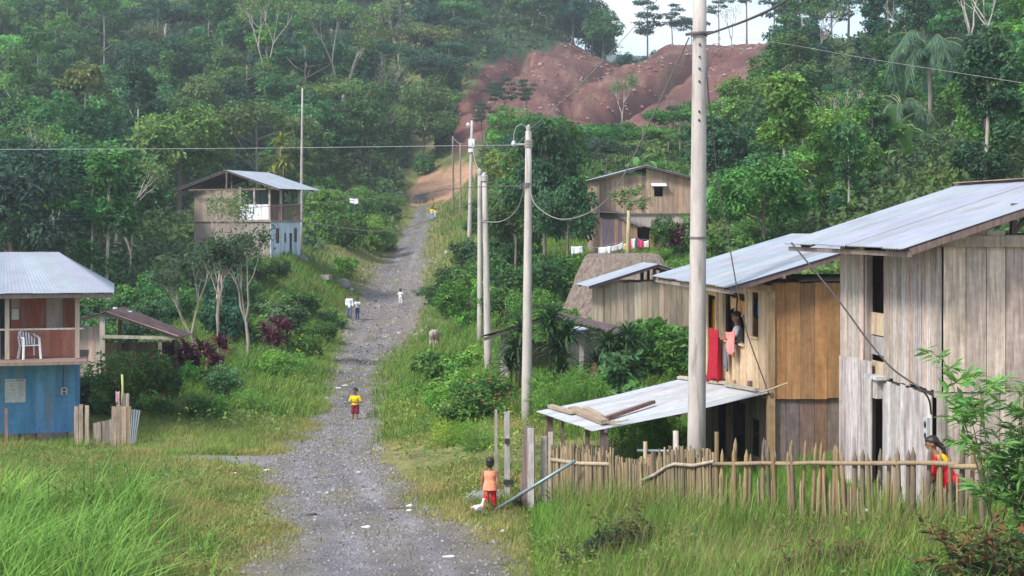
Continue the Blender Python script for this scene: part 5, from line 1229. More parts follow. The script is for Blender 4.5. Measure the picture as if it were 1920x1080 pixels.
def lobes(kind, rs, r, hgt):
    L = []
    if kind == 'round':
        for i in range(15):
            a = rs.uniform(0, 2*math.pi); e = rs.uniform(-.35, 1); d = r*rs.uniform(.35, .75)*math.sqrt(max(0, 1-e*e*.7))
            L.append((np.array([d*math.cos(a), d*math.sin(a), hgt*.5+hgt*.38*e]), r*rs.uniform(.26, .46), rs.uniform(.6, .85)))
    elif kind == 'flat':
        for i in range(16):
            a = rs.uniform(0, 2*math.pi); d = r*math.sqrt(rs.uniform(.02, 1)); z = hgt*(.78-.25*(d/r)**2)+rs.uniform(-.12, .12)*hgt
            L.append((np.array([d*math.cos(a), d*math.sin(a), z]), r*rs.uniform(.24, .4), rs.uniform(.28, .42)))
    elif kind == 'tall':
        for i in range(17):
            z = rs.uniform(.08, 1); d = r*rs.uniform(.1, .8)*math.sqrt(max(.05, 1-(2*z-1)**2)); a = rs.uniform(0, 2*math.pi)
            L.append((np.array([d*math.cos(a), d*math.sin(a), z*hgt]), r*rs.uniform(.28, .48), rs.uniform(.65, .95)))
    elif kind == 'airy':
        for i in range(4): L.append((np.array([rs.uniform(-.3, .3)*r, rs.uniform(-.3, .3)*r, hgt*(.78+.1*i)]), r*.34, .6))
        for i in range(10):
            z = rs.uniform(.1, 1); d = r*rs.uniform(.3, 1); a = rs.uniform(0, 2*math.pi)
            L.append((np.array([d*math.cos(a), d*math.sin(a), z*hgt]), r*rs.uniform(.16, .3), rs.uniform(.4, .6)))
    elif kind == 'layer':
        for i in range(13):
            k = i % 5; z = (.25+.18*k)*hgt; d = r*rs.uniform(.15, 1)*(1-.12*k); a = rs.uniform(0, 2*math.pi)
            L.append((np.array([d*math.cos(a), d*math.sin(a), z]), r*rs.uniform(.22, .38), rs.uniform(.2, .3)))
    elif kind == 'bush':
        for i in range(13):
            a = rs.uniform(0, 2*math.pi); d = r*rs.uniform(.1, .75); z = hgt*rs.uniform(.15, .72)
            L.append((np.array([d*math.cos(a), d*math.sin(a), z]), r*rs.uniform(.25, .45), rs.uniform(.6, .95)))
    return L
def crown(name, kind, r, hgt, n, leaf, sd, asp=.5, up=.6, z0=0., col=None, droop=0., fill=.35):
    rs = np.random.default_rng(sd); Ls = lobes(kind, rs, r, hgt); w = np.array([l[1]**2 for l in Ls]); w /= w.sum()
    k = rs.choice(len(Ls), n, p=w)
    d = rs.normal(size=(n, 3)); d /= np.linalg.norm(d, axis=1, keepdims=True)
    rr = np.where(rs.random(n) < fill, rs.uniform(.35, .95, n), rs.uniform(.86, 1.1, n))
    C = np.array([l[0] for l in Ls])[k]; rad = np.array([l[1] for l in Ls])[k]; fl = np.array([l[2] for l in Ls])[k]
    # clumps and gaps: sprigs pull leaves together
    sp = rs.normal(size=(len(Ls)*26, 3)); sp /= np.linalg.norm(sp, axis=1, keepdims=True)
    j = k*26+rs.integers(0, 26, n); d = sp[j]+d*.24; d /= np.linalg.norm(d, axis=1, keepdims=True)
    pos = C+d*rr[:, None]*rad[:, None]*np.stack([np.ones(n), np.ones(n), fl], 1)
    pos[:, 2] += z0
    nrm = d*.7+np.array([0, 0, up])+rs.normal(size=(n, 3))*.45
    dirs = d*.8+np.array([0, 0, -droop])+rs.normal(size=(n, 3))*.6
    tone = rs.uniform(.62, 1.35, (len(Ls), 3))*np.array([1, 1, 1]); tone[:, 0] = tone[:, 1]*rs.uniform(.82, 1.12, len(Ls)); tone[:, 2] = tone[:, 1]*rs.uniform(.8, 1.2, len(Ls))
    c = tone[k] if col is None else tone[k]*np.asarray(col)
    return leafmesh(name, pos, nrm, leaf*rs.uniform(.6, 1.35, n), asp, rs, col=c, dirs=dirs), Ls
def trunk_mesh(name, h, r, Ls, z0, col, sd, lean=.04, nb=7, wob=.06, bark=None):
    rs = random.Random(sd); mb = MB(); pts = []; r = r*1.0
    lx, ly = rs.uniform(-lean, lean), rs.uniform(-lean, lean)
    for k in range(7):
        t = k/6; pts.append((lx*h*t+wob*math.sin(t*5+sd)*t, ly*h*t+wob*math.cos(t*4+sd)*t, -.4+(h+.4)*t))
    mb.tube(pts, [r*(1.25-.25*min(1, k*2))*(1-.62*k/6) for k in range(7)], 7, col)
    for L in (Ls or [])[:nb]:
        e = np.array(L[0])+(0, 0, z0); t = max(.35, min(.95, (e[2]-abs(e[0])*.7)/h)); k = t*6; i = min(5, int(k)); b0 = np.array(pts[i])*(1-k+i)+np.array(pts[i+1])*(k-i)
        m = (b0+e)/2+np.array([rs.uniform(-.1, .1), rs.uniform(-.1, .1), -.06*h*rs.random()])*1.0
        mb.tube([b0, m, e, e+(e-m)*.5], [r*.42, r*.3, r*.17, r*.05], 5, col)
    V = np.concatenate(mb.v); me = bpy.data.meshes.new(name); me.from_pydata(V.tolist(), [], mb.f); setcol(me, np.concatenate(mb.c)); me.materials.append(M['bark']); me.polygons.foreach_set('use_smooth', [True]*len(me.polygons)); return me
BK, PL = (.15, .125, .10), (.34, .31, .275)
KIND = {}
def kind(key, sh, r, hc, n, leaf, h, tr, bark=BK, vs=4, z=.3, **kw):
    out = []
    for v in range(vs):
        z0 = h*z; me, Ls = crown(key+'_crown', sh, r, hc, n, leaf, 100+v*7+len(KIND)*31, z0=z0, **kw)
        out.append((me, trunk_mesh(key+'_trunk', h*(.78 if sh in ('airy', 'tall') else .84), tr, Ls, z0, bark, 5+v+len(KIND)*9)))
    KIND[key] = out
kind('broad', 'round', 4.4, 9.0, 6400, .42, 11, .22, z=.1)
kind('flat', 'flat', 4.8, 5.5, 4600, .38, 11, .16, z=.42, bark=(.24, .21, .18))
kind('tall', 'tall', 2.5, 10.0, 4800, .40, 13, .17, PL, z=.1)
kind('airy', 'airy', 3.0, 7.0, 2400, .36, 13, .13, PL, z=.4)
kind('layer', 'layer', 3.6, 6.0, 2600, .34, 15, .2, (.14, .12, .11), z=.5)
kind('low', 'bush', 2.3, 3.6, 3000, .30, 4, .12, z=.05)
BLU_, MID, LIM, OLV = (.044, .115, .06), (.085, .205, .06), (.145, .31, .06), (.14, .225, .065)
def tree(key, px, Y, s, col, label, name, group=None, dz=0, v=None, sz=1.):
    i = random.randrange(len(KIND[key])) if v is None else v % len(KIND[key]); cm, tm = KIND[key][i]
    if name == 'forest_tree': name = TREEN[key]
    o = empty(name, GP(px, Y, dz), random.uniform(0, 6.28), label, 'tree' if name.endswith('tree') else 'shrub', group)
    o.scale = (s*random.uniform(.9, 1.1), s*random.uniform(.9, 1.1), s*sz)
    t = link('trunk' if name.endswith('tree') else 'stems', tm, o); c = link('crown' if name.endswith('tree') else 'foliage', cm, o); c.color = (*[q*random.uniform(.85, 1.15) for q in col], 1)
    return o
TONE = {'dark': BLU_, 'green': MID, 'bright': LIM, 'olive': OLV}
SHAPE = {'broad': 'rounded', 'flat': 'flat topped', 'tall': 'tall narrow', 'airy': 'airy pale trunked', 'layer': 'dark layered', 'low': 'low bushy'}
TN = {'dark': 'dark', 'green': 'mid green', 'bright': 'bright green', 'olive': 'olive'}
TREEN = {'broad': 'broadleaf_tree', 'flat': 'flat_topped_tree', 'tall': 'slender_tree', 'airy': 'pale_trunk_tree', 'layer': 'layered_tree', 'low': 'low_tree'}
def inview(px, Y, z0, h): return -80 < px < 2000
# forest on the hills
placed = []
def forest(n, pr, yr, kinds, tones, smin, where, grp, sp=5.0, test=None, dens=None):
    k = 0; tr = 0
    while k < n and tr < n*60:
        tr += 1; px = random.uniform(*pr); Y = yr[0]*(yr[1]/yr[0])**random.random()
        if test and not test(px, Y): continue
        x = (px-960)*Y/F
        if any((x-a)**2+(Y-b)**2 < sp*sp for a, b in placed): continue
        placed.append((x, Y)); key = random.choice(kinds); tn = random.choice(tones)
        tree(key, px, Y, random.uniform(*smin), TONE[tn], f'{TN[tn]} {SHAPE[key]} tree in the forest {where}', 'forest_tree', grp); k += 1
RDpx = lambda Y: 960+road_cx(Y)*F/Y
def notroad(px, Y): return abs((px-960)*Y/F-road_cx(Y)) > 6 if Y < 215 else True
KN = ['broad', 'broad', 'broad', 'flat', 'tall', 'airy', 'flat']
left = lambda px, Y: notroad(px, Y) and not (745 < px < 905 and 190 < Y < 224) and not (420 < px < 760 and Y < 128) and not (Y > 205 and px > 845)
forest(24, (-60, 205), (92, 140), KN, ['dark', 'green', 'dark'], (.75, 1.05), 'at the foot of the left hillside', 'forest trees on the left hill', 4.6, left)
forest(44, (-60, 740), (140, 215), KN, ['dark', 'green', 'green', 'olive'], (.85, 1.2), 'low on the left hillside', 'forest trees on the left hill', 5.2, lambda px, Y: left(px, Y) and (px < 470 or Y > 152) and not (590 < px < 760 and Y < 185))
forest(58, (-80, 840), (215, 300), KN+['airy'], ['dark', 'dark', 'green', 'green', 'green', 'bright', 'olive'], (.95, 1.35), 'halfway up the left hillside', 'forest trees on the left hill', 6.2, left)
forest(40, (-100, 930), (300, 420), KN, ['dark', 'dark', 'green'], (1.15, 1.6), 'high on the left hillside', 'forest trees on the left hill', 9.5, lambda px, Y: px < 1010-(Y-300)*.3)
forest(34, (850, 1150), (300, 400), ['broad', 'broad', 'tall', 'low'], ['dark', 'dark', 'green'], (.95, 1.3), 'on the ridge above the red earth cut', 'forest trees on the left hill', 5.5, lambda px, Y: Y > 300 or px < 960)
forest(9, (770, 890), (218, 300), ['broad', 'flat', 'low'], ['green', 'dark', 'olive'], (.8, 1.1), 'left of the red earth cut', 'forest trees on the left hill', 5.0, lambda px, Y: px < 850+max(0, Y-235)*.6)
notmound = lambda px, Y: not (230 < Y < 318 and px < 1462) and not (Y < 140 and px < 1300)
forest(42, (1450, 2020), (140, 250), ['broad', 'broad', 'tall', 'airy', 'flat', 'low'], ['dark', 'green', 'olive', 'dark'], (.75, 1.05), 'high on the right hillside', 'forest trees on the right hill', 5.4, notmound)
forest(64, (1340, 2000), (72, 140), ['broad', 'tall', 'low', 'low', 'broad'], ['green', 'green', 'dark', 'bright'], (.42, .75), 'low on the right hillside', 'forest trees on the right hill', 3.2, lambda px, Y: (px > 1420 or Y > 100) and not (1640 < px < 1810 and Y < 113))
forest(26, (900, 1330), (135, 215), ['low', 'low', 'broad'], ['green', 'dark', 'bright', 'green'], (.5, .72), 'in the hollow below the red earth cut', 'forest trees below the red earth cut', 4.0, lambda px, Y: px > 930 and px < 1085)
forest(26, (1085, 1320), (122, 180), ['low', 'low', 'flat'], ['green', 'dark', 'bright', 'green'], (.38, .56), 'just behind the slope house', 'forest trees below the red earth cut', 2.6)
for px, Y, key, s, tn in ((1480, 215, 'layer', 1.15, 'dark'), (1520, 235, 'layer', 1.35, 'dark'), (1590, 240, 'layer', 1.1, 'dark'), (1650, 238, 'layer', 1.05, 'dark'), (1700, 235, 'layer', 1.2, 'dark'), (1450, 320, 'layer', 1.0, 'dark'), (1560, 300, 'layer', 1.2, 'dark'), (1760, 230, 'layer', 1.3, 'dark'), (1840, 215, 'broad', 1.2, 'green'), (1920, 190, 'broad', 1.1, 'green')):
    tree(key, px, Y, s, TONE[tn], f'{TN[tn]} {SHAPE[key]} tree on the skyline of the right hill', 'forest_tree', 'skyline trees on the right hill')
for px, Y, h_, s, key, lab in ((1213, 330, 0, 1.35, 'layer', 'tallest layered tree standing alone against the sky above the red earth cut'), (1262, 322, 0, .8, 'layer', 'flat layered tree against the sky between the lone tree and the thick pole'), (1348, 322, 0, .85, 'layer', 'flat layered tree against the sky just right of the thick pole'), (1296, 326, 0, .8, 'flat', 'small flat topped tree against the sky behind the thick pole'), (1400, 316, 0, 1.05, 'layer', 'layered tree against the sky left of the right hill skyline'), (1170, 345, 0, .8, 'broad', 'dark rounded tree where the left ridge meets the sky'), (1235, 360, 0, .6, 'broad', 'small dark bush tree on the ridge left of the thick pole')):
    tree(key, px, Y, s, BLU_, lab, 'forest_tree')
forest(16, (60, 420), (64, 92), ['low'], ['green', 'dark', 'dark'], (.5, .8), 'in the thicket behind the brown roofed shed', 'forest trees on the left hill', 2.6, lambda px, Y: px < 300 or Y > 78)
for px, Y, s in ((905, 214, .5), (945, 219, .58), (988, 213, .55), (925, 226, .5)): tree('layer', px, Y, s, BLU_, 'dark layered tree at the left foot of the red earth cut', 'forest_tree', 'trees at the foot of the red earth cut')
for px, Y, s in ((1172, 318, 1.1), (1192, 320, 1.0), (1212, 322, 1.15), (1232, 320, .9)): tree('low', px, Y, s, BLU_, 'dark low tree in the saddle of the ridge under the lone layered tree', 'forest_tree', 'trees in the ridge saddle')
# bare pale trees with forks
def bare(px, Y, h, r, sd, label, leafy=0, forks=4, col=PL, lean=.16, start=.4, spread=.62):
    rs = random.Random(sd); mb = MB(); tips = []
    def grow(p, d, L, r, n):
        q = p+d*L+np.array([rs.uniform(-.05, .05), rs.uniform(-.05, .05), 0])*L; m = (p+q)/2+np.array([rs.uniform(-.06, .06)*L, rs.uniform(-.06, .06)*L, 0])
        mb.tube([p, m, q], [r, r*.85, r*.68], 6, col, cap=(n == 0))
        if n == 0: tips.append(q); return
        for k in range(rs.choice((2, 3, 3))):
            e = d+np.array([rs.uniform(-1, 1), rs.uniform(-1, 1), rs.uniform(.15, .8)])*spread; e /= np.linalg.norm(e); grow(q, e, L*rs.uniform(.55, .8), r*rs.uniform(.5, .66), n-1)
    d0 = np.array([rs.uniform(-lean, lean), rs.uniform(-lean, lean), 1]); grow(np.array([0, 0, -.3]), d0/np.linalg.norm(d0), h*start, r, forks)
    o = empty('bare_tree', GP(px, Y), rs.uniform(0, 6), label, 'tree'); mb.build('trunk', M['bark'], o, True)
    if leafy:
        r2 = np.random.default_rng(sd); T = np.array(tips); n = leafy; k = r2.integers(0, len(T), n); pos = T[k]+r2.normal(size=(n, 3))*h*.035
        c = link('crown', leafmesh('sparse_crown', pos, r2.normal(size=(n, 3))+(0, 0, .5), .028*h*r2.uniform(.6, 1.4, n), .5, r2), o); c.color = (*OLV, 1)
    return o
for a in ((210, 108, 8.2, .2, 3, 'pale forked bare tree low on the left hillside above the level cable', 500, 4), (250, 104, 6, .12, 9, 'smaller pale leaning tree just right of the forked bare tree', 300, 3), (515, 218, 17, .22, 4, 'tall thin pale trunk with a wisp of crown halfway up the left hillside', 500, 3), (637, 212, 15, .26, 6, 'pale bare tree with a whitish spreading top above the far road', 900, 5),
          (512, 300, 17, .35, 8, 'pale thick double trunk at the top edge of the left hillside', 300, 4), (552, 292, 12, .2, 12, 'pale Y shaped bare tree at the top of the left hillside', 100, 4), (310, 300, 14, .3, 13, 'bare tree with fanned pale limbs in the dark upper forest', 400, 5), (497, 205, 9, .13, 15, 'slanting grey trunk left of the tall thin pale trunk', 200, 4), (817, 305, 12, .2, 18, 'pale bare trunk on the ridge above the far road', 400, 4), (752, 290, 11, .22, 19, 'brush of pale bare limbs at the top edge over the road', 300, 5),
          (1168, 205, 8.5, .1, 21, 'thin young pale trunk in front of the dark gully of the red earth cut', 500, 4), (1800, 150, 12, .16, 23, 'pale slanting bare branches high on the right hillside', 300, 5), (1895, 120, 11, .16, 24, 'long pale leaning branches at the right edge of the hillside', 250, 4), (1700, 180, 9, .13, 26, 'grey bare tree in the thicket of the right hillside', 300, 5), (1500, 190, 10, .15, 28, 'pale bare trunk on the right hill beside the red earth', 300, 4), (1560, 108, 6, .1, 29, 'white forked stem among the low trees of the right hillside', 100, 3), (1500, 100, 5.5, .09, 30, 'thin leaning white stem right of the thick pole', 60, 3),
          (1370, 340, 11, .16, 33, 'thin bare tree against the sky right of the thick pole', 60, 4), (100, 118, 9, .14, 35, 'thin pale trunk behind the blue house roof', 200, 3), (120, 112, 8, .12, 36, 'second thin pale trunk behind the blue house roof', 200, 3), (690, 195, 8, .1, 37, 'grey twiggy tree left of the far road end', 400, 5), (725, 250, 9, .14, 39, 'grey trunk with thin pale crown above the road end', 500, 4)):
    bare(*a[:6], leafy=a[6]*2, forks=max(4, a[7]))
# the big dark trees by the poles
for px, Y, s, z_, col, lab in ((1022, 92, .62, 1.6, (.05, .105, .045), 'large dense dark green tree right of the lamp pole'), (1062, 86, .42, 1.5, (.06, .135, .055), 'glossy dark tree joining the large dark tree above the thatched hut'), (965, 98, .5, 1.35, (.075, .15, .045), 'medium green tree behind the lamp pole'), (1030, 112, .72, 1.25, (.095, .18, .045), 'green tree behind the large dark tree, reaching the red earth')):
    tree('broad', px, Y, s, col, lab, 'broadleaf_tree', dz=-.4, sz=z_)
for px, Y, h, sd, lab in ((420, 70, 6.0, 51, 'pale slim trunk with dark leafy top in front of the white and blue house'), (462, 76, 6.0, 53, 'forked pale trunk right of the slim trunk before the white and blue house'), (376, 72, 4.8, 55, 'cluster of pale stems right of the brown roofed shed')):
    o = bare(px, Y, h, .1, sd, lab, leafy=1700, forks=4, start=.36, spread=.36, col=(.27, .235, .20)); c = [q for q in o.children if q.name.startswith('crown')][0]; c.color = (.07, .115, .06, 1)
bare(395, 82, 6.6, .08, 57, 'bare brownish twiggy tree before the front wall of the white and blue house', leafy=700, forks=5, start=.36, spread=.4, col=(.36, .30, .26))

# ------------------------------------------------------------------ shrubs, one by one
SH = {}
def shrubkind(key, r, h, n, leaf, asp, vs=2, up=.5, droop=0., col=None, sh='bush', fill=.35):
    SH[key] = []
    for v in range(vs):
        me, Ls = crown(key+'_leaves', sh, r, h, n, leaf, 900+v*11+len(SH)*17, asp, up, 0, col, droop, fill); SH[key].append((me, trunk_mesh(key+'_stems', h*.6, .03*r, Ls, 0, BK, v+3, nb=9)))
shrubkind('fine', 1.0, 1.5, 5200, .085, .5)
shrubkind('mid', 1.0, 1.5, 2600, .14, .55)
shrubkind('big', 1.0, 1.5, 1100, .26, .6, droop=.4)
shrubkind('weed', 1.0, 1.2, 3600, .13, .12, up=.2)
def shrub(key, px, Y, s, col, label, sz=1., dz=-.1, group=None, name='shrub'):
    cm, tm = random.choice(SH[key]); o = empty(name, GP(px, Y, dz), random.uniform(0, 6.28), label, 'shrub', group); o.scale = (s, s, s*sz)
    link('stems', tm, o); c = link('foliage', cm, o); c.color = (*[q*random.uniform(.9, 1.1) for q in col], 1); return o
G1, G2, G3, G4, YG, GR = (.10, .22, .045), (.155, .31, .05), (.065, .15, .048), (.10, .22, .075), (.25, .35, .045), (.16, .20, .06)
for t in (
 ('fine', 238, 56, 1.75, G1, 'dense rounded green bush dotted with red flowers behind the board gate', 1.05), ('mid', 175, 57, 1.1, G3, 'dark green bush between the blue house and the red flowered bush', 1.1), ('fine', 300, 58, 1.1, G3, 'dark lower bush right of the red flowered bush', 1.1),
 ('mid', 350, 62, 1.1, G2, 'light green bush below the white washing on the left verge', .9), ('fine', 430, 60, 1.2, G4, 'bluish green bush on the left verge near the road', .9), ('weed', 345, 54, 1.0, GR, 'dry olive weeds at the front of the left verge', .9), ('fine', 395, 53.5, .8, G1, 'small dark green bush at the front of the left verge', .9), ('weed', 470, 57, 1.1, G2, 'bright weed clump on the left verge by the road', .8), ('mid', 300, 54, .7, G2, 'light green weed bush beside the leaning zinc sheet', 1.),
 ('fine', 520, 68, 1.3, G2, 'light green bush on the left verge before the crimson plants', .9), ('mid', 560, 80, 1.2, G2, 'yellow flowered green bush on the left verge by the ditch', .9), ('mid', 480, 82, 1.4, G1, 'green bush left of the tall crimson plants', .9), ('fine', 590, 92, 1.3, G1, 'green bush at the foot of the left bank beside the couple', .9), ('mid', 530, 92, 1.7, G4, 'broad bluish bush at the foot of the left bank', .9), ('fine', 460, 92, 1.9, G3, 'dark bush under the white and blue house bank', 1.), ('mid', 560, 100, 1.5, G1, 'green bush halfway up the left bank', .9), ('fine', 500, 103, 1.6, G3, 'dark bush just below the white and blue house', .9), ('mid', 625, 101, 1.0, G1, 'small green bush on the bank edge above the couple', .9), ('mid', 430, 100, 2.0, G3, 'dark bush below the left front wall of the white and blue house', 1.),
 ('mid', 640, 140, 2.2, G1, 'green bush right of the white and blue house', 1.1), ('fine', 690, 145, 2.3, G2, 'tall green bush left of the far road', 1.1), ('mid', 600, 145, 2.6, G2, 'light green reedy bush behind the white and blue house roof', 1.2), ('fine', 665, 160, 2.6, G1, 'high green bush behind the white cloth left of the far road', 1.1), ('mid', 720, 150, 1.8, G3, 'dark bush at the left edge of the far road', .9), ('fine', 728, 178, 1.9, G1, 'dark green bush left of the road end', 1.), ('mid', 620, 165, 2.8, G1, 'broad green bush above the white and blue house roof', 1.2), ('mid', 640, 124, 1.4, G2, 'green bush behind the boulder on the left bank', .8), ('weed', 590, 108, 1.0, GR, 'dry weeds on the left bank edge', .7),
 ('mid', 905, 47, 1.05, G1, 'green bush with red young leaves in front of the tall lamp pole', .95), ('mid', 862, 46.5, .8, G2, 'bright green bush left of the red leafed bush', .85), ('fine', 930, 49, .9, G3, 'dark bush at the foot of the close pair of poles', .9), ('weed', 850, 43, .9, YG, 'yellow green weeds below the red leafed bush', .8), ('weed', 905, 41, .9, G2, 'bright grass like weeds left of the grey posts', .8), ('big', 835, 62, .9, G1, 'large leafed dark bush on the right verge', 1.), ('mid', 805, 58, .8, G2, 'light bush on the right verge near the boy', .8), ('big', 815, 70, 1.0, G1, 'large leafed bush below the donkey', .9), ('mid', 870, 66, 1.1, G2, 'light green bush left of the close pair of poles', .9),
 ('fine', 880, 90, 1.9, G2, 'bright green bush right of the donkey', 1.1), ('fine', 850, 100, 1.6, G3, 'dark green bush behind the donkey', .8), ('mid', 895, 104, 1.9, G1, 'green bush on the right bank behind the slender pole', 1.), ('fine', 815, 112, 1.4, G3, 'dark bush on the right edge of the stony rise', .7), ('mid', 860, 112, 1.7, G3, 'dark green bush on the right bank', .8), ('mid', 880, 122, 1.7, G3, 'dark bush at the foot of the boxed pole', .9), ('mid', 925, 108, 2.2, G3, 'dark bush in the shade of the large dark tree', 1.), ('fine', 945, 80, 1.6, G1, 'green bush behind the shack roof', 1.), ('mid', 960, 100, 2.0, G3, 'dark bush under the large dark tree', 1.1), ('fine', 1010, 66, 1.0, G2, 'light green leaves above the dark rusty roof', 1.1), ('mid', 905, 150, 1.8, G1, 'green bush right of the far road', .8), ('fine', 940, 125, 2.3, G1, 'green bush under the dark tree left side', 1.), ('mid', 915, 185, 1.7, G1, 'green bush right of the bare dirt bank', 1.1), ('mid', 960, 165, 2.8, YG, 'yellow green bush behind the boxed pole', 1.1),
 ('mid', 1250, 51, 1.5, G1, 'dense green bush left of the thick pole, above the lean-to', 1.1), ('fine', 1210, 52, 1.2, G3, 'dark green bush beside the brown plank house', 1.1), ('big', 1155, 48, 1.0, G3, 'dark large leafed bush below the shack wall', 1.1), ('weed', 1035, 45, 1.2, G2, 'tall bright grass clump under the dracaenas', 1.2), ('weed', 1085, 46, 1.2, G2, 'tall grass clump behind the lean-to roof', 1.1), ('big', 1200, 45, .9, G1, 'large leafed green plant behind the lean-to roof', 1.), ('fine', 1232, 84, .6, G2, 'green bush before the kitchen of the slope house', 1.1), ('fine', 1272, 87, 1.5, G1, 'green bush covering the right corner of the slope house', 1.3), ('mid', 1290, 76, 1.0, G2, 'light bush left of the thick pole below the slope house', .9), ('mid', 1218, 82, .55, YG, 'yellow green bush on the terrace by the washing line', .9), ('mid', 1375, 72, 1.7, G1, 'green bush above the tan roof right of the thick pole', 1.), ('fine', 1430, 76, 1.8, G1, 'leafy bush behind the upper edge of the tan roof', 1.), ('weed', 1200, 40, 1.1, G2, 'bright grass behind the lean-to posts', .9), ('weed', 1255, 39, 1.1, G2, 'bright grass under the lean-to beside the thick pole', .9), ('fine', 1330, 62, 1.2, G2, 'light green bush over the tan roof just right of the thick pole', 1.),
 ('mid', 985, 82, 1.9, G3, 'dark bush under the large dark tree, behind the lamp pole', 1.), ('fine', 1035, 80, 2.0, G3, 'dark bush between the large dark tree and the thatched hut', 1.), ('mid', 1075, 82, 1.7, G1, 'green bush left of the upper washing line', .9), ('fine', 1000, 74, 1.5, G1, 'green bush left of the thatched hut', 1.), ('mid', 1062, 63, 1.2, G2, 'light green bush at the left edge of the thatched hut', 1.1), ('big', 1105, 62, .9, G1, 'large leafed plant before the thatched hut', 1.1), ('mid', 870, 53, 1.0, G2, 'bright green bush on the right verge before the close pair of poles', .9), ('fine', 830, 52, .75, G2, 'small bright bush on the right verge nearest the boy', .9), ('mid', 1245, 66, 1.1, G1, 'green bush behind the brown plank roof', 1.), ('mid', 895, 140, 1.9, G3, 'dark bush left of the boxed pole foot', .8),
 ('mid', 1150, 27.2, .5, (.06, .085, .035), 'leafy weed climbing the cane fence', 1.3), ('weed', 1110, 27.6, .6, GR, 'olive weed clump at the foot of the cane fence', 1.), ('mid', 1085, 28.4, .35, (.055, .08, .04), 'small dark leafed weed left of the climbing weed', 1.)):
    key, px, Y, s, col, lab, sz = t; shrub(key, px, Y, s, col, lab, sz)
# flowers on two of them
def dots(parent_px, Y, r, h, n, size, col, name, owner):
    rs = np.random.default_rng(int(parent_px)); a = rs.uniform(-2.6, -.3, n); z = rs.uniform(.2, 1, n); d = r*np.sqrt(np.maximum(.08, 1-(z*1.15-.35)**2))*rs.uniform(.85, 1.1, n)
    mb = MB()
    for i in range(n): mb.ellip((d[i]*math.cos(a[i]), d[i]*math.sin(a[i]), z[i]*h), (size, size, size*.8), 6, 4, col=col)
    o = mb.build(name, M['cloth'], None, True); o['kind'] = 'stuff'; S = owner; o.parent = S
    o.rotation_euler = (0, 0, -S.rotation_euler[2]); o.scale = (1/S.scale[0], 1/S.scale[1], 1/S.scale[2])
def byl(t): return [o for o in COL.objects if o.get('label', '').startswith(t)][0]
dots(238, 56, 1.55, 2.3, 26, .032, (.40, .07, .035), 'flower', byl('dense rounded green bush dotted'))
dots(560, 80, 1.1, 1.5, 10, .06, (.75, .60, .03), 'flower', byl('yellow flowered green bush'))
dots(905, 47, .95, 1.4, 40, .045, (.20, .085, .03), 'young_leaves', byl('green bush with red young'))
# strap-leaved plants: dracaena, crimson cordyline, banana, palm, papaya
def strap(n, L, w, rs, tilt=(.2, 1.2), droop=.6, z=0, fold=.15, seg=5, ns=None):
    V, Fs, C = [], [], []
    for i in range(n):
        a = rs.uniform(0, 2*math.pi); e = rs.uniform(*tilt); l = L*rs.uniform(.7, 1.15); h = np.array([math.cos(a), math.sin(a), 0]); s = np.array([-math.sin(a), math.cos(a), 0]); p = np.array([0, 0, z*rs.uniform(.3, 1)]); ang = math.pi/2-e; b = len(V); k = rs.uniform(.7, 1.3)
        for j in range(seg+1):
            t = j/seg; ww = w*math.sin(math.pi*(.12+.86*t))**.7*(1 if j < seg else .08)
            V += [p-s*ww/2+np.array([0, 0, fold*ww]), p+s*0, p+s*ww/2+np.array([0, 0, fold*ww])]; C += [(k, k, k)]*3
            d = h*math.cos(ang)+np.array([0, 0, math.sin(ang)]); p = p+d*l/seg; ang -= droop*2/seg*rs.uniform(.7, 1.3)
        for j in range(seg):
            q = b+3*j; Fs += [[q, q+1, q+4, q+3], [q+1, q+2, q+5, q+4]]
    return V, Fs, C
def strapplant(px, Y, name, cat, label, heads, n, L, w, col, stem=.03, tilt=(.2, 1.4), droop=.6, group=None, z=.3, fold=.15, scol=BK, dz=0, leafname='foliage'):
    rs = np.random.default_rng(int(px*7+Y)); o = empty(name, GP(px, Y, dz), 0, label, cat, group); mb = MB(); ms = MB()
    for (x, y, hh) in heads:
        V, Fs, C = strap(n, L, w, rs, tilt, droop, z, fold); mb.add(np.array(V)+np.array([x, y, hh]), Fs, np.array(C)); ms.tube([(x*.3, y*.3, -.2), (x*.7, y*.7, hh*.5), (x, y, hh+z)], [stem, stem*.9, stem*.7], 7, scol)
    f = mb.build(leafname, M['leaf'], o, True); f.color = (*col, 1); ms.build('stem', M['bark'], o, True); return o
DR = (.05, .115, .04)
for px, Y, hs, lab in ((1045, 50, [(0, 0, 1.0), (.35, .1, 1.5), (-.3, 0, 1.7), (.1, -.3, .5), (-.2, .3, 2.0)], 'tall dark dracaena clump right of the lamp pole before the shack'), (968, 50.5, [(0, 0, 1.1), (.2, .1, 1.7), (-.2, 0, .6)], 'dark dracaena left of the lamp pole before the shack'), (1160, 50, [(0, 0, .8), (.3, 0, 1.3), (-.35, 0, 1.1)], 'dark dracaena in front of the brown plank house'), (1120, 51, [(0, 0, .4), (.3, .1, .7)], 'low dracaena before the shack side wall')):
    strapplant(px, Y, 'dracaena', 'plant', lab, hs, 74, .88, .08, DR, tilt=(.1, 1.7), z=.5)
strapplant(522, 150, 'dracaena', 'plant', 'yellow green dracaena standing over the white and blue house roof', [(0, 0, 2.6), (.5, 0, 4.6), (-.5, .2, 3.4), (.2, 0, 6.6)], 60, 1.3, .2, (.25, .29, .05), tilt=(.1, 1.9), z=.9, stem=.09, scol=(.3, .2, .13), dz=1.2)
CR = (.13, .03, .05)
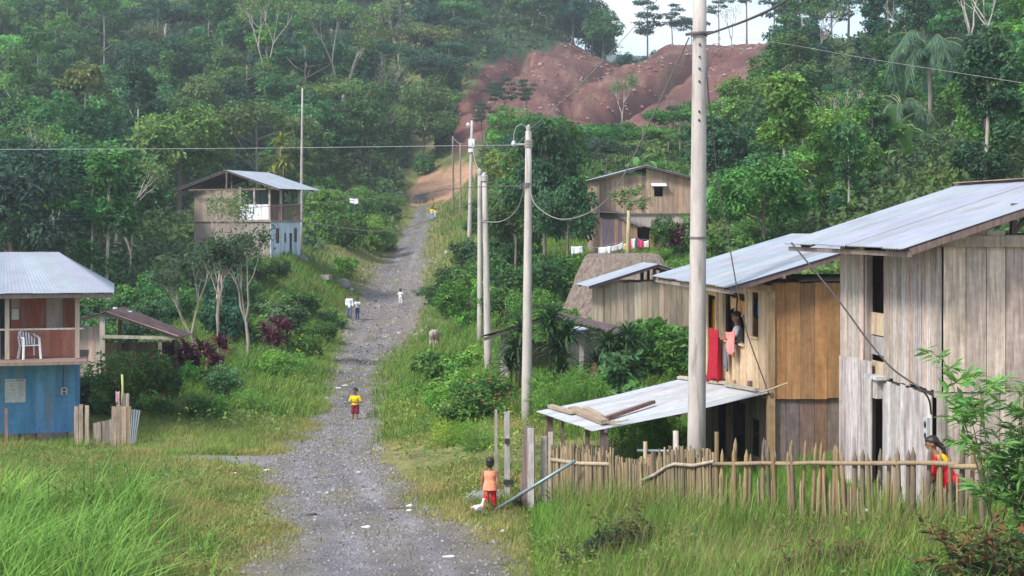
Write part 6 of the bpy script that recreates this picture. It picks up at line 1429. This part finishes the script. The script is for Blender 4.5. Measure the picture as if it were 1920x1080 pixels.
for px, Y, lab in ((525, 79, 'tall crimson leaved plant on the left verge'), (510, 80, 'crimson leaved plant left of the tallest crimson one'), (340, 63, 'crimson leaved plant below the white washing'), (368, 64, 'crimson leaved plant at the foot of the pale trunk'), (318, 62, 'dark crimson plant right of the red flowered bush'), (405, 67, 'small crimson plant right of the pale slim trunk'), (1268, 87, 'dark crimson plant at the corner of the slope house kitchen')):
    strapplant(px, Y, 'crimson_plant', 'plant', lab, [(0, 0, .7), (.35, .1, 1.1), (-.35, 0, .9), (.1, .2, 1.3), (-.1, -.2, .5)], 34, .62, .12, CR, tilt=(.05, 1.4), z=.4)
BN = (.12, .25, .07)
for px, Y, hh, L, lab, n in ((1245, 112, 2.2, 2.6, 'banana plant behind the slope house roof', 9), (1285, 108, 1.8, 2.6, 'banana plant left of the thick pole behind the slope house', 9), (1150, 112, 1.6, 2.6, 'banana plant at the upper left of the slope house', 8), (1110, 118, 2.0, 2.6, 'banana plant between the dark tree and the slope house', 8), (1195, 120, 2.2, 2.6, 'banana plant high behind the ridge of the slope house', 8), (1178, 66, .9, 1.5, 'banana plant rising before the thatched hut', 7), (1250, 61, .5, 1.2, 'small banana plant behind the brown plank roof', 6), (1670, 96, 2.4, 3.0, 'large leaved banana plant on the right hillside below the palm', 9), (1700, 92, 1.6, 2.6, 'banana plant with a dry leaf on the right hillside', 8), (1175, 44, .2, .95, 'broad banana shoot behind the lean-to roof', 6), (1325, 100, 2.0, 2.3, 'banana plant just right of the thick pole', 8)):
    strapplant(px, Y, 'banana_plant', 'plant', lab, [(0, 0, hh)], n, L, .22*L, BN, stem=.12, tilt=(.05, 1.0), droop=.7, z=.25, fold=.1, scol=(.25, .24, .1))
strapplant(1112, 47.3, 'banana_plant', 'plant', 'brown withered banana leaf leaning behind the lean-to roof', [(0, 0, .3)], 2, 1.0, .24, (.09, .035, .02), stem=.05, tilt=(.5, .7), droop=.3)
def palm(px, Y, hh, L, n, label, col, dz=0, sd=4):
    rs = np.random.default_rng(sd); o = empty('palm_tree', GP(px, Y, dz), 0, label, 'tree'); pos, nr, dr = [], [], []; ms = MB()
    for i in range(n):
        a = 2*math.pi*i/n+rs.uniform(-.2, .2); e = rs.uniform(.5, 1.45); h = np.array([math.cos(a), math.sin(a), 0]); s = np.array([-math.sin(a), math.cos(a), 0]); p = np.array([0, 0, hh]); pts = [p]
        for j in range(14):
            d = h*math.cos(e)+np.array([0, 0, math.sin(e)]); p = p+d*L/14; pts.append(p); e -= .19
            for k in range(5):
                q = pts[-2]+(p-pts[-2])*k/5
                for sg in (-1, 1): pos.append(q); dr.append(s*sg*.55+d*.55+np.array([0, 0, -.75])); nr.append(np.cross(dr[-1], s)+rs.normal(size=3)*.2)
        ms.tube(pts, list(np.linspace(.05, .012, len(pts))), 5, (.16, .2, .08))
    pos, nr, dr = map(np.array, (pos, nr, dr)); f = link('fronds', leafmesh('palm_fronds', pos, nr, L*.22*rs.uniform(.7, 1.2, len(pos)), .055, rs, dirs=dr*6, fold=.05), o); f.color = (*col, 1)
    ms.tube([(0, 0, -.5), (.1, 0, hh*.5), (0, 0, hh)], [.2, .16, .14], 8, (.3, .26, .22)); ms.build('trunk', M['bark'], o, True)
palm(1742, 110, 6.6, 4.6, 24, 'big drooping palm on the right hillside', (.085, .17, .10))
palm(1690, 106, 3.6, 3.6, 14, 'lower drooping palm left of the big palm', (.085, .165, .095), sd=9)
palm(610, 148, 2.0, 3.8, 16, 'pale green reedy palm right of the white and blue house roof', (.12, .24, .08), dz=.5, sd=11)
palm(640, 150, 1.4, 3.4, 14, 'second pale green reedy palm right of the white and blue house', (.115, .23, .08), dz=.5, sd=12)
# papaya
rs = np.random.default_rng(8); o = empty('papaya_tree', GP(1177, 84), 0, 'slender papaya tree before the slope house', 'tree'); zt = P(0, 372, 84)[2]-o.location[2]
mb = MB(); mb.tube([(0, 0, -.3), (.02, 0, zt*.5), (.08, 0, zt)], [.13, .11, .08], 9, (.42, .36, .22)); mb.build('trunk', M['bark'], o, True)
pos, nr, dr = [], [], []; ms = MB()
for i in range(17):
    a = i*2.4; e = rs.uniform(-.5, .9); L = rs.uniform(.5, .95); d = np.array([math.cos(a)*math.cos(e), math.sin(a)*math.cos(e), math.sin(e)]); p = np.array([.08, 0, zt-.1])+d*L; ms.tube([(.08, 0, zt-.1), p], .014, 5, (.3, .33, .14))
    for k in range(26): pos.append(p+rs.normal(size=3)*.1); nr.append((0, 0, 1)+rs.normal(size=3)*.35); dr.append(d+rs.normal(size=3)*.8)
ms.build('leaf_stalk', M['bark'], o, True); f = link('crown', leafmesh('papaya_leaves', np.array(pos), np.array(nr), .3*rs.uniform(.7, 1.2, len(pos)), .3, rs, dirs=np.array(dr)), o); f.color = (.11, .23, .06, 1)
mb = MB()
for k in range(5): mb.ellip((.08+.12*math.cos(k*1.3), .12*math.sin(k*1.3), zt-.35-.05*k), (.07, .07, .11), 9, 7, col=(.10, .14, .03))
mb.build('fruit', M['plain'], o, True)
# leafy shrub at the right edge, close to the camera
def branchy(px, Y, h, spread, n, leaf, asp, col, label, cat='shrub', name='leafy_shrub', lcol=None, sd=1, droop=.5, nst=7, tipcol=None, base=.35):
    rs = np.random.default_rng(sd); o = empty(name, GP(px, Y, -.1), 0, label, cat); ms = MB(); pos, dr, cc = [], [], []
    for i in range(nst):
        a = rs.uniform(0, 6.28); p = np.array([rs.uniform(-.15, .15), rs.uniform(-.15, .15), 0])*spread; d = np.array([math.cos(a)*spread*rs.uniform(.1, .6), math.sin(a)*spread*.5*rs.uniform(.1, .6), h*rs.uniform(.65, 1)])
        pts = [p+d*t+np.array([math.cos(a), math.sin(a)*.5, -.3])*spread*.3*t*t for t in np.linspace(0, 1, 8)]; ms.tube(pts, list(np.linspace(.016, .005, 8)), 6, (.13, .12, .06))
        for b in range(10):
            t = rs.uniform(base, 1); k = t*7; j = min(6, int(k)); q0 = pts[j]*(1-k+j)+pts[j+1]*(k-j); a2 = rs.uniform(0, 6.28); dd = np.array([math.cos(a2), math.sin(a2), .55])*spread*rs.uniform(.15, .42)*(1.2-.5*t); q1 = q0+dd; ms.tube([q0, (q0+q1)/2+(0, 0, .03), q1], [.006, .005, .003], 5, (.16, .17, .07))
            m = n//(nst*10)
            for u in np.linspace(.15, 1.05, m):
                aa = rs.uniform(0, 6.28); pos.append(q0+dd*u); dr.append(dd/np.linalg.norm(dd)*.6+np.array([math.cos(aa), math.sin(aa), -droop])*.8); cc.append((1, 1, 1) if tipcol is None or rs.random() > .25+.5*(t > .75) else tipcol)
    pos, dr, cc = map(np.array, (pos, dr, cc)); nr = np.array([0, 0, 1.])+rs.normal(size=pos.shape)*.4
    f = link('foliage', leafmesh(name+'_leaves', pos, nr, leaf*rs.uniform(.7, 1.25, len(pos)), asp, rs, col=cc.astype(float), dirs=dr, fold=.18, var=.25), o); f.color = (*col, 1); ms.build('stems', M['bark'], o, True); return o
branchy(1872, 21.2, 3.3, 1.25, 1500, .24, .24, (.15, .32, .08), 'tall leafy green shrub at the right edge before the picket fence', sd=3, nst=8)
branchy(1930, 21.0, 2.9, 1.0, 900, .22, .26, (.14, .30, .075), 'leafy green shrub cut by the right frame edge', sd=5, nst=6)
RT = (2.6, .75, .8)
branchy(1885, 20.2, 1.25, 1.3, 1100, .14, .5, (.06, .10, .04), 'reddish tipped bush in the lower right corner', sd=7, nst=12, droop=.1, tipcol=RT, base=.1)
branchy(1800, 20.6, .8, .95, 420, .11, .4, (.055, .085, .035), 'low spreading reddish bush left of the corner bush', sd=8, nst=8, droop=.1, tipcol=RT, base=.1)
branchy(1490, 23.6, .95, .6, 300, .1, .3, (.07, .105, .045), 'brown topped weed in the grass before the picket fence', sd=9, nst=8, tipcol=RT, name='tall_weed', cat='weed')
branchy(1590, 23.3, .9, .6, 260, .1, .3, (.07, .10, .045), 'rusty weed right of the brown topped weed', sd=10, nst=8, tipcol=RT, name='tall_weed', cat='weed')
branchy(1160, 27.0, 1.5, .75, 520, .1, .38, (.06, .09, .035), 'leggy dark weed leaning on the cane fence', sd=12, nst=9, tipcol=(1.8, .8, .8), name='tall_weed', cat='weed')
branchy(1085, 27.2, .8, .6, 260, .09, .38, (.06, .09, .035), 'low leggy weed at the left foot of the cane fence', sd=14, nst=8, name='tall_weed', cat='weed')

# ------------------------------------------------------------------ grass and undergrowth (uncountable)
def blades(pos, hgt, wid, lean, rs, col, seg=4, name='grass', label=None, wind=(.05, 0)):
    n = len(pos); a = rs.uniform(0, 2*math.pi, n); h = np.stack([np.cos(a), np.sin(a), np.zeros(n)], 1); h[:, 0] += wind[0]; s = np.stack([-np.sin(a+.6), np.cos(a+.6), np.zeros(n)], 1)
    rows = []; ww = np.array([1., .9, .62, .05] if seg == 3 else [1, .95, .8, .5, .04])
    for j in range(seg+1):
        t = j/seg; c = pos+h*(lean*hgt*t**2.0)[:, None]+np.array([0, 0, 1.])*(hgt*(t-.42*lean*t*t))[:, None]
        rows += [c-s*(wid*ww[j]/2)[:, None], c+s*(wid*ww[j]/2)[:, None]]
    V = np.stack(rows, 1).reshape(-1, 3); k = 2*(seg+1); b = np.arange(n)[:, None]*k
    Fc = np.concatenate([b+np.array([[2*j, 2*j+1, 2*j+3, 2*j+2]]) for j in range(seg)], 0)
    o = link(name, np_mesh(name, V, Fc, np.repeat(col, k, 0), M['blade'])); o['kind'] = 'stuff'
    if label: o['label'] = label
    return o
HX = [(-14.4, 49.6, 9.0, 6.5)]
def freeof(x, y):
    px = 960+x*F/y; ok = np.ones(len(x), bool)
    for hr, W_, D_ in ((HOUSE_R, 5.4, 4.6), (HOUSE_M, 5.8, 6.2)):
        a = RZ; dx, dy = x-hr.location[0], y-hr.location[1]; u = dx*math.cos(a)+dy*math.sin(a); v = -dx*math.sin(a)+dy*math.cos(a); ok &= ~((u > -.05) & (u < W_) & (v > 0) & (v < D_))
    dx, dy = x-HB.location[0], y-HB.location[1]; u = dx*math.cos(RB)+dy*math.sin(RB); v = -dx*math.sin(RB)+dy*math.cos(RB); ok &= ~((u > -7) & (u < .05) & (v > -.05) & (v < 5))
    return ok
def scatter(n, pr, yr, rs, pw=1.0):
    """ground points spread evenly in the strip"""
    y = (yr[0]**2+(yr[1]**2-yr[0]**2)*rs.random(n)**pw)**.5; px = rs.uniform(*pr, n); x = (px-960)*y/F; return x, y
def lay(n, pr, yr, hg, wd, ln, rs, c0, c1, name, label, edge=.15, keep=None, cs=.5, seg=4, hvar=None, pw=1.0):
    x, y = scatter(n, pr, yr, rs, pw); d = road_d(x, y); ok = (d > edge+rs.exponential(.25, n)-.3) & freeof(x, y) & ~((trackd(x, y) < -.1) & (rs.random(n) < .97))
    if keep is not None: ok &= keep(x, y, rs)
    x, y, d = x[ok], y[ok], d[ok]; m = fbm(x*cs, y*cs, 3); m2 = fbm(x*cs*3+50, y*cs*3, 2)
    hh = hg[0]+(hg[1]-hg[0])*np.clip(m*1.6-.3, 0, 1); hh = hh*rs.uniform(.55, 1.2, len(x))*np.clip(.35+d*.35, .35, 1)
    t = np.clip((m2-.35)*2.2+rs.normal(size=len(x))*.2, 0, 1)[:, None]; t = np.clip(t+np.exp(-d/1.1)[:, None]*.55, 0, 1)
    c = np.asarray(c0)*(1-t)+np.asarray(c1)*t; c = c*rs.uniform(.7, 1.3, (len(x), 1))
    return blades(np.stack([x, y, G0(x, y)-.02], 1), hh, wd*rs.uniform(.6, 1.4, len(x)), rs.uniform(*ln, len(x)), rs, c, seg, name, label)
rs = np.random.default_rng(21)
GB, GY, GD = (.125, .285, .045), (.27, .27, .08), (.05, .105, .03)
lay(70000, (-60, 560), (22, 46), (.10, .42), .016, (.05, .8), rs, (.13, .265, .048), (.33, .30, .10), 'grass', 'lush meadow grass in the left foreground')
lay(8000, (-80, 400), (21.5, 33), (.7, 1.7), .028, (.15, 1.1), rs, (.135, .30, .05), (.23, .34, .07), 'tall_grass', 'long bladed tall grass at the lower left', keep=lambda x, y, r: fbm(x*.8, y*.6, 2)+r.normal(size=len(x))*.13 > .28+.36*np.clip((960+x*F/y)/340, 0, 1)+.14*np.clip((y-27)/5, 0, 1))
lay(90000, (1000, 1980), (19.5, 33), (.3, .85), .016, (.1, .6), rs, (.145, .31, .045), (.22, .31, .07), 'grass', 'meadow grass before the fences at the lower right')
lay(7000, (1030, 1960), (22, 31), (.8, 1.25), .007, (.1, .45), rs, (.24, .22, .085), (.32, .26, .13), 'seeding_grass', 'pale seeding stalks along the fences', keep=lambda x, y, r: y < 33.3-(960+x*F/y-1035)*.0126)
lay(60000, (560, 1060), (27, 56), (.10, .42), .014, (.1, .6), rs, (.16, .25, .05), (.36, .30, .11), 'grass', 'short dry verge grass right of the road')
lay(40000, (-40, 640), (44, 62), (.12, .4), .016, (.1, .6), rs, (.14, .25, .045), GY, 'grass', 'short yellowish grass before the blue house and left verge')
lay(60000, (240, 680), (56, 118), (.4, 1.0), .035, (.15, .7), rs, (.11, .245, .04), (.20, .27, .055), 'grass', 'rank grass on the left verge and bank', cs=.25, seg=3)
lay(60000, (690, 1330), (46, 125), (.3, .9), .035, (.15, .7), rs, (.105, .23, .04), (.17, .26, .05), 'grass', 'rank grass on the right verge and bank', cs=.25, seg=3)
lay(26000, (560, 960), (118, 215), (.4, .9), .06, (.15, .7), rs, (.11, .22, .04), (.23, .24, .07), 'grass', 'grass beside the far road', keep=lambda x, y, r: ~(inpoly(960+x*F/y, HZ+(ZC-G0(x, y))*F/y, DIRT) & (y > 188)), cs=.15, seg=3)
lay(30000, (1050, 1500), (33, 60), (.3, .8), .022, (.15, .6), rs, (.11, .245, .04), (.19, .27, .055), 'grass', 'grass round the lean-to', seg=3)
fy = lambda x, y: np.where((x-FB[0])*1. < 0, FA[1]+(FB[1]-FA[1])*(x-FA[0])/(FB[0]-FA[0]), FB[1]+(FC[1]-FB[1])*(x-FB[0])/(FC[0]-FB[0]))
lay(26000, (1030, 1980), (22, 34), (.8, 1.3), .016, (.05, .7), rs, (.155, .28, .055), (.27, .30, .085), 'tall_grass', 'taller straw tinted grass against the fences', keep=lambda x, y, r: (y < fy(x, y)-.12) & (y > fy(x, y)-1.7))
lay(9000, (1000, 1980), (19.5, 31), (.5, 1.0), .022, (.1, 1.0), rs, (.12, .27, .05), (.25, .33, .07), 'tall_grass', 'broad bladed grass at the lower right', keep=lambda x, y, r: fbm(x*.9, y*.9, 2) > .45)
lay(5000, (-60, 560), (24, 46), (.3, .7), .006, (.05, .5), rs, (.30, .27, .10), (.40, .33, .15), 'seeding_grass', 'dry seeding stalks in the left meadow')
def weeds(n, pr, yr, size, label, keep, hm, c0, c1):
    x, y = scatter(n, pr, yr, rs); m = fbm(x*1.1+20, y*1.1, 2); k = (road_d(x, y) > .35) & freeof(x, y) & keep(x, y) & (m > .5); x, y, m = x[k], y[k], m[k]
    hgt = hm*np.clip((m-.5)*6, .15, 1)*rs.random(len(x))**.7; t = np.clip(fbm(x*.6, y*.6, 2)*2-.5, 0, 1)[:, None]
    o = link('weeds', leafmesh('weeds', np.stack([x, y, G0(x, y)+hgt], 1), rs.normal(size=(len(x), 3))*.5+(0, -.2, .8), size*rs.uniform(.5, 1.5, len(x)), .5, rs, col=np.asarray(c0)*(1-t)+np.asarray(c1)*t, var=.4)); o['kind'] = 'stuff'; o['label'] = label
weeds(26000, (990, 1990), (19.5, 31), .075, 'broad leaved weeds in the lower right meadow', lambda x, y: y < fy(x, y)-.1, .62, (.10, .21, .05), (.20, .26, .06))
weeds(16000, (-60, 540), (23, 44), .075, 'broad leaved weeds in the left meadow', lambda x, y: trackd(x, y) > 0, .45, (.11, .22, .05), (.22, .25, .07))
weeds(30000, (700, 1060), (32, 64), .09, 'broad leaved weeds on the right verge', lambda x, y: road_d(x, y) > .8, .5, (.11, .23, .045), (.24, .30, .06))
weeds(26000, (230, 640), (50, 100), .12, 'broad leaved weeds on the left verge', lambda x, y: road_d(x, y) > .8, .8, (.09, .20, .05), (.19, .25, .06))
# sparse tufts on the road
x, y = scatter(60000, (480, 860), (28, 200), rs); d = road_d(x, y); k = (d < .15) & (d > -2.3) & ((fbm(x*.8, y*.5, 4) > .535) | (rs.random(len(x)) < .01)) & (np.abs(np.abs(x-road_cx(y))-.8) > .25); x, y = x[k], y[k]
blades(np.stack([x, y, G0(x, y)], 1), rs.uniform(.04, .14, len(x)), .012+.00022*y, rs.uniform(.2, .8, len(x)), rs, np.array(GY)*rs.uniform(.5, 1.1, (len(x), 1)), 3, 'grass', 'thin dry tufts growing in the gravel')
# leafy undergrowth over the hills: one uncountable mass
def under(n, pr, yr, size, hmax, name, label, test, c0, c1):
    Y = yr[0]*(yr[1]/yr[0])**rs.random(n); px = rs.uniform(*pr, n); x = (px-960)*Y/F; ok = test(px, Y) & (road_d(x, Y) > 1.5); x, Y = x[ok], Y[ok]
    m = fbm(x*.16, Y*.16, 3); z = G0(x, Y)+np.clip(m*2-.5, 0, 1)*hmax*rs.random(len(x))**.6; t = np.clip(fbm(x*.09+9, Y*.09, 3)*2.4-.7, 0, 1)[:, None]
    c = np.asarray(c0)*(1-t)+np.asarray(c1)*t
    me = leafmesh(name, np.stack([x, Y, z], 1), rs.normal(size=(len(x), 3))*.6+(0, -.35, .7), size*rs.uniform(.6, 1.4, len(x))*(Y/150)**.6, .6, rs, col=c, var=.4)
    o = link(name, me); o.color = (1, 1, 1, 1); o['kind'] = 'stuff'; o['label'] = label
def isred(px, Y):
    x = (px-960)*Y/F; py = HZ+(ZC-G0(x, Y))*F/Y
    return inpoly(px+0., py+4, RED) & (Y > 215) & (Y < 335)
under(105000, (-120, 1180), (95, 460), .62, 2.6, 'undergrowth', 'leafy undergrowth covering the left hillside', lambda p, Y: ~isred(p, Y) & ~((p > 420) & (Y < 128)) & ~((p > 600) & (Y < 160)) & ~((p > 750) & (Y < 224)), (.05, .10, .042), (.10, .17, .045))
under(80000, (1330, 2050), (44, 340), .55, 2.6, 'undergrowth', 'leafy undergrowth covering the right hillside', lambda p, Y: ~isred(p, Y) & (((p > 1470) & (Y > 46)) | (Y > 66)), (.055, .10, .046), (.105, .17, .045))
under(9000, (745, 860), (226, 262), .55, 3.0, 'undergrowth', 'leafy thicket above the bare dirt bank', lambda p, Y: ~isred(p, Y), (.05, .10, .042), (.10, .17, .045))
under(26000, (890, 1340), (112, 236), .5, 2.0, 'undergrowth', 'leafy undergrowth in the hollow below the red earth', lambda p, Y: ~isred(p, Y) & (p > 900+np.maximum(0, 200-Y)*.3), (.058, .11, .042), (.12, .195, .045))
# loose gravel
def gravel(n, sel, smin, smax, name, label, cols):
    base = np.array([(-1, -.8, -.5), (1, -.7, -.5), (.9, .8, -.5), (-.8, .9, -.5), (-.6, -.5, .5), (.6, -.4, .6), (.5, .5, .45), (-.4, .6, .55)]); fc = np.array([[0, 1, 5, 4], [1, 2, 6, 5], [2, 3, 7, 6], [3, 0, 4, 7], [4, 5, 6, 7]])
    x, y = sel(n); n = len(x); s = smin+(smax-smin)*rs.random(n)**3; a = rs.uniform(0, 6.28, n); sx = s*rs.uniform(.6, 1.2, n); sy = s*rs.uniform(.6, 1.2, n); sz = s*rs.uniform(.5, .9, n)
    v = base[None]*(1+rs.uniform(-.25, .25, (n, 8, 3))); X_ = v[..., 0]*sx[:, None]*.5; Y_ = v[..., 1]*sy[:, None]*.5; Z_ = v[..., 2]*sz[:, None]*.6
    Vx = X_*np.cos(a)[:, None]-Y_*np.sin(a)[:, None]+x[:, None]; Vy = X_*np.sin(a)[:, None]+Y_*np.cos(a)[:, None]+y[:, None]; Vz = Z_+(G0(x, y)+.02)[:, None]
    V = np.stack([Vx, Vy, Vz], -1).reshape(-1, 3); Fc = (np.arange(n)[:, None, None]*8+fc[None]).reshape(-1, 4); c = np.array(cols)[rs.integers(0, len(cols), n)]*rs.uniform(.7, 1.25, (n, 1))
    o = link(name, np_mesh(name, V, Fc, np.repeat(c, 8, 0), M['rock'])); o['kind'] = 'stuff'; o['label'] = label
def onroad(n, y0, y1, ext=.4):
    y = (y0**2+(y1**2-y0**2)*rs.random(n))**.5; x = road_cx(y)+rs.uniform(-1, 1, n)*(road_hw(y)+ext); k = road_d(x, y) < ext; return x[k], y[k]
SG = [(.22, .21, .215), (.17, .165, .17), (.28, .27, .27), (.20, .17, .16)]
gravel(22000, lambda n: onroad(n, 24, 60), .02, .075, 'gravel', 'loose grey gravel on the near road', SG)
gravel(7000, lambda n: onroad(n, 60, 170, .6), .05, .17, 'gravel', 'loose stones on the far road', SG)
gravel(800, lambda n: onroad(n, 86, 138, 1.2), .1, .42, 'stones', 'pale rubble stones on the stony rise of the road', [(.24, .22, .21), (.19, .17, .165), (.16, .15, .15), (.30, .26, .22)])
gravel(220, lambda n: onroad(n, 27, 62, .5), .08, .18, 'stones', 'larger grey stones lying on the near road', [(.17, .16, .165), (.22, .21, .21), (.14, .125, .12)])
def onmound(n):
    y = rs.uniform(235, 312, n); px = rs.uniform(850, 1460, n); x = (px-960)*y/F; py = HZ+(ZC-G0(x, y))*F/y; k = inpoly(px, py, RED) & (fbm(x*.15, y*.15, 3) > .45); return x[k], y[k]
gravel(5200, onmound, .15, .8, 'rubble', 'broken stones scattered over the red earth cut', [(.20, .10, .085), (.15, .07, .065), (.20, .13, .105), (.28, .21, .18)])
# ------------------------------------------------------------------ air, sky, sun, camera
EL, AZ = R(44), R(-132)                        # sun high, behind the camera on the left (azimuth from +Y, clockwise)
w = bpy.data.worlds.new('World'); SC.world = w; w.use_nodes = True
nt = w.node_tree; N = nt.nodes; L = nt.links; bg = N['Background']
sky = N.new('ShaderNodeTexSky'); sky.sky_type = 'NISHITA'; sky.sun_disc = False; sky.sun_elevation = EL; sky.sun_rotation = AZ; sky.air_density = 1.0; sky.dust_density = 1.0
tc = N.new('ShaderNodeTexCoord'); mp = N.new('ShaderNodeMapping'); mp.inputs['Scale'].default_value = (1, 1, 2.6); L.new(tc.outputs['Generated'], mp.inputs['Vector'])
nz = N.new('ShaderNodeTexNoise'); nz.inputs['Scale'].default_value = 4.2; nz.inputs['Detail'].default_value = 7; nz.inputs['Roughness'].default_value = .55; L.new(mp.outputs[0], nz.inputs['Vector'])
mr = N.new('ShaderNodeMapRange'); mr.interpolation_type = 'SMOOTHSTEP'; mr.inputs[1].default_value = .44; mr.inputs[2].default_value = .60; mr.inputs[4].default_value = .95; L.new(nz.outputs[0], mr.inputs[0])
mx = N.new('ShaderNodeMix'); mx.data_type = 'RGBA'; mx.inputs['B'].default_value = (5.2, 5.45, 5.9, 1); L.new(mr.outputs[0], mx.inputs['Factor']); L.new(sky.outputs[0], mx.inputs['A'])
L.new(mx.outputs['Result'], bg.inputs['Color']); bg.inputs['Strength'].default_value = .12
sd = bpy.data.lights.new('sun', 'SUN'); sd.energy = 2.4; sd.angle = R(12); sd.color = (1, .95, .86)
so = bpy.data.objects.new('sun', sd); COL.objects.link(so)
dv = Vector((math.sin(AZ)*math.cos(EL), math.cos(AZ)*math.cos(EL), math.sin(EL))); so.rotation_euler = dv.to_track_quat('Z', 'Y').to_euler(); so.location = (-20, -20, 60)
if HAZE:
    mb = MB(); mb.box((0, 640, 95), (2400, 1500, 300)); hz = mb.build('haze', None); hz['kind'] = 'stuff'; hz['label'] = 'thin bluish haze hanging over the valley'
    m = bpy.data.materials.new('haze'); m.use_nodes = True; n2 = m.node_tree; n2.nodes.remove(n2.nodes['Principled BSDF']); pv = n2.nodes.new('ShaderNodeVolumePrincipled'); pv.inputs['Density'].default_value = HAZE; pv.inputs['Color'].default_value = (.80, .90, 1, 1); pv.inputs['Anisotropy'].default_value = .2
    n2.links.new(pv.outputs[0], n2.nodes['Material Output'].inputs['Volume']); hz.data.materials.append(m)
cd = bpy.data.cameras.new('camera'); cam = bpy.data.objects.new('camera', cd); COL.objects.link(cam); SC.camera = cam
cam.location = (0, 0, ZC); cam.rotation_euler = (math.pi/2, 0, 0); cd.sensor_width = 36; cd.lens = 36*F/1920; cd.shift_y = -(540-HZ)/1920; cd.clip_start = .1; cd.clip_end = 5000
vs = SC.view_settings; vs.view_transform = 'Standard'; vs.look = 'None'; vs.gamma = 1; vs.exposure = EXPO
SC.cycles.max_bounces = 6; SC.cycles.diffuse_bounces = 3; SC.cycles.glossy_bounces = 2; SC.cycles.transmission_bounces = 4; SC.cycles.volume_bounces = 0; SC.cycles.transparent_max_bounces = 4
